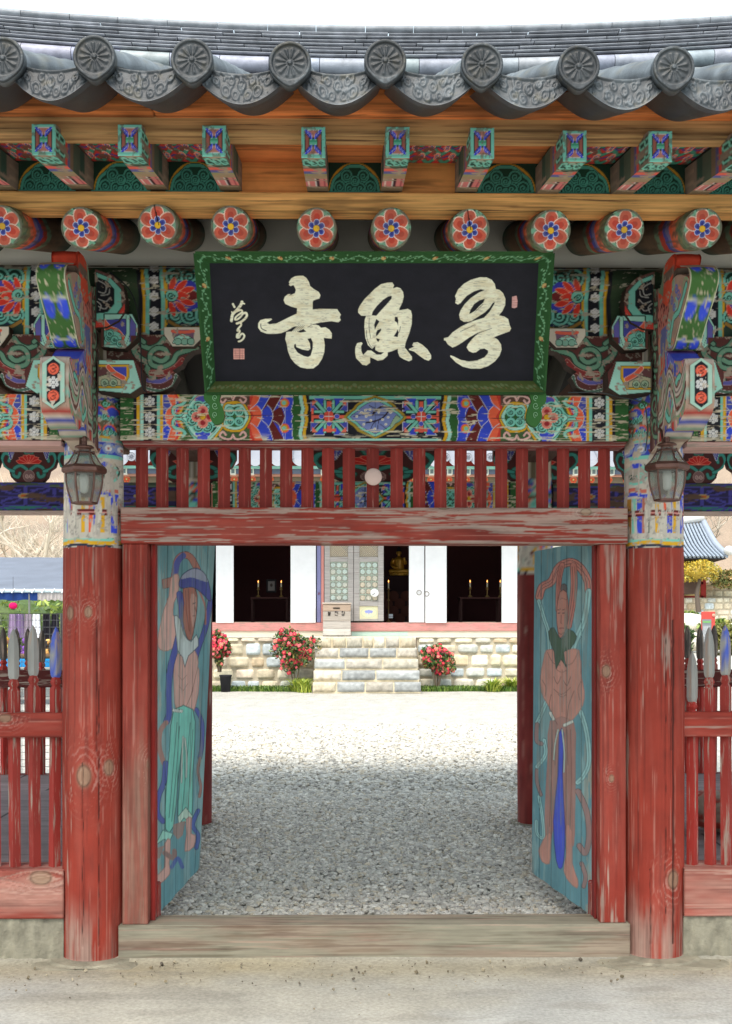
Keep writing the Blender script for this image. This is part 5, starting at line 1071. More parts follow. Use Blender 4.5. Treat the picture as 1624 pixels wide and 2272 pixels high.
for q, w in (([(120, 1070), (118, 1160), (145, 1180)], 20), ([(118, 1330), (120, 1400), (142, 1470)], 15), ([(352, 1450), (400, 1560), (415, 1700), (395, 1800), (360, 1760)], 28), ([(372, 1860), (395, 1930), (385, 1990)], 20)): RD.line(q, w, (150, 116, 112), (80, 60, 60), 3, smooth=5)
RD.poly([(172, 650), (215, 645), (300, 645), (358, 650), (368, 780), (388, 880), (380, 960), (325, 1040), (270, 1070), (215, 1085), (200, 990), (158, 920), (135, 830), (158, 700)], (192, 134, 118), FLD, 4, smooth=2)
RD.poly([(195, 1050), (325, 1050), (336, 1250), (332, 1700), (318, 1760), (285, 1740), (278, 1600), (255, 1400), (235, 1400), (215, 1600), (200, 1720), (172, 1740), (165, 1560), (182, 1250)], (166, 120, 110), FLD, 4, smooth=2)
for q in ([(200, 900), (190, 980), (235, 1070)], [(330, 880), (300, 960), (290, 1040)], [(215, 800), (235, 840), (255, 800)], [(270, 820), (290, 850), (310, 800)], [(215, 870), (260, 900), (310, 860)], [(210, 1100), (200, 1400), (190, 1650)], [(310, 1100), (315, 1400), (305, 1700)], [(225, 1100), (222, 1300)], [(290, 1100), (295, 1300)]): RD.line(q, 3.5, (120, 76, 66), smooth=3)
RD.poly([(245, 1120), (272, 1120), (264, 1350), (278, 1650), (272, 1840), (252, 1892), (228, 1840), (212, 1620), (238, 1360)], (66, 78, 196), (40, 40, 110), 4, smooth=2)
RD.poly([(170, 1700), (200, 1690), (195, 1780), (190, 1860), (150, 1850), (128, 1790), (140, 1760)], (192, 134, 118), FLD, 4, smooth=2); RD.poly([(285, 1640), (318, 1680), (320, 1860), (350, 1950), (346, 2000), (300, 1960), (272, 1900), (285, 1800)], (192, 134, 118), FLD, 4, smooth=2)
RD.line([(195, 1005), (212, 1040)], 16, (206, 206, 196), DG, 2); RD.line([(275, 1075), (318, 1055)], 16, (206, 206, 196), DG, 2); RD.line([(240, 1100), (222, 1180), (215, 1270)], 7, (190, 200, 190), DG, 1.5, smooth=4); RD.line([(262, 1100), (275, 1230), (272, 1340)], 7, (190, 200, 190), DG, 1.5, smooth=4)
RD.line([(262, 165), (246, 240), (240, 330), (240, 420)], 26, (186, 112, 98), DR, 3, smooth=5); RD.line([(326, 170), (330, 280), (318, 400), (298, 510)], 34, (186, 112, 98), DR, 3, smooth=5)
for o_ in (-7, 7): RD.line([(326+o_, 175), (330+o_, 280), (318+o_, 400), (298+o_, 500)], 3, DR, smooth=5); RD.line([(262+o_*.6, 170), (246+o_*.6, 240), (240+o_*.6, 410)], 2.5, DR, smooth=5)
RD.disc(272, 300, 17, (96, 84, 84), ry=26, edge=(50, 40, 40), ew=3)
RD.poly([(230, 440), (248, 320), (288, 320), (296, 430), (280, 540), (252, 580), (238, 540)], (184, 122, 106), DR, 4, smooth=2)
for x in (244, 270): RD.line([(x-6, 440), (x+6, 436)], 5, (50, 36, 36)); RD.line([(x-8, 422), (x+8, 416)], 4, (90, 50, 44))
RD.line([(257, 450), (255, 495), (262, 498)], 3.5, (110, 60, 50)); RD.line([(246, 525), (270, 523)], 5, (130, 50, 46)); RD.line([(240, 548), (256, 560), (276, 545)], 4, (120, 70, 60)); RD.line([(250, 360), (262, 352), (284, 362)], 3, (130, 76, 66))
for q in ([(178, 660), (210, 720), (250, 735)], [(352, 660), (322, 720), (285, 735)], [(232, 760), (260, 775), (290, 760)], [(240, 900), (262, 915), (285, 900)], [(262, 760), (262, 1000)], [(150, 820), (170, 860), (165, 910)], [(372, 820), (352, 870), (362, 930)]): RD.line(q, 4, (140, 92, 80), smooth=3)
RD.poly([(185, 545), (215, 520), (245, 580), (270, 575), (300, 530), (345, 570), (310, 640), (270, 660), (285, 745), (255, 700), (228, 755), (218, 660), (200, 620)], (64, 84, 62), (34, 50, 40), 4, smooth=2)
hb = P(348, 2036, .12); hb = (hb[0], .12, .055)
lb = P(444, 1924, 1.29); ltp = P(478, 1212, 1.25)
leaf('door_leaf', (X(339, .12), .12, .055), (lb[0], 1.29, lb[2]), 1.95, (ltp[0], 1.25, 1.95), LD, (350, 1340), 1, 'left door leaf with a painted guardian in turquoise trousers')
rb_ = P(1179, 1935, 1.16); rtp = P(1185, 1224, 1.16)
leaf('door_leaf', (X(1323, .12), .12, .055), (rb_[0], 1.16, rb_[2]), rtp[2], (rtp[0], 1.16, rtp[2]), RD, (1290, 1340), 1, 'right door leaf with a painted guardian in a dark green collar')
# ================================================================== SIGN BOARD (characters 寺 魚 梵 read right to left)
S = Cv(500, 630, 1380, 980, 1.5, (23, 21, 27))
def tr(p, o, k): return [(o[0]+x/k, o[1]+y/k) for x, y in p]
INK = (216, 208, 182); k1 = 7.382; o1 = (640, 680); k2 = 7.733; o2 = (880, 690); o3 = (1100, 680)
BGC = (26, 24, 34)
A1 = [[(605,190),(650,120),(720,80),(800,70),(870,70),(930,110),(975,180),(1000,260),(1060,310),(1160,370),(1190,430),(1170,490),(1060,525),(1045,560),(1045,720),(900,800),(750,790),(760,670),(650,640),(540,590),(510,520),(530,460),(590,410),(640,405),(610,440),(720,390),(735,330),(720,290),(690,240),(640,260),(605,240),(620,215)],
      [(1045,690),(1180,680),(1500,685),(1520,720),(1570,790),(1545,830),(1565,890),(1520,930),(1400,910),(1200,930),(1060,960),(960,1010),(860,1060),(750,1110),(660,1100),(760,1000),(700,1010),(560,1090),(460,1130),(330,1145),(200,1140),(90,1100),(40,1030),(40,950),(80,890),(170,865),(280,860),(300,875),(200,940),(250,965),(380,950),(520,880),(640,820),(750,770),(850,730)],
      [(560,1110),(620,1100),(740,1100),(820,1120),(930,1100),(880,1060),(900,1020),(970,1020),(1040,975),(1100,970),(1160,990),(1200,1030),(1280,1020),(1350,1060),(1400,1130),(1395,1230),(1340,1225),(1250,1215),(1270,1350),(1260,1480),(1220,1600),(1150,1710),(1060,1780),(940,1785),(820,1760),(720,1690),(640,1590),(590,1460),(570,1340),(540,1240)]]
H1 = [[(950,1235),(1015,1220),(1050,1300),(1045,1420),(1010,1540),(960,1570),(880,1550),(770,1490),(700,1390),(705,1340),(735,1325),(742,1385),(850,1430),(960,1450),(1005,1420),(995,1320)]]
A2 = [[(120,650),(150,580),(240,450),(310,380),(440,250),(560,160),(680,130),(780,125),(815,180),(790,240),(870,215),(940,240),(990,310),(1000,400),(975,510),(920,620),(910,665),(1000,650),(1080,635),(1140,670),(1160,760),(1155,930),(1110,1100),(1040,1280),(1020,1380),(1090,1470),(1160,1560),(1160,1620),(1100,1650),(1000,1610),(920,1560),(890,1480),(885,1410),(780,1450),(690,1480),(690,1540),(600,1620),(500,1640),(420,1600),(350,1570),(350,1680),(280,1730),(200,1715),(130,1640),(80,1590),(60,1480),(65,1380),(100,1300),(180,1280),(205,1300),(175,1360),(180,1450),(215,1530),(300,1440),(370,1440),(480,1520),(560,1520),(620,1475),(520,1470),(450,1430),(450,1350),(390,1410),(310,1340),(260,1200),(240,1000),(245,850),(275,770),(180,770),(120,710)],
      [(1165,1340),(1190,1290),(1270,1280),(1360,1330),(1460,1420),(1530,1530),(1530,1600),(1480,1640),(1400,1610),(1300,1540),(1200,1460),(1100,1430),(1110,1405),(1200,1370)]]
H2 = [[(770,385),(765,440),(660,560),(540,690),(470,770),(380,760),(400,690),(480,580),(600,460),(700,395)],[(470,830),(530,880),(470,980),(440,1040),(430,940)],[(490,1050),(565,1015),(560,1060),(490,1150),(462,1160),(465,1100)],[(470,1200),(540,1225),(510,1275),(480,1250)],[(830,790),(880,790),(895,860),(890,960),(870,900),(825,870)],[(885,1030),(900,1100),(885,1180),(805,1170),(850,1100)]]
A3 = [[(290,470),(350,340),(460,230),(600,150),(780,100),(900,105),(1000,150),(1060,230),(1080,330),(1150,345),(1220,410),(1265,520),(1260,640),(1210,750),(1140,840),(1240,860),(1320,910),(1345,1020),(1375,1090),(1345,1150),(1200,1200),(1045,1260),(1120,1310),(1180,1400),(1190,1500),(1150,1620),(1060,1730),(930,1820),(780,1870),(600,1870),(440,1830),(310,1750),(200,1640),(200,1610),(260,1630),(400,1700),(560,1730),(720,1710),(860,1650),(930,1570),(930,1520),(860,1480),(780,1490),(700,1550),(640,1565),(560,1530),(515,1460),(540,1400),(620,1300),(740,1180),(860,1120),(720,1180),(560,1270),(420,1370),(300,1440),(240,1460),(150,1400),(110,1330),(75,1320),(80,1280),(160,1260),(240,1170),(400,1060),(560,980),(700,930),(850,885),(960,770),(1050,620),(1060,580),(1020,600),(960,690),(870,780),(760,850),(620,940),(540,965),(460,965),(390,920),(370,830),(400,740),(480,620),(600,500),(750,400),(870,345),(780,335),(660,375),(520,460),(430,560),(400,600),(345,630),(295,600),(310,520)]]
H3 = [[(870,515),(840,590),(760,660),(680,750),(600,800),(565,810),(590,730),(660,620),(760,550)]]
mask = Cv(500, 630, 1380, 980, 1.5, (0, 0, 0))
for AA, HH, o, k in ((A1, H1, o1, k1), (A2, H2, o2, k2), (A3, H3, o3, k2)):
    for p in AA: mask.poly(tr(p, o, k), (255, 255, 255))
    for p in HH: mask.poly(tr(p, o, k), (0, 0, 0))
for p, w in (([(300, 270), (350, 370)], 70), ([(600, 200), (560, 300), (450, 450), (340, 560), (280, 640), (260, 760), (250, 830)], 95), ([(260, 530), (290, 640)], 40), ([(590, 230), (680, 260)], 50), ([(420, 520), (560, 470), (610, 530), (500, 620), (400, 700), (370, 790), (450, 780), (560, 690), (640, 580)], 60), ([(640, 580), (740, 570), (760, 670), (680, 780), (560, 870), (430, 920)], 75), ([(560, 900), (570, 980), (470, 1100), (450, 1160), (520, 1150), (510, 1230), (440, 1290)], 62), ([(440, 1290), (430, 1380), (500, 1390), (550, 1300), (620, 1260), (680, 1330), (640, 1430), (560, 1500), (490, 1520)], 62), ([(450, 1300), (470, 1370), (520, 1340)], 90)):
    mask.line(tr(p, (560, 740), 13.37), w/13.37, (255, 255, 255), smooth=4)
Xg, Yg = np.meshgrid(500+np.arange(S.w)/1.5, 630+np.arange(S.h)/1.5)
ink = lin(INK)*(.78+.34*fbm(Xg/16, Yg/1.6, 3, 5))[..., None]; ink = mixc(ink, lin((176, 150, 96))*np.ones_like(ink), sst(.5, .75, fbm(Xg/22, Yg/9, 8, 4))*.3)
ink = mixc(ink, lin((120, 108, 96))*np.ones_like(ink), sst(.62, .70, fbm(Xg/12, Yg/2.2, 11, 4))*.45)
S.a = S.a*(.85+.5*fbm(Xg/30, Yg/18, 17, 4))[..., None]; S.a = mixc(S.a, ink, mask.a[..., 0])
for p in ([(90, 960), (100, 1040), (190, 1085)],): S.line(tr(p, o1, k1), 2, BGC, smooth=4)
for x in (700, 735, 770, 805): S.line(tr([(x+90, 985), (x+20, 1060), (x-10, 1095)], o1, k1), .9, BGC)
for p in ([(335, 820), (330, 980), (360, 1200)], [(280, 1050), (290, 1200), (340, 1330), (400, 1400)], [(940, 970), (920, 1060), (890, 1110)]): S.line(tr(p, o2, k2), 1.2, BGC, smooth=4)
for p in ([(640, 1270), (760, 1180), (1000, 1090)], [(690, 760), (830, 630)], [(400, 1150), (640, 1040)]): S.line(tr(p, o3, k2), 1.2, BGC, smooth=4)
S.rect(584, 872, 611, 898.5, (196, 140, 128))
for x in (588, 592.5, 601, 605.5): S.line([(x, 873), (x, 897)], .8, (120, 60, 56))
for y in (876, 880, 884, 889, 893): S.line([(585, y), (610, y)], .8, (120, 60, 56))
S.line([(598, 872), (598, 898)], 1.2, (50, 20, 24)); S.poly(tr([(1395, 480), (1480, 460), (1500, 560), (1490, 680), (1440, 700), (1390, 690)], o3, k2), (196, 146, 140))
for y in (744, 748, 752, 757, 761, 765): S.line([(1281, y), (1293, y-1)], .8, (130, 70, 66))
board_t = thing('sign_board', tuple(P(831, 872, -.55)), 'long black name board with three brushed cream characters and green frame', 'sign')
Yt, Yb = -.70, -.53
TL, TR, BL_, BR_ = P(465, 584, Yt), P(1195, 584, Yt), P(478, 846, Yb), P(1182.6, 845, Yb)
m = MB(); U_, V_ = np.meshgrid(np.linspace(0, 1, 760), np.linspace(0, 1, 290))
pt = (TL+(TR-TL)*U_[..., None])*(1-V_[..., None])+(BL_+(BR_-BL_)*U_[..., None])*V_[..., None]; vx, vy = proj(pt); m.grid(pt, S.at(vx/.8874, vy/.8874), smooth=False)
nrm = np.cross(TR-TL, BL_-TL); nrm = nrm/np.linalg.norm(nrm); nrm = nrm*np.sign(nrm[1]); m.grid(np.array([[TL, TR], [BL_, BR_]])+nrm*.025, (50, 40, 34), smooth=False); m.build('name_panel', M['paint'], board_t)
F_ = Cv(0, 0, 800, 30, 2, (38, 74, 36))
for x in range(8, 800, 13):
    F_.disc(x, 12+6*sin(x*.19), 2.6, (104, 150, 110)); F_.disc(x+5, 18+6*sin(x*.23), 2.0, (120, 160, 120))
F_.line([(x, 15+6*sin(x/11)) for x in range(0, 801, 4)], 1.6, (110, 156, 118))
for x in range(60, 800, 120): F_.disc(x, 14, 5, (180, 150, 96)); F_.disc(x+3, 17, 2, (150, 70, 50))
F2 = Cv(0, 0, 800, 30, 2, (74, 84, 40)); 
for x in range(8, 800, 11): F2.disc(x, 10+9*RNG.rand(), 3+2*RNG.rand(), (100, 110, 74)); F2.disc(x+4, 10+12*RNG.rand(), 2, (124, 100, 64))
OTL, OTR, OBL, OBR = P(433, 562, Yt-.075), P(1227, 562, Yt-.075), P(458, 870, Yb-.075), P(1207, 870, Yb-.075)
def strip(a, b, c, d, cv, L, name='frame_rail'):
    """a-b inner edge, c-d outer edge"""
    m = MB(); U_, V_ = np.meshgrid(np.linspace(0, 1, 360), np.linspace(0, 1, 14)); pt = (a+(b-a)*U_[..., None])*(1-V_[..., None])+(c+(d-c)*U_[..., None])*V_[..., None]
    m.grid(pt, cv.at(U_*L, V_*29), smooth=False)
    o = ((c+d)/2-(TL+TR+BL_+BR_)/4); o[1] = 0; o = o/np.linalg.norm(o); ax = b-a; e1 = o*.007
    lip = np.array([[c, d], [c+e1+np.array([0, -.004, 0]), d+e1+np.array([0, -.004, 0])], [c+e1+np.array([0, .03, 0]), d+e1+np.array([0, .03, 0])], [a+e1*.8+nrm*.03, b+e1*.8+nrm*.03], [a+nrm*.03, b+nrm*.03]]); m.grid(lip, (40, 78, 36), smooth=False); m.build(name, M['paint'], board_t)
strip(TL, TR, OTL, OTR, F_, 798); strip(TL, BL_, OTL, OBL, F_, 290); strip(TR, BR_, OTR, OBR, F_, 290); strip(BL_, BR_, OBL, OBR, F2, 798)
for sg, q in ((-1, [(458, 868), (452, 885), (466, 900), (462, 915), (474, 940), (490, 938), (497, 925), (494, 905), (486, 890), (488, 868)]), (1, [(1207, 866), (1212, 890), (1200, 905), (1203, 925), (1192, 945), (1178, 944), (1168, 930), (1172, 905), (1180, 890), (1176, 868)])):
    q = np.array(q, float); a = np.array([P(x, y, Yb-.06) for x, y in sm(q, 3, True)]); m = MB(); n = len(a); m.add(np.concatenate([a, a+np.array([0, .03, 0])]), [tuple(range(n)), tuple(range(2*n-1, n-1, -1))]+[(i, n+i, n+(i+1) % n, (i+1) % n) for i in range(n)], (52, 96, 44))
    cx = q[:, 0].mean()
    for dy, r in ((14, 6), (32, 7), (52, 6)):
        t = np.linspace(0, 1, 16); an = t*8+dy; rr = r*(1-.75*t); m.tube([P(cx+rr_*cos(b), 868+dy+rr_*1.2*sin(b), Yb-.062) for rr_, b in zip(rr, an)], .0016, (130, 168, 128), n=5)
    m.build('frame_foot', M['paint'], board_t)
# ================================================================== LANTERNS
def lantern(px_, py_, colx, label):
    """hexagonal coach lantern hung from a bracket; px_,py_ = picture spot of the hood rim"""
    Yl = -.40; c = P(px_, py_, Yl); t = thing('wall_lantern', tuple(c), label, 'lantern'); k = (Yl-CAMY)/FPX        # metres per picture unit
    cu = (104, 72, 62); nS = 6; rot = 0.26 if colx < 0 else -.26; tilt = 0
    def ring(r, z, n=6): a = np.arange(n)*2*pi/n+rot; return np.stack([c[0]+r*np.cos(a), c[1]+r*np.sin(a), np.full(n, c[2]+z)], 1)
    m = MB(); hood = [(20*k, 42*k), (21*k, 36*k), (26*k, 28*k), (33*k, 16*k), (42*k, 7*k)]; m.grid(np.array([ring(r, z) for r, z in hood]), (112, 110, 96), closeu=True, smooth=False); m.build('hood_pane', M['glass'], t)
    m = MB()
    for i in range(6): m.tube([ring(r+.001, z)[i] for r, z in hood], .0032, cu, n=6)
    rim = [(40*k, 9*k), (44*k, 8*k), (49*k, 2*k), (49*k, -5*k), (45*k, -9*k), (38*k, -9*k)]; m.grid(np.array([ring(r, z) for r, z in rim]), cu, closeu=True, smooth=False)
    m.lathe(c, [(.002, 54*k), (17*k, 53*k), (21*k, 50*k), (21*k, 47*k), (14*k, 46*k), (15*k, 40*k), (21*k, 38*k), (21*k, 34*k)], cu, 24); m.build('hood', M['metal'], t)
    body = [(39*k, -9*k), (39*k, -26*k), (36*k, -44*k), (27*k, -74*k)]; m = MB(); m.grid(np.array([ring(r, z) for r, z in body]), (200, 200, 190), closeu=True, smooth=False); m.build('glass_pane', M['glass'], t)
    m = MB()
    for i in range(6): m.tube([ring(r+.0005, z)[i] for r, z in body], .0042, cu, n=6)
    m.grid(np.array([ring(r, z) for r, z in [(28.5*k, -72*k), (29*k, -76*k), (24*k, -77*k), (.001, -76*k)]]), cu, closeu=True, smooth=False); m.build('rib_cage', M['metal'], t)
    m = MB(); m.lathe(c, [(.001, -8*k), (9*k, -9*k), (10*k, -22*k), (9*k, -48*k), (5*k, -52*k), (.001, -53*k)], (236, 234, 226), 16); m.build('bulb', M['plain'], t)
    m = MB(); wy = -.135; top = c[2]+92*k
    m.tube([(c[0], c[1], c[2]+53*k), (c[0], c[1]-.0, c[2]+66*k), (c[0]-.0, c[1]+.035, top-.01), (c[0], c[1]+.10, top+.002), (colx, wy+.01, top-.05), (colx, wy+.02, c[2]-20*k)], .012, cu, n=10); m.lathe((c[0], c[1], c[2]+66*k), [(.004, -.02), (.014, 0), (.004, .02)], cu, 12)
    m.tube([(c[0]-.017, c[1], c[2]+52*k), (c[0]-.02, c[1]+.02, top-.02), (c[0]-.012, c[1]+.08, top)], .006, cu, n=8); m.box((colx-.03, wy-.006, c[2]-.10), (colx+.03, wy+.02, c[2]+.06), cu, .006); m.build('wall_arm', M['metal'], t)
lantern(187, 1042, -BX, 'copper coach lantern hanging on the left red column'); lantern(1480, 1036, BX, 'copper coach lantern hanging on the right red column')
# white disc on the transom
c = P(828, 1059, -.05); t = MB(); t.lathe((c[0], c[1]-.02, c[2]), [(.001, -.006), (.036, -.006), (.040, -.001), (.040, .006), (.001, .006)], (206, 176, 164), 32, axis='y'); tag(t.build('round_plaque', M['plain'], loc=(c[0], c[1], c[2])), 'small pale round disc fixed to the middle transom slat', 'disc')
# wires hanging beside the brackets
def wire(name, pts, r, col, label):
    m = MB(); m.tube(sm([P(*q) for q in pts], 6), r, col, n=6); tag(m.build(name, M['plain'], loc=tuple(P(*pts[0]))), label, 'wire')
wire('hanging_wire', [(245, 605, -.24), (285, 640, -.24), (305, 690, -.24), (312, 760, -.24), (315, 850, -.24), (326, 872, -.2)], .0028, (40, 40, 44), 'thin dark wire drooping beside the left bracket')
wire('hanging_wire', [(1260, 871, -.15), (1330, 871, -.15), (1370, 880, -.17), (1415, 890, -.2), (1432, 905, -.2), (1436, 960, -.2), (1432, 1000, -.16)], .0028, (70, 76, 76), 'grey wire curving down beside the right bracket')
# ================================================================== FENCES, FLOOR
FE = BX+2.5
def picket(m, x, y, zb_, zt_, zn, w, seed, headc=None):
    """square shaft, carved neck, blade-shaped head; shaft seen corner-on"""
    q = w*.62; red = (168*RNG.uniform(.85, 1.05), 54, 46); ln = RNG.uniform(-.01, .01)
    sec = [(-q, 0), (0, -q), (q, 0), (0, q)]
    def ringz(s, z, flat=1): return [(x+a*s+ln*(z-zb_), y+b*s*flat, z) for a, b in sec]
    m.grid(np.array([ringz(1, zb_), ringz(1, zn-.045), ringz(.62, zn-.03), ringz(.95, zn-.012), ringz(.6, zn+.012)]), red, closeu=True, smooth=False)
    h = zt_-zn; hc = headc or (156, 152, 146)
    prof = [(.50, 0), (.80, .05), (.93, .12), (.97, .45), (.90, .66), (.62, .85), (.28, .95), (.03, 1.0)]
    G = np.array([[(x+a*s+ln*(zn+t*h-zb_), y+b*s*.8, zn+.004+t*h) for a, b in [(-q, 0), (-q*.3, -q*.8), (q*.3, -q*.8), (q, 0), (q*.3, q*.8), (-q*.3, q*.8)]] for s, t in prof])
    c = lin(hc)*(.75+.5*fbm(G[..., 0]*60+seed, G[..., 2]*14, seed, 4))[..., None]
    if seed % 3 == 0: c = mixc(c, lin((78, 96, 180))*np.ones_like(c), sst(.52, .60, fbm(G[..., 0]*50, G[..., 2]*9, seed+4, 3)))
    m.grid(G, c, closeu=True, smooth=False)
sp = .0925
for side in (-1, 1):
    side_n = 'left' if side < 0 else 'right'
    f = thing('picket_fence', (side*(BX+.14), 0, GZ), 'front red picket fence on the '+side_n+' with bare pointed heads', 'fence')
    x0, x1 = sorted((side*(BX+.118), side*FE)); rz0, rz1 = Z(1636, -.05), Z(1581, -.05)
    woodbox('rail', (x0, -.045, rz0), (x1, .035, rz1), 130+side, .30, 'x', .006, knots=[(rz0+.05, -1.72, .02)], dense=('-y',), par=f)
    b0, b1 = Z(2036, -.1), Z(1930, -.1)
    woodbox('base_beam', (x0, -.10, b0), (x1, .10, b1), 140+side, .5, 'x', .006, knots=[(b0+.10, -1.54, .035)], dense=('-y', '+z'), par=f, bare=(186, 150, 134), fade=lambda p: sst(.35, .75, fbm(p[:, 0]*2, p[:, 2]*9, 4, 4)+.2)*.75)
    heads = {-1: [(121, 1392), (78, 1388), (33, 1396)], 1: [(1536, 1447), (1576, 1393), (1612, 1388)]}[side]; necks = {-1: [1695, 1703, 1702], 1: [1746, 1690, 1688]}[side]
    xs = [(X(h, 0), Z(ty, 0, h)) for h, ty in heads]; xl = xs[-1][0]; zlast = Z(1392, 0)
    xs += [(xl+side*sp*j, zlast+RNG.uniform(-.02, .02)) for j in range(1, 20)]
    for j, (xp, zt_) in enumerate(xs):
        zn = zt_-.245 if not (side > 0 and j == 0) else zt_-.245
        m = MB(); picket(m, xp, .0, b1-.005, zt_, zn, .045, (3, 7, 2, 4, 6, 8, 9)[j % 7] if side < 0 else (5, 7, 12, 4, 6, 8, 10)[j % 7], (150, 148, 142) if j < 3 else (140, 136, 130)); m.build('picket', M['wearz'], f)
    m = MB(); s0 = GZ-.05; a, b_ = (x0, x1)
    for k in range(3):
        xa = a+(b_-a)*k/3; xb = a+(b_-a)*(k+1)/3-.004; U_, V_ = np.meshgrid(np.linspace(0, 1, 120), np.linspace(0, 1, 20)); pt = np.stack([xa+(xb-xa)*U_, -.085-.012*V_*0+.02*(fbm(U_*30+k*9, V_*3, 4)-.5), s0+(b0-.003-s0)*V_], -1); c = lin((150, 144, 126))*(.6+.75*fbm(U_*26+k*7, V_*4, 9, 5))[..., None]; m.grid(pt, c); m.box((xa, -.075, s0), (xb, .11, b0-.004), (140, 134, 120), .004)
    m.build('base_stone', M['stone'], f)
    # rear fence
    f2 = thing('picket_fence', (side*(BX+.14), RY, GZ), 'dark picket fence on the '+side_n+' along the rear row of columns', 'fence')
    m = MB(); m.box((x0, RY-.04, Z(1524, RY)), (x1, RY+.04, Z(1486, RY)), (92, 36, 32), .004); m.build('rail', M['wearx'], f2)
    m = MB(); m.box((x0, RY-.06, .16), (x1, RY+.06, Z(1716, RY)), (96, 36, 34), .004); m.build('base_beam', M['wearx'], f2)
    st = {-1: 119, 1: 1528}[side]
    for j in range(24):
        xp = X(st, RY)+side*.094*j; 
        if abs(xp) > FE: break
        m = MB(); zt_ = Z(1390, RY)+RNG.uniform(-.03, .01); picket(m, xp, RY, Z(1718, RY), zt_, zt_-.26, .05, 5, (92, 84, 78)); m.build('picket', M['wearz'], f2)
# wooden floors between the columns of the side bays
for side in (-1, 1):
    m = MB(); x0, x1 = sorted((side*(BX+.15), side*FE)); zf_ = .315
    cell = .02; 
    def cf(p):
        u = p[:, 1]; v = p[:, 0]; g = np.abs(((u-.1)/.42) % 1-.5) > .492; j = (np.abs(((v+np.floor((u-.1)/.42)*.37)/1.1) % 1-.5) > .495)
        c = lin((142, 128, 128))[None]*(.6+.7*fbm(v*2.2, u*24, 4, 5))[:, None]*(.85+.3*vn(np.floor((u-.1)/.42)*3.3, 0*u, 5))[:, None]; c[g | j] = lin((24, 20, 20)); return c
    m.gbox((x0, .11, zf_-.06), (x1, RY-.08, zf_), .014, cf, ('+z',)); o = m.build('plank_floor', M['paint'], gate); o['label'] = 'grey plank floor of the '+('left' if side < 0 else 'right')+' bay'
# weathered log block
c = P(1594, 1790, .95); m = MB()
U_ = np.linspace(0, 2*pi, 48, endpoint=False); prof = [(.002, -.19), (.08, -.185), (.105, -.15), (.118, -.05), (.12, .05), (.112, .14), (.08, .185), (.002, .19)]
G = np.array([[(r*cos(a)*(1+.06*sin(3*a)), h, r*sin(a)*(1+.05*cos(2*a))) for a in U_] for r, h in sm(prof, 5)]); G = np.stack([G[..., 0]*.9-G[..., 1]*.43, G[..., 0]*.43+G[..., 1]*.9, G[..., 2]], -1)+np.array([c[0]+.02, c[1], .315+.118])
cc = mixc(lin((186, 170, 154))*np.ones(G.shape), lin((186, 76, 64))*np.ones(G.shape), sst(.48, .58, fbm(G[..., 0]*22, G[..., 2]*30, 4, 5)))*(.6+.8*fbm(G[..., 0]*40, G[..., 2]*90, 7, 4))[..., None]
m.grid(G, cc, closeu=True); tag(m.build('wooden_drum_block', M['paint'], loc=(c[0], c[1], .315)), 'round weathered wooden block with worn red paint lying on the right floor', 'wooden block')
# ================================================================== MAIN HALL ACROSS THE COURT
HY_ = 22.3; WY = HY_-1.5+.0      # hall wall plane; terrace wall plane
WY = 20.7; SY = 19.4; TZ = Z(1414, WY)
terr = thing('stone_terrace', (0, WY, GZ), 'terrace wall of pale dressed stones with five steps below the hall', 'terrace')
def stones(m, x0, x1, z0, z1, y, hrow, wmin, wmax, seed, pal, depth=.22, mortar=(186, 174, 152)):
    r = np.random.RandomState(seed); m.box((x0, y+.03, z0), (x1, y+depth+.05, z1-.004), mortar); z = z0
    while z < z1-.02:
        h = min(hrow*r.uniform(.8, 1.2), z1-z); h = z1-z if z1-z-h < .08 else h; x = x0
        while x < x1-.02:
            w = min(r.uniform(wmin, wmax), x1-x); w = x1-x if x1-x-w < .08 else w; c = np.array(pal[r.randint(len(pal))])*r.uniform(.9, 1.08)
            n_ = 9; U_, V_ = np.meshgrid(np.linspace(-1, 1, n_), np.linspace(-1, 1, n_)); e = np.maximum(np.abs(U_), np.abs(V_)); gap = .014; sq = 1-.10*(np.abs(U_)*np.abs(V_))**2
            pt = np.stack([x+w/2+U_*sq*(w/2-gap), y-.03*(1-e**4)+.02*r.uniform(-1, 1)+.05*(e > .99)+.02*(fbm(U_*2+x, V_*2+z, seed)-.5), z+h/2+V_*sq*(h/2-gap)], -1)
            m.grid(pt, lin(np.clip(c, 0, 255))*(.75+.45*fbm(U_*3+x*5, V_*3+z*7, seed, 3))[..., None], smooth=True); x += w
        z += h
STP = [(224, 212, 184), (228, 218, 194), (212, 198, 172), (230, 222, 204), (206, 198, 182), (196, 204, 206), (218, 196, 164), (212, 212, 202), (226, 208, 186)]
m = MB(); xl, xr = X(697, 19.5), X(930, 19.5)
stones(m, -6.4, xl-.02, GZ-.05, TZ, WY, .27, .26, .52, 3, STP); stones(m, xr+.02, 7.2, GZ-.05, TZ, WY, .27, .26, .52, 4, STP); m.build('terrace_wall', M['stone'], terr)
m = MB(); m.box((-6.5, WY-.02, TZ-.004), (7.3, WY+6, TZ+.004), (226, 220, 204)); m.build('terrace_floor', M['plain'], terr)
rows = [(1497+1, 1535, 19.4), (1464+3, 1494, 19.72), (1436+2, 1463, 20.04), (1409+8, 1436, 20.36), (1414, 1416+0, 20.68)]
tops = [Z(1497+3, 19.4), 0, 0, 0, TZ]; tops = [GZ+(TZ-GZ)*(k+1)/5.0 for k in range(5)]
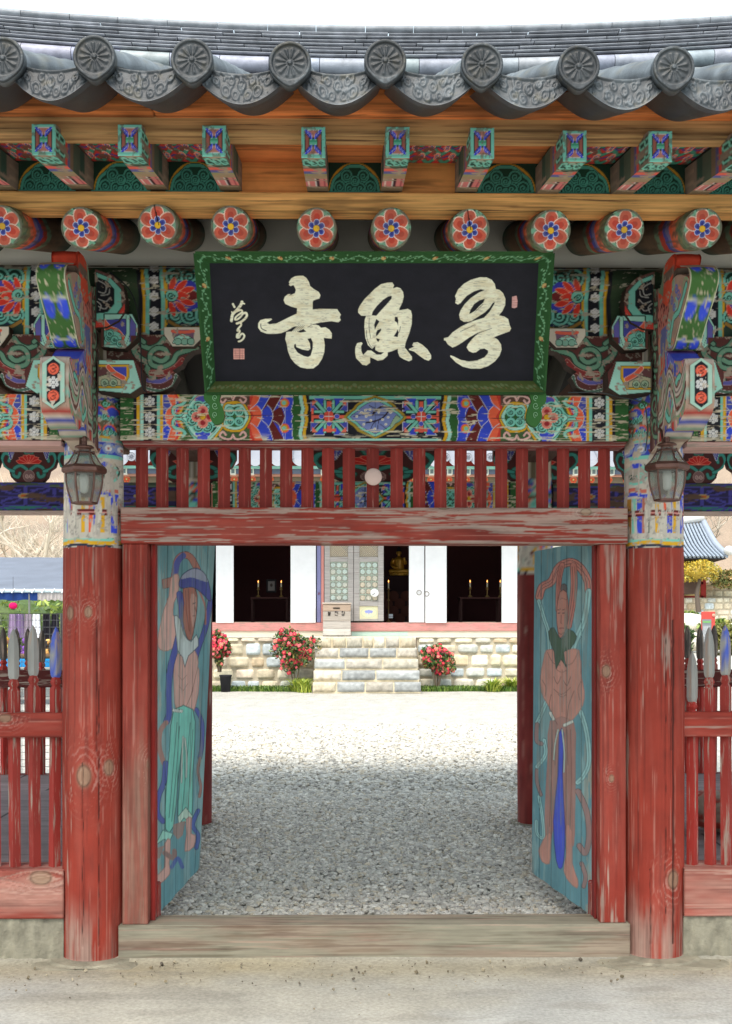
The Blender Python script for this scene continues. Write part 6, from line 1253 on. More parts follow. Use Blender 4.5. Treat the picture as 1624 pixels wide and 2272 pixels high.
for k in range(5):
    m = MB(); y = 19.35+.30*k; r = np.random.RandomState(20+k); x = xl-.01*(4-k); xe = xr+.01*(4-k); z0 = GZ if k == 0 else tops[k-1]; 
    m.box((x+.02, y+.03, z0), (xe-.02, y+.5, tops[k]-.012), (206, 192, 162))
    nst = [4, 3, 3, 4, 7][k]; ws = r.uniform(.7, 1.3, nst); ws = ws/ws.sum()*(xe-x)
    for w in ws:
        c = np.array([(192, 184, 170), (200, 192, 174), (168, 170, 168), (194, 182, 158)][r.randint(4)])*r.uniform(.9, 1.08); hh = (tops[k]-z0)*(.86 if k < 4 else .98)
        U_, V_ = np.meshgrid(np.linspace(-1, 1, 22), np.linspace(0, 1, 8)); e = np.maximum(np.abs(U_)**6, np.abs(2*V_-1)**4); pt = np.stack([x+w/2+U_*(w/2-.012), y-.02+.05*e+.02*(fbm(U_*4+x*3, V_*2+k, 5)-.5), tops[k]-hh+V_*(hh-.006)], -1); cl = lin(c)*(.6+.7*fbm(U_*5+x*7, V_*3+k*3, 8, 4))[..., None]; m.grid(pt, cl)
        tp = np.array([pt[-1], pt[-1]+np.array([0, .26, .004])]); m.grid(tp, lin(c)*1.05*np.ones((2, 22, 3))); x += w
    m.build('stone_step', M['stone'], terr)
hall = thing('temple_hall', (0, HY_, TZ), 'main temple hall with white opened door boards and carved flower lattice doors', 'hall')
hz0 = Z(1381, HY_); hz1 = Z(1000, HY_)
def hx(v): return X(v, HY_)
m = MB()
m.box((-6.3, HY_-.05, Z(1400, HY_)), (7.0, HY_+.3, hz0-.002), (212, 146, 140), .01); m.build('sill_beam', M['wearx'], hall)
m = MB(); m.box((-6.3, HY_+.0, TZ), (7.0, HY_+.25, Z(1400, HY_)-.002), (226, 220, 200)); m.box((hx(780), HY_-.01, Z(1411, HY_)), (hx(905), HY_-.001, Z(1402, HY_)), (196, 222, 206)); m.build('foundation_wall', M['plain'], hall)
m = MB(); m.box((-6.3, HY_-.04, Z(1196, HY_)), (7.0, HY_+.2, Z(1070, HY_)), (150, 90, 80)); 
for a, b in ((-6.3, hx(440)), (hx(1190), 7.0)): m.box((a, HY_+.02, hz0), (b, HY_+.2, Z(1196, HY_)), (226, 222, 206))
m.build('upper_wall', M['plain'], hall)
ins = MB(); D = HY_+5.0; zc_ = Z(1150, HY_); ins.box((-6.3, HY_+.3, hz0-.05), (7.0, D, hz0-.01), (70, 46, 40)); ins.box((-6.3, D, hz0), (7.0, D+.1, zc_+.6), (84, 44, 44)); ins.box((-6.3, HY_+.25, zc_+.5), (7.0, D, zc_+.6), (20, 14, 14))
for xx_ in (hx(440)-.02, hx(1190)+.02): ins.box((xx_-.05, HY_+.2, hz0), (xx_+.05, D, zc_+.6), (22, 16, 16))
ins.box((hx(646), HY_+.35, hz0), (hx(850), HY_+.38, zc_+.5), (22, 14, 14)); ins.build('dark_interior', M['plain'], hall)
def door_board(a, b, yo, col, name='door_board', ang=0, label=None):
    xa, xb = hx(a), hx(b); m = MB(); m.box((xa, HY_-.09+yo, Z(1381+ang, HY_)), (xb, HY_-.05+yo, Z(1196, HY_)), col, .008)
    m.box((xa+.02, HY_-.095+yo, Z(1378, HY_)), (xb-.02, HY_-.0905+yo, Z(1378, HY_)+.30), (236, 234, 232), .01); o = m.build(name, M['plain'], hall); return o
WB = (240, 240, 242)
for a, b, yo, an in ((480, 519, 0, 1), (645, 701, 0, 1), (907, 941, .0, 0), (943, 990, -.03, 1), (1112, 1150, 0, 1)): door_board(a, b, yo, WB, ang=an)
m = MB(); m.box((hx(703), HY_-.06, hz0), (hx(712), HY_+.1, Z(1196, HY_)), (134, 134, 176), .01); m.box((hx(712.5), HY_-.07, hz0), (hx(719), HY_+.1, Z(1196, HY_)), (206, 140, 132), .01); m.build('door_post', M['plain'], hall)
m = MB()
for xx_, z_ in ((929, 1315), (946, 1318)): m.tube([(hx(xx_+0)+.055*cos(a), HY_-.13, Z(z_, HY_)+.055*sin(a)) for a in np.linspace(0, 2*pi, 20)], .008, (120, 104, 90), n=6, cap=False)
m.tube([(hx(708)+.02*cos(a), HY_-.08, Z(1317, HY_)+.02*sin(a)) for a in np.linspace(0, 2*pi, 14)], .006, (130, 40, 40), n=6, cap=False); m.build('ring_handle', M['metal'], hall)
def lattice_door(a, b, seed, low=True):
    xa, xb = hx(a), hx(b); W = xb-xa; zt_ = Z(1196, HY_); zb_ = Z(1378, HY_); g = (176, 170, 166); y0 = HY_-.08; m = MB(); fw = .11*W/.58
    m.box((xa, y0, zb_), (xa+fw, y0+.06, zt_), g, .006); m.box((xb-fw, y0, zb_), (xb, y0+.06, zt_), g, .006)
    zr1, zr2, zr3 = Z(1236, HY_), Z(1247, HY_), Z(1334, HY_)
    for z0, z1 in ((zb_, zb_+.05), (Z(1345, HY_), zr3), (zr2, zr1)): m.box((xa+fw+.001, y0+.003, z0), (xb-fw-.001, y0+.058, z1), g, .006)
    o = m.build('lattice_door', M['wood'], hall)
    m = MB(); m.box((xa+fw, y0+.04, zb_), (xb-fw, y0+.05, zt_), (166, 160, 150))
    w = W-2*fw; st_ = w/5
    for k in range(-9, 10):          # small diamond grid in the head
        for s in (-1, 1):
            p0 = (xa+fw+k*st_/1.6, zr1); L = zt_-zr1
            x_a, x_b = p0[0], p0[0]+s*L; za, zb2 = zr1, zt_
            def clipx(x): return min(max(x, xa+fw), xb-fw)
            xa_, xb_ = clipx(x_a), clipx(x_b)
            if abs(xb_-xa_) < .02: continue
            za2 = za+(xa_-x_a)/(x_b-x_a)*L; zb3 = za+(xb_-x_a)/(x_b-x_a)*L; m.tube([(xa_, y0+.032, za2), (xb_, y0+.032, zb3)], .007, (206, 190, 164), n=4)
    for i in range(3):               # carved flowers
        for j in range(6):
            cx_ = xa+fw+w*(i+.5)/3; cz_ = zr3+(zr2-zr3)*(j+.5)/6; r_ = w/6*.92; c0 = [(196, 208, 200), (200, 200, 188), (190, 202, 194)][(i+j+seed) % 3]
            if seed: c0 = [(206, 196, 178), (202, 198, 184), (192, 206, 198)][min(2, max(0, 2-(5-j)//2))] if j > 3 else [(206, 194, 174), (202, 198, 184)][(i+j) % 2]
            m.lathe((cx_, y0+.03, cz_), [(r_, .012), (r_*.9, -.004), (r_*.5, -.016), (.002, -.02)], c0, 6, axis='y', smooth=False)
            for q in range(6): m.lathe((cx_+r_*.62*cos(q*pi/3+.5), y0+.022, cz_+r_*.62*sin(q*pi/3+.5)), [(r_*.3, .01), (r_*.22, -.012), (.001, -.016)], tuple(min(255, v*1.06) for v in c0), 6, axis='y', smooth=False)
            m.tube([(cx_-r_, y0+.03, cz_+w/6), (cx_+r_, y0+.03, cz_+w/6)], .008, (196, 214, 196), n=4)
    for i in range(4): m.tube([(xa+fw+w*i/3, y0+.03, zr3), (xa+fw+w*i/3, y0+.03, zr2)], .008, (196, 206, 190), n=4)
    m.build('flower_lattice', M['plain'], o)
    if low:
        C = Cv(0, 0, 100, 50, 2, (200, 194, 160)); C.disc(50, 25, 44, (186, 190, 160), ry=20); C.disc(50, 25, 38, (206, 200, 164), ry=16); C.poly([(26, 18), (50, 14), (74, 18), (66, 28), (54, 26), (50, 34), (46, 26), (34, 28)], (136, 144, 196)); C.spiral(40, 34, 6, 2, (170, 190, 180)); C.spiral(60, 34, 6, 2, (170, 190, 180))
        m = MB(); U_, V_ = np.meshgrid(np.linspace(0, 1, 40), np.linspace(0, 1, 24)); m.grid(np.stack([xa+fw+w*U_, 0*U_+y0+.035, zb_+.05+(Z(1345, HY_)-zb_-.05)*V_], -1), C.at(U_*99, 49-V_*49), smooth=False); m.build('painted_panel', M['plain'], o)
lattice_door(720, 784, 0); lattice_door(785, 851, 1)
# hall eaves, roof
m = MB(); zE = Z(1036, 20.2)
for k in range(-15, 16):
    x = k*.40+.1; m = MB(); m.tube([(x, 20.5, Z(1064, 20.5)), (x, HY_, Z(1064, 20.5)+.55)], .085, (190, 120, 90), n=14)
    for q in range(6): m.lathe((x+.052*cos(q*pi/3), 20.492, Z(1064, 20.5)+.052*sin(q*pi/3)), [(.026, .004), (.026, -.004), (.001, -.006)], (214, 96, 60), 8, axis='y')
    m.lathe((x, 20.488, Z(1064, 20.5)), [(.02, .004), (.02, -.004), (.001, -.006)], (220, 200, 120), 8, axis='y'); m.build('round_rafter', M['plain'], hall)
for k in range(-15, 16):
    x = k*.40+.1; m = MB(); z = Z(1046, 20.2); m.box((x-.06, 20.2, z-.07), (x+.06, HY_, z+.07), (226, 222, 210), .005); m.box((x-.035, 20.19, z-.045), (x+.035, 20.199, z+.045), (110, 120, 120)); m.build('flying_rafter', M['plain'], hall)
m = MB(); m.box((-6.2, 20.35, Z(1056, 20.35)), (6.2, 20.5, Z(1051, 20.35)), (206, 150, 130)); m.box((-6.2, 20.26, Z(1052, 20.3)), (6.2, 20.3, Z(1039, 20.3)), (104, 110, 130)); m.box((-6.2, 20.1, Z(1039, 20.1)), (6.2, 20.25, Z(1034, 20.1)), (150, 206, 190)); m.box((-6.2, 20.16, Z(1034, 20.1)), (6.2, 20.25, Z(1020, 20.1)), (176, 60, 50))
m.box((-6.2, 20.52, Z(1075, 20.5)), (6.2, 20.6, Z(1050, 20.5)), (120, 110, 90)); m.build('eave_board', M['plain'], hall)
zd = Z(1014, 19.9)
for k in range(-12, 13):
    x = k*.49+.02; m = MB(); m.lathe((x, 19.9, zd), [(.001, -.02), (.07, -.02), (.085, -.014), (.09, -.03), (.10, -.03), (.10, .03)], (150, 152, 160), 20, axis='y'); 
    for q in range(8): m.tube([(x+.015*cos(q*pi/4), 19.875, zd+.015*sin(q*pi/4)), (x+.06*cos(q*pi/4), 19.875, zd+.06*sin(q*pi/4))], .006, (100, 102, 112), n=4)
    m.tube([(x, 19.92, zd), (x, 24, zd+2.1)], .095, (150, 152, 160), n=12)
    T_ = np.linspace(-1, 1, 14); top = np.stack([x+.245+T_*.2, 0*T_+19.93, zd-.06+.09*T_**2], 1); bt = np.stack([x+.245+T_*.16, 0*T_+19.93, zd-.20+.10*T_**2], 1); m.grid(np.array([bt, top]), (166, 168, 176)); m.grid(np.array([top, top+np.array([0, 4, 2.1])]), (140, 142, 150)); m.grid(np.array([bt, bt+np.array([0, .3, .1])]), (120, 118, 120)); m.build('roof_tile_row', M['plain'], hall)
m = MB(); m.box((-6, 24, zd+1.7), (6, 24.4, zd+2.8), (90, 94, 100)); m.add([(-6, 24.4, zd+2.0), (6, 24.4, zd+2.0), (6, 29, zd-.1), (-6, 29, zd-.1)], [(0, 1, 2, 3)], (90, 94, 100)); m.build('roof_ridge', M['tile'], hall)
m = MB(); m.add([(-6.4, 20.3, Z(1030, 20.2)), (6.4, 20.3, Z(1030, 20.2)), (6.4, 27.4, Z(1030, 20.2)+.3), (-6.4, 27.4, Z(1030, 20.2)+.3)], [(0, 1, 2, 3)], (120, 100, 84)); m.build('eave_soffit', M['plain'], hall)
# things in and before the hall
c = P(748, 1411, 21.6); t = thing('donation_box', (c[0], 21.6, TZ), 'tall weathered wooden offering box with a slot, on the terrace', 'offering box')
x0, x1 = X(714.5, 21.6), X(780, 21.6); zt_ = Z(1337, 21.6); m = MB(); W = x1-x0; zs = [TZ+.02, TZ+.22, TZ+.42, Z(1365, 21.6), zt_-.03]
zz_ = [TZ+.03, Z(1394, 21.6), Z(1378, 21.6), Z(1356, 21.6), Z(1340, 21.6)]
for a, b, cc_ in zip(zz_[:-1], zz_[1:], ((196, 190, 182), (180, 172, 164), (168, 158, 148), (172, 150, 132))): m.box((x0+.02, 21.6, a), (x1-.02, 22.05, b-.006), cc_, .008)  # lower boards paler: sunlight below the hall eave's shadow put into the colour
m.box((x0, 21.57, zt_-.03), (x1, 22.1, zt_), (206, 190, 176), .006); m.box((x0+.02, 21.61, TZ), (x0+.14, 22, TZ+.04), (120, 110, 100)); m.box((x1-.14, 21.61, TZ), (x1-.02, 22, TZ+.04), (120, 110, 100)); m.build('box_body', M['wood'], t)
m = MB(); m.box((X(739, 21.6), 21.585, Z(1350.5, 21.6)), (X(754, 21.6), 21.597, Z(1348, 21.6)), (10, 8, 8)); m.build('coin_slot', M['plain'], t)
m = MB(); ub = .0088
def glyph(ox, strokes):
    for q in strokes: m.tube([(X(ox, 21.6)+a*ub, 21.592, Z(1360.5, 21.6)+b*ub*-1) for a, b in q], .0055, (40, 34, 34), n=4, smooth=False)
glyph(734-3.5, [[(-3, -4), (-3, -.5), (3, -.5), (3, -4)], [(-3, -2.2), (3, -2.2)], [(-4, 1.2), (4, 1.2)], [(0, 1.2), (0, 3)], [(-3, 3), (3, 3), (3, 4.5), (-3, 4.5), (-3, 6.5), (3, 6.5)]][:5])
glyph(748-2, [[(-4, -4), (1, -4)], [(-1.5, -4), (-4, 0)], [(-1.5, -4), (1, 0)], [(4, -5), (4, 3)], [(2, -1.5), (4, -1.5)], [(-3, 2.5), (-3, 6), (4, 6)]])
glyph(761, [[(-2, -5), (0, -5)], [(-4, -3.5), (1, -3.5)], [(-3.2, -1), (-1.5, -2.4), (.2, -1), (-1.5, .4), (-3.2, -1)], [(3.5, -5), (3.5, 1.5)], [(3.5, -2), (5, -2)], [(-3, 2.5), (3.5, 2.5), (3.5, 6), (-3, 6), (-3, 2.5)]])
m.build('lettering', M['plain'], t)
c = P(831, 1315, 22.0); m = MB(); m.lathe((c[0], 22.1, c[2]), [(.001, -.02), (.09, -.02), (.10, -.01), (.10, .02)], (240, 240, 240), 28, axis='y'); m.tube([(c[0]+.02, 22.07, c[2]), (c[0]-.05, 22.07, c[2]-.055)], .006, (60, 60, 60), n=4); tag(m.build('round_clock', M['plain'], loc=(c[0], 22.1, c[2])), 'white round dial hung on the flower lattice door', 'clock')
# altar and golden statue
AY = 25.5; a0 = P(886, 1277, AY); t = thing('altar', (a0[0], AY, hz0), 'dark stepped altar inside the open middle door', 'altar'); m = MB(); m.box((a0[0]-1.2, AY-.3, hz0), (a0[0]+1.2, AY+.9, a0[2]-.42), (44, 22, 20), .01); m.box((a0[0]-.9, AY, a0[2]-.42), (a0[0]+.9, AY+.9, a0[2]), (40, 20, 22), .01)
m.build('altar_body', M['plain'], t); m = MB()
for r_ in range(4):
    for k in range(-3, 4): m.lathe((a0[0]+k*.33+.16*(r_ % 2), AY-.31, hz0+.09+r_*.2), [(.14, .004), (.13, -.006), (.001, -.006)], (78, 40, 30), 18, axis='y')
m.build('carved_roundels', M['plain'], t)
b0_ = a0+np.array([0, .3, .0]); st_ = thing('buddha_statue', tuple(b0_), 'seated golden Buddha statue on a lotus base in the dark hall', 'statue'); k = (AY+.3-CAMY)/FPX
def bz(v): return b0_[2]+v*k
m = MB(); m.lathe(b0_, [(.001, 0), (19*k, 0), (20*k, 3*k), (17*k, 5*k), (20*k, 8*k), (.001, 9*k)], (200, 150, 50), 30)
for q in range(16): m.blob((b0_[0]+18*k*cos(q*pi/8), b0_[1]+18*k*sin(q*pi/8), bz(5)), (4*k, 4*k, 3*k), (214, 160, 50), q, 6, .05)
m.build('lotus_base', M['gold'], st_)
m = MB(); G = (206, 150, 44)
m.lathe((b0_[0], b0_[1], bz(8)), [(.001, 0), (12*k, 0), (12*k, 8*k), (10*k, 18*k), (11.5*k, 26*k), (10*k, 31*k), (4*k, 34*k), (3*k, 37*k), (4.4*k, 40*k), (5*k, 44*k), (4.6*k, 48*k), (3*k, 51*k), (1.6*k, 54*k), (.001, 55*k)], G, 26)
m.tube(sm([(b0_[0]-3*k, b0_[1], bz(11)), (b0_[0]-16*k, b0_[1]-2*k, bz(11)), (b0_[0]-17*k, b0_[1]-8*k, bz(10)), (b0_[0]-4*k, b0_[1]-13*k, bz(10)), (b0_[0]+6*k, b0_[1]-12*k, bz(10))], 4), [5*k]*9+[4*k]*8, G, n=12)
m.tube(sm([(b0_[0]+3*k, b0_[1], bz(11)), (b0_[0]+16*k, b0_[1]-2*k, bz(11)), (b0_[0]+17*k, b0_[1]-8*k, bz(10)), (b0_[0]+4*k, b0_[1]-12*k, bz(12)), (b0_[0]-6*k, b0_[1]-11*k, bz(12))], 4), [5*k]*9+[4*k]*8, G, n=12)
m.tube(sm([(b0_[0]-10*k, b0_[1], bz(37)), (b0_[0]-15*k, b0_[1]-1*k, bz(28)), (b0_[0]-13*k, b0_[1]-8*k, bz(20)), (b0_[0]-3*k, b0_[1]-12*k, bz(18))], 5), [4.4*k]*8+[3*k]*8, G, n=12)
m.tube(sm([(b0_[0]+10*k, b0_[1], bz(37)), (b0_[0]+14*k, b0_[1]-1*k, bz(29)), (b0_[0]+13*k, b0_[1]-9*k, bz(30)), (b0_[0]+11*k, b0_[1]-11*k, bz(40))], 5), [4.2*k]*8+[2.6*k]*8, G, n=12)
for s in (-1, 1): m.blob((b0_[0]+s*5*k, b0_[1], bz(51)), (1*k, 1.2*k, 3*k), G, 3, 6, .02)
m.blob((b0_[0], b0_[1]-4.6*k, bz(51)), (.8*k, 1*k, 1.8*k), G, 3, 6, .02)
m.build('figure', M['gold'], st_); m = MB(); m.lathe((b0_[0], b0_[1]+.4*k, bz(8)), [(5.2*k, 46*k), (5*k, 50*k), (3.4*k, 53.5*k), (2*k, 56*k), (.001, 57*k)], (40, 34, 40), 20); m.build('hair', M['plain'], st_)
def candle(vx, vy, Y, label, base):
    c = P(vx, vy, Y); t = thing('candle_stand', (c[0], Y, base), label, 'candle'); m = MB(); m.lathe((c[0], Y, 0), [(.06, base), (.05, base+.03), (.015, base+.06), (.015, (base+c[2])/2), (.04, (base+c[2])/2+.03), (.015, (base+c[2])/2+.06), (.02, c[2]-.24), (.05, c[2]-.22), (.02, c[2]-.20)], (150, 120, 70), 12); m.build('stand', M['metal'], t)
    m = MB(); m.lathe((c[0], Y, 0), [(.02, c[2]-.20), (.02, c[2]-.05), (.001, c[2]-.05)], (230, 220, 190), 10); m.build('candle', M['plain'], t); m = MB(); m.lathe((c[0], Y, c[2]-.05), [(.001, 0), (.014, .02), (.010, .04), (.001, .07)], (255, 150, 60), 10); m.build('flame', M['flame'], t)
for vx, vy, lb in ((862, 1288, 'lit candle on a tall stand just inside the middle door'), (573, 1289, 'left lit candle beside the framed portrait'), (624, 1289, 'right lit candle beside the framed portrait'), (1043, 1288, 'left lit candle in the right hall opening'), (1081, 1288, 'middle lit candle in the right hall opening'), (1110, 1288, 'lit candle at the edge of the right hall opening')):
    candle(vx, vy, 24.2, lb, Z(1325, 24.2) if vx != 862 else hz0)
for a, b, y0_, lb in ((555, 640, 24.0, 'low dark table under the candles in the left opening'), (1020, 1112, 24.0, 'dark altar table in the right opening')):
    t = thing('altar_table', (X((a+b)/2, 24), 24.0, hz0), lb, 'table'); m = MB(); zt2 = Z(1325, 24.2); m.box((X(a, 24), 24.0, zt2-.05), (X(b, 24), 24.6, zt2), (70, 40, 36), .01); m.build('table_top', M['plain'], t)
    for s in (0, 1):
        for yy2 in (24.02, 24.5): m = MB(); xx_ = X(a, 24)+.02 if s == 0 else X(b, 24)-.07; m.box((xx_, yy2, hz0), (xx_+.05, yy2+.05, zt2-.052), (60, 34, 30)); m.build('leg', M['plain'], t)
c = P(602, 1300, 24.3); t = thing('framed_portrait', tuple(c), 'dark framed portrait standing between two candles', 'picture'); m = MB(); m.box((c[0]-.13, 24.3, c[2]-.17), (c[0]+.13, 24.33, c[2]+.17), (34, 30, 32), .006); m.build('frame', M['plain'], t); m = MB(); m.box((c[0]-.085, 24.29, c[2]-.12), (c[0]+.085, 24.299, c[2]+.12), (120, 116, 112)); m.blob((c[0], 24.288, c[2]+.02), (.035, .004, .045), (70, 60, 56), 2, 6, 0); m.build('picture', M['plain'], t)
c = P(867, 1367, 23.2); m = MB(); m.box((c[0]-.05, 23.2, c[2]-.05), (c[0]+.05, 23.23, c[2]-.02), (236, 240, 244)); m.box((c[0]-.05, 23.2, c[2]-.012), (c[0]+.05, 23.23, c[2]+.05), (226, 232, 240)); tag(m.build('paper_notice', M['plain'], loc=tuple(c)), 'small white notice low in the middle doorway', 'notice')
# ================================================================== PLANTS
def leaves(m, n, ctr, rad, size, pal, seed, shell=.45, up=.3, clump=9, cr=.35):
    r = np.random.RandomState(seed); cc = r.normal(size=(clump, 3)); cc /= np.linalg.norm(cc, axis=1)[:, None]; cc *= r.uniform(.35, .85, clump)[:, None]
    ci = r.randint(0, clump, n); d = r.normal(size=(n, 3)); d /= np.linalg.norm(d, axis=1)[:, None]; p = cc[ci]+d*(cr*r.uniform(.4, 1, n)**.5)[:, None]; p = p*np.array(rad)+np.array(ctr)
    a = r.normal(size=(n, 3)); a /= np.linalg.norm(a, axis=1)[:, None]; b = np.cross(a, r.normal(size=(n, 3))); b /= np.linalg.norm(b, axis=1)[:, None]; s = size*r.uniform(.6, 1.3, n)[:, None]
    V = np.stack([p-a*s, p-b*s*.42, p+a*s, p+b*s*.42], 1); pl = np.array([lin(c) for c in pal]); C = pl[r.randint(0, len(pal), n)]*r.uniform(.7, 1.25, n)[:, None]
    m.add(V.reshape(-1, 3), np.arange(4*n).reshape(n, 4), np.repeat(C, 4, 0)); return p
def camellia(x, y, zb_, w, h, seed, label, stems=True):
    t = thing('camellia_bush', (x, y, zb_), label, 'bush'); m = MB(); r = np.random.RandomState(seed)
    for k in range(5): a = r.uniform(0, 6.28); m.tube([(x+.03*cos(a), y+.03*sin(a), zb_), (x+.1*w*cos(a), y+.1*sin(a), zb_+h*.35), (x+.35*w*cos(a)*.8, y+.2*sin(a), zb_+h*.75)], [.018, .013, .006], (120, 104, 88), n=6)
    m.build('stems', M['plain'], t)
    m = MB(); p = leaves(m, 2600, (x, y, zb_+h*.62), (w*.5, .38, h*.42), .045, [(52, 84, 40), (70, 104, 48), (40, 66, 36), (110, 134, 64), (140, 120, 70)], seed, clump=16, cr=.38); m.build('foliage', M['leaf'], t)
    m = MB()
    for q in p[r.choice(len(p), 150, False)]:
        q = q+np.array([0, -.05, 0])*(r.rand()); s = r.uniform(.028, .05); c = [(214, 70, 92), (226, 104, 116), (200, 50, 74), (232, 130, 120)][r.randint(4)]
        for k in range(5): a = k*1.257+r.rand(); m.blob((q[0]+s*.55*cos(a), q[1]-.01, q[2]+s*.55*sin(a)), (s*.6, s*.35, s*.6), c, k, 4, .1)
        m.blob((q[0], q[1]-s*.4, q[2]), s*.25, (236, 196, 110), 1, 4, 0)
    m.build('blossoms', M['cloth'], t)
PY = WY-.45
camellia(X(655, PY), PY, GZ+.1, 1.30, 1.42, 3, 'tallest camellia full of pink blossoms left of the steps'); camellia(X(971, PY), PY, GZ+.1, .86, .98, 8, 'slim camellia with coral blossoms right of the steps'); camellia(X(487, PY-.2), PY-.2, .35, .50, .86, 12, 'small pink camellia growing in a black pot')
c = X(501, PY-.2); m = MB(); m.lathe((c, PY-.25, GZ), [(.001, 0), (.10, 0), (.125, .33), (.14, .34), (.14, .37), (.12, .37), (.11, .33), (.001, .32)], (38, 38, 42), 28); tag(m.build('flower_pot', M['plain'], loc=(c, PY-.25, GZ)), 'shiny black plastic plant pot by the terrace wall', 'pot')
def blades(m, xs, ys, z, hmin, hmax, spread, pal, seed, w=.008):
    r = np.random.RandomState(seed); n = len(xs); a = r.uniform(0, 6.28, n); h = r.uniform(hmin, hmax, n); s = spread*r.uniform(.4, 1.2, n); V = []
    dx, dy = np.cos(a), np.sin(a); px_, py_ = -dy*w, dx*w
    for t_, q in ((0, 1), (.5, .9), (.85, .5), (1, .05)):
        hx_ = xs+dx*s*t_**2; hy_ = ys+dy*s*t_**2; hz_ = z+h*(t_*1.3-.42*t_**2)
        V.append(np.stack([hx_-px_*q, hy_-py_*q, hz_], 1)); V.append(np.stack([hx_+px_*q, hy_+py_*q, hz_], 1))
    V = np.stack(V, 1); F = np.array([(0, 1, 3, 2), (2, 3, 5, 4), (4, 5, 7, 6)])[None]+8*np.arange(n)[:, None, None]; pl = np.array([lin(c) for c in pal]); C = pl[r.randint(0, len(pal), n)]*r.uniform(.7, 1.25, n)[:, None]
    m.add(V.reshape(-1, 3), F.reshape(-1, 4), np.repeat(C, 8, 0))
m = MB(); r = np.random.RandomState(4); n = 9000; xs = np.concatenate([r.uniform(-4.2, xl-.1, n//2), r.uniform(xr+.1, 4.2, n//2)]); ys = r.uniform(PY-.22, WY-.05, n); blades(m, xs, ys, GZ-.02, .07, .17, .06, [(76, 108, 42), (104, 136, 52), (60, 88, 36), (130, 150, 70)], 5, .009); tag(m.build('ground_cover', M['leaf']), 'strip of short green ground cover along the terrace foot', 'grass', kind='stuff')
for vx, yy2, lb in ((662, 20.0, 'yellow green leaf tuft beside the left of the steps'), (676, 19.7, 'small leaf tuft at the bottom step corner'), (1095, 20.0, 'yellow green leaf tuft right of the steps by the wall'), (1135, 20.3, 'pale spiky tuft at the far right of the wall')):
    m = MB(); n = 170; x = X(vx, yy2); r = np.random.RandomState(int(vx)); blades(m, x+r.normal(0, .05, n), yy2+r.normal(0, .05, n), GZ, .18, .36, .34 if vx != 676 else .2, [(176, 186, 70), (140, 164, 56), (196, 204, 96), (110, 140, 48)], int(vx), .012); tag(m.build('leaf_tuft', M['leaf'], loc=(x, yy2, GZ)), lb, 'plant')
# ================================================================== BACKGROUND LEFT AND RIGHT OF THE GATE
m = MB(); xs = np.linspace(-140, 140, 90); ys = np.linspace(62, 150, 40); XX, YY = np.meshgrid(xs, ys); zz = GZ+(YY-62)*.34*(.9+.3*fbm(XX*.03, YY*.03, 3))+1.2*(fbm(XX*.2, YY*.2, 5)-.4)*sst(62, 70, YY)
cc = mixc(lin((176, 154, 130))*np.ones(XX.shape+(3,)), lin((122, 106, 96))*np.ones(XX.shape+(3,)), fbm(XX*.5, YY*.5, 9, 5)); m.grid(np.stack([XX, YY, zz], -1), cc); tag(m.build('hillside', M['stone']), None, None, kind='structure')
def bare_tree(x, y, z, h, seed, label, col=(186, 172, 154)):
    r = np.random.RandomState(seed); t = thing('bare_tree', (x, y, z), label, 'tree', None); m = MB(); m2 = MB()
    def br(p, d, L, rad, lv):
        n = 5; pts = [p]; 
        for k in range(n): d = d+r.normal(size=3)*.13; d[2] += .03; d /= np.linalg.norm(d); pts.append(pts[-1]+d*L/n)
        (m if lv == 0 else m2).tube(pts, np.linspace(rad, rad*.55, n+1), tuple(np.array(col)*r.uniform(.85, 1.1)), n=5 if lv < 2 else 3, cap=False)
        if lv < 4:
            for k in range(4 if lv else 6):
                i = r.randint(2, n+1); a = r.normal(size=3); a[2] = abs(a[2])*.5; a = a/np.linalg.norm(a); br(np.array(pts[i]), d*.55+a*.8, L*r.uniform(.5, .72), rad*.5, lv+1)
    br(np.array([x, y, z]), np.array([r.normal()*.1, 0, 1.]), h*.42, h*.022, 0); m.build('trunk', M['plain'], t); m2.build('branches', M['plain'], t)
r = np.random.RandomState(11)
spots = [(-22.5, 50, 'bare pale tree leaning behind the blue tent roof'), (-16.5, 56, 'slender bare tree on the slope nearest the left column'), (-27, 60, 'bare tree at the far left edge of the slope'), (-20, 66, 'tall bare tree high on the left slope')]
for k, (x, y, lb) in enumerate(spots): bare_tree(x, y, GZ if y < 62 else (y-62)*.34, 9+k, 30+k, lb, (210, 196, 176) if k % 2 else (150, 134, 118))
spots = [(-18.3, 63, 'pale thin bare tree on the left slope above the tent edge'), (-24.5, 70, 'bare tree far up the left slope among others')]
for k, (x, y, lb) in enumerate(spots): bare_tree(x, y, (y-62)*.34+.2, 10, 40+k, lb, (220, 208, 190))
for k, (x, y, lb) in enumerate([(18, 66, 'bare tree on the slope just right of the tiled lodge roof'), (23, 70, 'bare tree at the right edge of the wooded slope')]): bare_tree(x, y, (y-62)*.34, 10, 50+k, lb, (176, 166, 150))
def V3(x, y, Y): return P(x, y, Y)
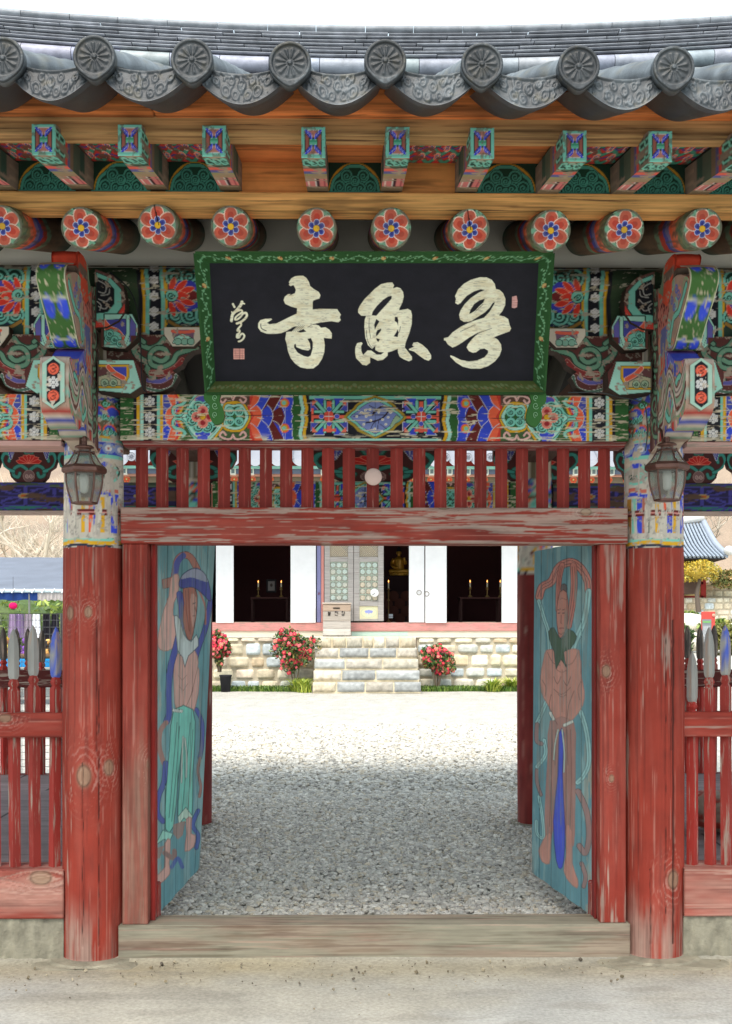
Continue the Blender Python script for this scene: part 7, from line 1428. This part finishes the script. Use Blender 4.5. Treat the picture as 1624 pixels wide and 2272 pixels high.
# --- stall tent
TYY = 17.0; t = thing('market_tent', (X(70, TYY), TYY, GZ), 'stall tent with faded blue mesh roof and blue and grey valance', 'tent')
m = MB(); xa, xb = X(-160, TYY), X(150, TYY); zr_, zl_ = Z(1238, TYY+3.0), Z(1309, TYY)
U_, V_ = np.meshgrid(np.linspace(0, 1, 50), np.linspace(0, 1, 20)); pt = np.stack([xa+(xb-xa)*U_, TYY+3.0*V_, zl_+(zr_-zl_)*V_-.05*np.sin(V_*pi)+.015*fbm(U_*20, V_*5, 3)], -1); cc = lin((116, 122, 134))*(.8+.35*fbm(U_*6, V_*60, 5, 3))[..., None]; m.grid(pt, cc); m.grid(np.stack([pt[..., 0], 2*(TYY+3)-pt[..., 1], pt[..., 2]], -1), cc); m.build('roof_sheet', M['cloth'], t)
m = MB(); xm = X(84, TYY); zv = Z(1332, TYY)
for a, b, c in ((xa, xm, (36, 58, 110)), (xm, xb, (176, 168, 164))):
    U_, V_ = np.meshgrid(np.linspace(0, 1, 60), np.linspace(0, 1, 5)); m.grid(np.stack([a+(b-a)*U_, TYY-.02+.02*np.sin(U_*50)*(1-V_), zv+(zl_-.05-zv)*V_+.012*np.sin(U_*30)*(1-V_)], -1), c)
m.build('valance', M['cloth'], t)
m = MB(); m.tube([(xa, TYY-.03, zl_-.02), (xb, TYY-.03, zl_-.02)], .035, (206, 220, 220), n=8)
for k in range(14): xx_ = xa+(xb-xa)*(k+.5)/14; m.tube([(xx_, TYY-.07, zl_-.06), (xx_+.06, TYY-.07, zl_+.02)], .015, (226, 230, 230), n=5)
m.build('eave_pole', M['plain'], t)
for vx in (65, -60, 145):
    m = MB(); m.tube([(X(vx, TYY), TYY, GZ), (X(vx, TYY), TYY, zl_)], .02, (120, 120, 116), n=8); m.build('leg', M['plain'], t)
# goods of the stall
gy = 16.0; t = thing('display_table', (X(60, gy), gy, GZ), 'blue covered stall table under the tent', 'table'); m = MB(); m.box((X(-80, gy), gy, Z(1480, gy)), (X(128, gy), gy+1.2, Z(1462, gy)), (40, 130, 190), .01); m.build('table_top', M['cloth'], t)
for vx in (-70, 118): m = MB(); m.box((X(vx, gy)-.03, gy+.05, GZ), (X(vx, gy)+.03, gy+.1, Z(1480, gy)), (90, 80, 76)); m.build('leg', M['plain'], t)
rr = np.random.RandomState(5)
for k, (vx, col, lb) in enumerate([(4, (200, 110, 50), 'orange'), (22, (226, 180, 60), 'yellow'), (58, (110, 70, 140), 'purple'), (92, (196, 150, 90), 'tan'), (104, (60, 60, 66), 'black')]):
    c = P(vx, 1462, gy+.2); t = thing('souvenir_basket', (c[0], gy+.3, c[2]), lb+' heap of small souvenirs in a basket on the stall', 'basket'); m = MB(); m.lathe((c[0], gy+.3, c[2]), [(.001, 0), (.13, 0), (.17, .10), (.16, .10), (.12, .02)], (130, 96, 62), 16); m.build('basket', M['plain'], t); m = MB()
    for j in range(22): m.blob((c[0]+rr.uniform(-.12, .12), gy+.3+rr.uniform(-.1, .1), c[2]+.08+rr.rand()*.28), rr.uniform(.03, .06), tuple(np.clip(np.array(col)*rr.uniform(.7, 1.3), 0, 255)), j, 4, .2)
    m.build('goods', M['cloth'], t)
for k, (vx, col, lb) in enumerate([(28, (150, 130, 160), 'lilac'), (44, (130, 110, 146), 'mauve'), (62, (150, 136, 150), 'grey'), (80, (226, 226, 232), 'white'), (103, (34, 32, 38), 'black'), (122, (40, 38, 46), 'narrow black')]):
    c = P(vx, 1362, 15.0); m = MB(); U_, V_ = np.meshgrid(np.linspace(-1, 1, 12), np.linspace(0, 1, 10)); m.grid(np.stack([c[0]+U_*.055*(1+.4*V_), 15+.02*np.sin(U_*7), c[2]-V_*.42], -1), col); m.grid(np.stack([c[0]+U_*.055*(1+.4*V_), 15.03+.02*np.sin(U_*7), c[2]-V_*.42], -1), col); tag(m.build('hanging_scarf', M['cloth'], loc=tuple(c)), lb+' cloth hanging from the wire rack of the stall', 'cloth')
for k, (vx, vy) in enumerate([(112, 1400), (96, 1418)]):
    c = P(vx, vy, 15.6); m = MB(); m.lathe((c[0], 15.6, c[2]), [(.13, 0), (.12, .02), (.07, .03), (.06, .09), (.001, .10)], (30, 28, 32), 22); tag(m.build('sun_hat', M['cloth'], loc=tuple(c)), ('upper' if k == 0 else 'lower')+' black brimmed hat displayed on the stall', 'hat')
c = P(29, 1344, 14.6); t = thing('paper_lantern', tuple(c), 'small round magenta paper lantern hanging below the tent', 'lantern'); m = MB(); m.lathe(c, [(.02, -.055), (.05, -.045), (.068, -.02), (.07, 0), (.068, .02), (.05, .045), (.02, .055)], (206, 30, 96), 20); m.build('shade', M['cloth'], t); m = MB(); m.lathe(c, [(.03, -.066), (.03, -.052), (.001, -.052)], (60, 30, 30), 12); m.lathe(c, [(.001, .052), (.025, .052), (.025, .06)], (60, 30, 30), 12); m.tube([(c[0], c[1], c[2]+.06), (c[0], c[1], c[2]+.5)], .003, (40, 40, 40), n=4); m.build('cap', M['plain'], t)
# wire grid rack right behind the rear fence
gy = RY+1.4; t = thing('wire_grid_rack', (X(60, gy), gy, GZ), 'upright grey wire grid rack behind the left fence', 'rack'); m = MB(); xa, xb, z0_, z1_ = X(-60, gy), X(136, gy), GZ+.1, Z(1362, gy)
m.tube([(xa, gy, z0_), (xa, gy, z1_), (xb, gy, z1_), (xb, gy, z0_)], .011, (130, 128, 124), n=8); m.tube([(xb, gy, GZ), (xb, gy, z1_)], .011, (130, 128, 124), n=8); m.build('frame', M['metal'], t); m = MB()
x = xa+.06
while x < xb-.02: m.tube([(x, gy+.005, z0_), (x, gy+.005, z1_)], .0025, (150, 148, 146), n=4, cap=False); x += .062
z = z0_+.05
while z < z1_-.02: m.tube([(xa, gy-.002, z), (xb, gy-.002, z)], .0025, (150, 148, 146), n=4, cap=False); z += .062*1.0
m.build('wire_mesh', M['metal'], t)
# bracelets hung low on the rack
for k, (vx, vy) in enumerate([(12, 1516), (52, 1516), (120, 1517), (64, 1517)]):
    c = P(vx, vy, gy-.02); m = MB(); m.tube([(c[0]+.03*cos(a), gy-.02, c[2]+.035*sin(a)) for a in np.linspace(0, 2*pi, 18)], .005, (36, 34, 40), n=6, cap=False); o = tag(m.build('bead_ring', M['plain'], loc=tuple(c)), 'dark bead ring hanging on the wire grid rack', 'bead ring', 'bead rings on the wire rack')
def bush(x, y, z, rad, seed, label, pal, n=2600, size=.12, name='round_bush', cat='bush', trunk=None):
    t = thing(name, (x, y, z), label, cat); m = MB(); m.tube([(x, y, z), (x+.05, y, z+rad[2]*.6)], [.09, .05], (110, 92, 76), n=8); m.build('trunk' if trunk else 'stems', M['plain'], t)
    m = MB(); zc = z+rad[2]*.9+(trunk or 0)
    if trunk: m2 = MB(); m2.tube([(x, y, z), (x-.1, y, z+trunk*.6), (x+.15, y, zc)], [.16, .12, .08], (96, 84, 74), n=8); m2.build('limb', M['plain'], t)
    m.blob((x, y, zc), [v*.72 for v in rad], tuple(np.array(pal[0])*.8), seed, 10, .2, flat=1)
    leaves(m, n, (x, y, zc), rad, size, pal, seed, clump=22, cr=.5); m.build('foliage', M['leaf'], t)
GP1 = [(96, 120, 50), (130, 150, 66), (74, 98, 42), (160, 176, 84)]
bush(X(10, 30), 30, GZ, (2.1, 1.6, 1.4), 3, 'wide clipped green shrub left of the stall', GP1); bush(X(100, 34), 34, GZ, (1.4, 1.2, 1.5), 5, 'green shrub seen under the tent near the column', GP1)
bush(X(1524, 52), 52, GZ+1.5, (.5, .4, .26), 6, 'small clipped green bush beside the right column', GP1, 1200); bush(X(1590, 50), 50, GZ+.9, (.75, .6, .36), 7, 'dome shaped bush behind the red notice board', GP1, 1600)
bush(X(1618, 46), 46, GZ, (1.0, .9, .72), 8, 'broad olive green hedge mound at the right edge', [(120, 118, 56), (140, 136, 70), (96, 100, 46)], 3000); bush(X(1516, 48), 48, GZ+.2, (.5, .6, .6), 9, 'dark green bush behind the walking person', [(60, 84, 44), (84, 106, 54)], 1500)
bush(X(1550, 58), 58, GZ+2.0, (1.15, .8, .62), 10, 'small tree with yellow blossoms above the cream wall', [(204, 170, 50), (176, 160, 60), (140, 140, 70), (214, 186, 80)], 3600, .08, 'blossom_tree', 'tree', 1.7)
bush(X(1618, 60), 60, GZ+3.3, (.9, .8, .6), 14, 'mixed green shrub on the wall top at the right', [(150, 150, 90), (176, 140, 90), (120, 130, 76)], 2400)
# stone retaining walls
def rwall(name, x0, x1, y, z0, z1, seed, label): 
    t = MB(); stones(t, x0, x1, z0, z1, y, .36, .35, .9, seed, STP, .5); tag(t.build(name, M['stone'], loc=((x0+x1)/2, y, z0)), label, 'wall')
rwall('stone_wall', X(1450, 60), X(1660, 60), 60, GZ, Z(1326, 60), 5, 'long low retaining wall of ochre stones in the distance'); rwall('stone_wall', X(1565, 61), X(1660, 61), 61, GZ, Z(1292, 61), 6, 'higher stone wall section right of the cream wall')
t = thing('cream_wall', (X(1540, 60.5), 60.5, GZ), 'cream plastered wall framed in red beams', 'wall'); m = MB(); m.box((X(1440, 60.6), 60.6, Z(1326, 60.5)), (X(1560, 60.6), 60.8, Z(1293, 60.5)), (236, 206, 140)); m.build('plaster', M['plain'], t); m = MB()
for a, b, c_, d_ in ((1440, 1560, 1296, 1291), (1440, 1560, 1326, 1322), (1555, 1566, 1326, 1262)): m.box((X(a, 60.5), 60.45, Z(c_, 60.5)), (X(b, 60.5), 60.59, Z(d_, 60.5)), (166, 56, 50))
m.build('red_beams', M['plain'], t)
# far lodge with tiled hip roof
LY = 58; t = thing('tiled_lodge', (X(1520, LY), LY, GZ+2.4), 'far lodge with blue grey tiled hip roof and white ridge', 'house'); a = P(1440, 1236, LY); b = P(1612, 1236, LY); rg = P(1560, 1160, LY+2.5); rg0 = P(1420, 1162, LY+2.5)
m = MB(); nrow = 20
for k in range(nrow):
    f = k/(nrow-1); e = a+(b-a)*f; tp = rg0+(rg-rg0)*f; m.tube(sm([e+np.array([0, -.1, 0]), e*.5+tp*.5-np.array([0, 0, .25]), tp], 4), (.075), (140, 150, 162), n=8)
m.build('cover_tiles', M['tile'], t)
m = MB(); U_, V_ = np.meshgrid(np.linspace(0, 1, 10), np.linspace(0, 1, 6)); e = a+(b-a)*U_[..., None]; tp = rg0+(rg-rg0)*U_[..., None]; m.grid(e*(1-V_[..., None])+tp*V_[..., None]-np.stack([0*U_, 0*U_, .10+.25*np.sin(V_*pi)], -1), (48, 52, 60)); m.add([b, b+np.array([.5, 4, .2]), rg+np.array([.2, 1, 0]), rg], [(0, 1, 2, 3)], (96, 102, 112)); m.build('pan_tiles', M['tile'], t)
m = MB(); m.tube(sm([rg0+np.array([0, 0, .2]), (rg0+rg)/2+np.array([0, 0, .12]), rg+np.array([0, 0, .35])], 5), .26, (214, 212, 208), n=8); m.tube(sm([rg+np.array([0, 0, .1]), (rg+b)/2-np.array([0, 0, .15]), b+np.array([0, 0, .15])], 5), .17, (150, 158, 170), n=8); m.blob(b+np.array([.1, -.1, .35]), .28, (206, 204, 200), 4, 8, .2); m.build('ridge', M['plain'], t)
m = MB(); m.box((a[0], LY+.8, a[2]-2.0), (b[0]-1.4, LY+4, a[2]+.2), (90, 70, 60)); m.add([a+np.array([0, 0, -.1]), b+np.array([0, 0, -.1]), b+np.array([-1.4, .8, -.5]), a+np.array([0, .8, -.5])], [(0, 1, 2, 3)], (60, 50, 44)); m.build('walls', M['plain'], t)
# red notice board
NY = 44; x0, x1 = X(1557, NY), X(1587, NY); zt_ = Z(1357, NY); t = thing('notice_board', ((x0+x1)/2, NY, GZ), 'upright red and grey information board in the courtyard', 'sign'); m = MB(); m.box((x0, NY, GZ), (x1, NY+.12, zt_), (186, 74, 66), .02); m.build('post_slab', M['plain'], t)
m = MB(); xm = X(1578, NY); m.box((x0+.02, NY-.02, GZ+.2), (xm, NY-.002, Z(1374, NY)), (120, 124, 128)); m.box((x0+.04, NY-.03, Z(1382, NY)), (xm-.03, NY-.021, Z(1378, NY)), (110, 160, 96)); m.build('info_panel', M['plain'], t); m = MB()
for k in range(14): m.box((x0+.05, NY-.03, Z(1390+k*2.6, NY)), (xm-.05-.03*(k % 3), NY-.022, Z(1389.0+k*2.6, NY)), (206, 208, 210))
m.build('text_lines', M['plain'], t)
m = MB(); m.lathe((X(1583, NY), NY-.02, Z(1365, NY)), [(.07, .01), (.07, -.01), (.001, -.012)], (226, 150, 130), 12, axis='y'); m.build('round_mark', M['plain'], t)
# walking person, back three-quarter, navy jacket
def person(x, y, z, h, label):
    t = thing('person', (x, y, z), label, 'person'); s = h/1.72
    me = bpy.data.meshes.new('person_body'); V = []; E = []; R = []
    def j(px_, py_, pz_, r, par=None):
        V.append((x+px_*s, y+py_*s, z+pz_*s)); R.append(r*s); i = len(V)-1
        if par is not None: E.append((par, i))
        return i
    pel = j(0, 0, .92, .13); wa = j(0, 0, 1.08, .125, pel); ch = j(0, .01, 1.28, .155, wa); nk = j(0, 0, 1.45, .06, ch); hd0 = j(0, -.01, 1.54, .08, nk); hd = j(0, -.02, 1.62, .095, hd0); j(0, -.01, 1.70, .06, hd)
    for sg in (-1, 1):
        sh = j(sg*.17, 0, 1.38, .065, ch); el = j(sg*.22, .03, 1.12, .048, sh); wr = j(sg*.18, -.12, .98, .036, el); j(sg*.16, -.18, .96, .036, wr)
        hp = j(sg*.09, 0, .84, .095, pel); kn = j(sg*.10, -.06*sg, .48, .065, hp); an = j(sg*.10, .06*sg, .10, .045, kn); j(sg*.11, .06*sg-.14, .04, .04, an)
    me.from_pydata(V, E, []); o = bpy.data.objects.new('body', me); COL.objects.link(o); o.modifiers.new('s', 'SKIN'); sv = me.skin_vertices[0].data
    for i, r_ in enumerate(R): sv[i].radius = (r_, r_)
    sv[0].use_root = True; o.modifiers.new('u', 'SUBSURF').levels = 2; o.modifiers[1].render_levels = 2
    dg = bpy.context.evaluated_depsgraph_get(); ev = o.evaluated_get(dg); nm = bpy.data.meshes.new_from_object(ev); bpy.data.objects.remove(o)
    co = np.array([v.co[:] for v in nm.vertices]); hz = (co[:, 2]-z)/s; c = np.where((hz > 1.46)[:, None], lin((206, 160, 136)), np.where((hz > .90)[:, None], lin((40, 56, 100)), np.where((hz > .07)[:, None], lin((34, 44, 74)), lin((176, 50, 60)))))
    c = np.where(((hz < .99) & (np.abs(co[:, 0]-x) > .13*s) & (hz > .9))[:, None], lin((206, 160, 136)), c)
    at = nm.color_attributes.new("Col", 'FLOAT_COLOR', 'POINT'); at.data.foreach_set("color", np.concatenate([c, np.ones((len(c), 1))], 1).ravel()); nm.materials.clear(); nm.materials.append(M['cloth'])
    for p in nm.polygons: p.use_smooth = True
    b = bpy.data.objects.new('body', nm); COL.objects.link(b); b.parent = t; b.location = (-x, -y, -z)
    m = MB(); m.blob((x, y+.02*s, z+1.665*s), (.105*s, .115*s, .10*s), (30, 26, 28), 3, 10, .06); m.build('hair', M['cloth'], t); m = MB(); m.lathe((x, y, z+1.47*s), [(.085*s, 0), (.10*s, .02*s), (.075*s, .05*s)], (226, 228, 232), 14); m.build('collar', M['cloth'], t)
pc = P(1536, 1439, 54)
person(pc[0], 54, GZ, 1.70, 'person in navy jacket and dark trousers walking by the red notice board')
# low pale stones near the person
for k, (vx, vy, Y, w) in enumerate([(1524, 1425, 50, .9), (1530, 1386, 51, 1.3)]):
    c = P(vx, vy, Y); m = MB(); m.blob((c[0], Y, c[2]), (w, .6, .5), (214, 206, 190), k, 9, .35); tag(m.build('garden_rock', M['stone'], loc=tuple(c)), ('lower' if k == 0 else 'upper')+' pale garden rock beside the right column', 'rock')

GRP = {'bare_tree': 'bare trees on the hillside', 'picket_fence': 'picket fences beside the gate', 'wall_lantern': 'lanterns hung on the front columns', 'candle_stand': 'lit candles inside the hall', 'camellia_bush': 'flowering camellias before the terrace', 'leaf_tuft': 'leaf tufts along the terrace foot',
       'hanging_scarf': 'cloths hanging at the stall', 'souvenir_basket': 'souvenir baskets on the stall table', 'sun_hat': 'hats displayed at the stall', 'round_bush': 'clipped green bushes in the courtyard', 'stone_wall': 'stone retaining walls in the distance', 'garden_rock': 'garden rocks', 'hanging_wire': 'wires drooping beside the brackets', 'altar_table': 'tables inside the hall'}
for o in bpy.data.objects:
    b = o.name.split('.')[0]
    if o.parent is None and b in GRP and 'group' not in o: o['group'] = GRP[b]
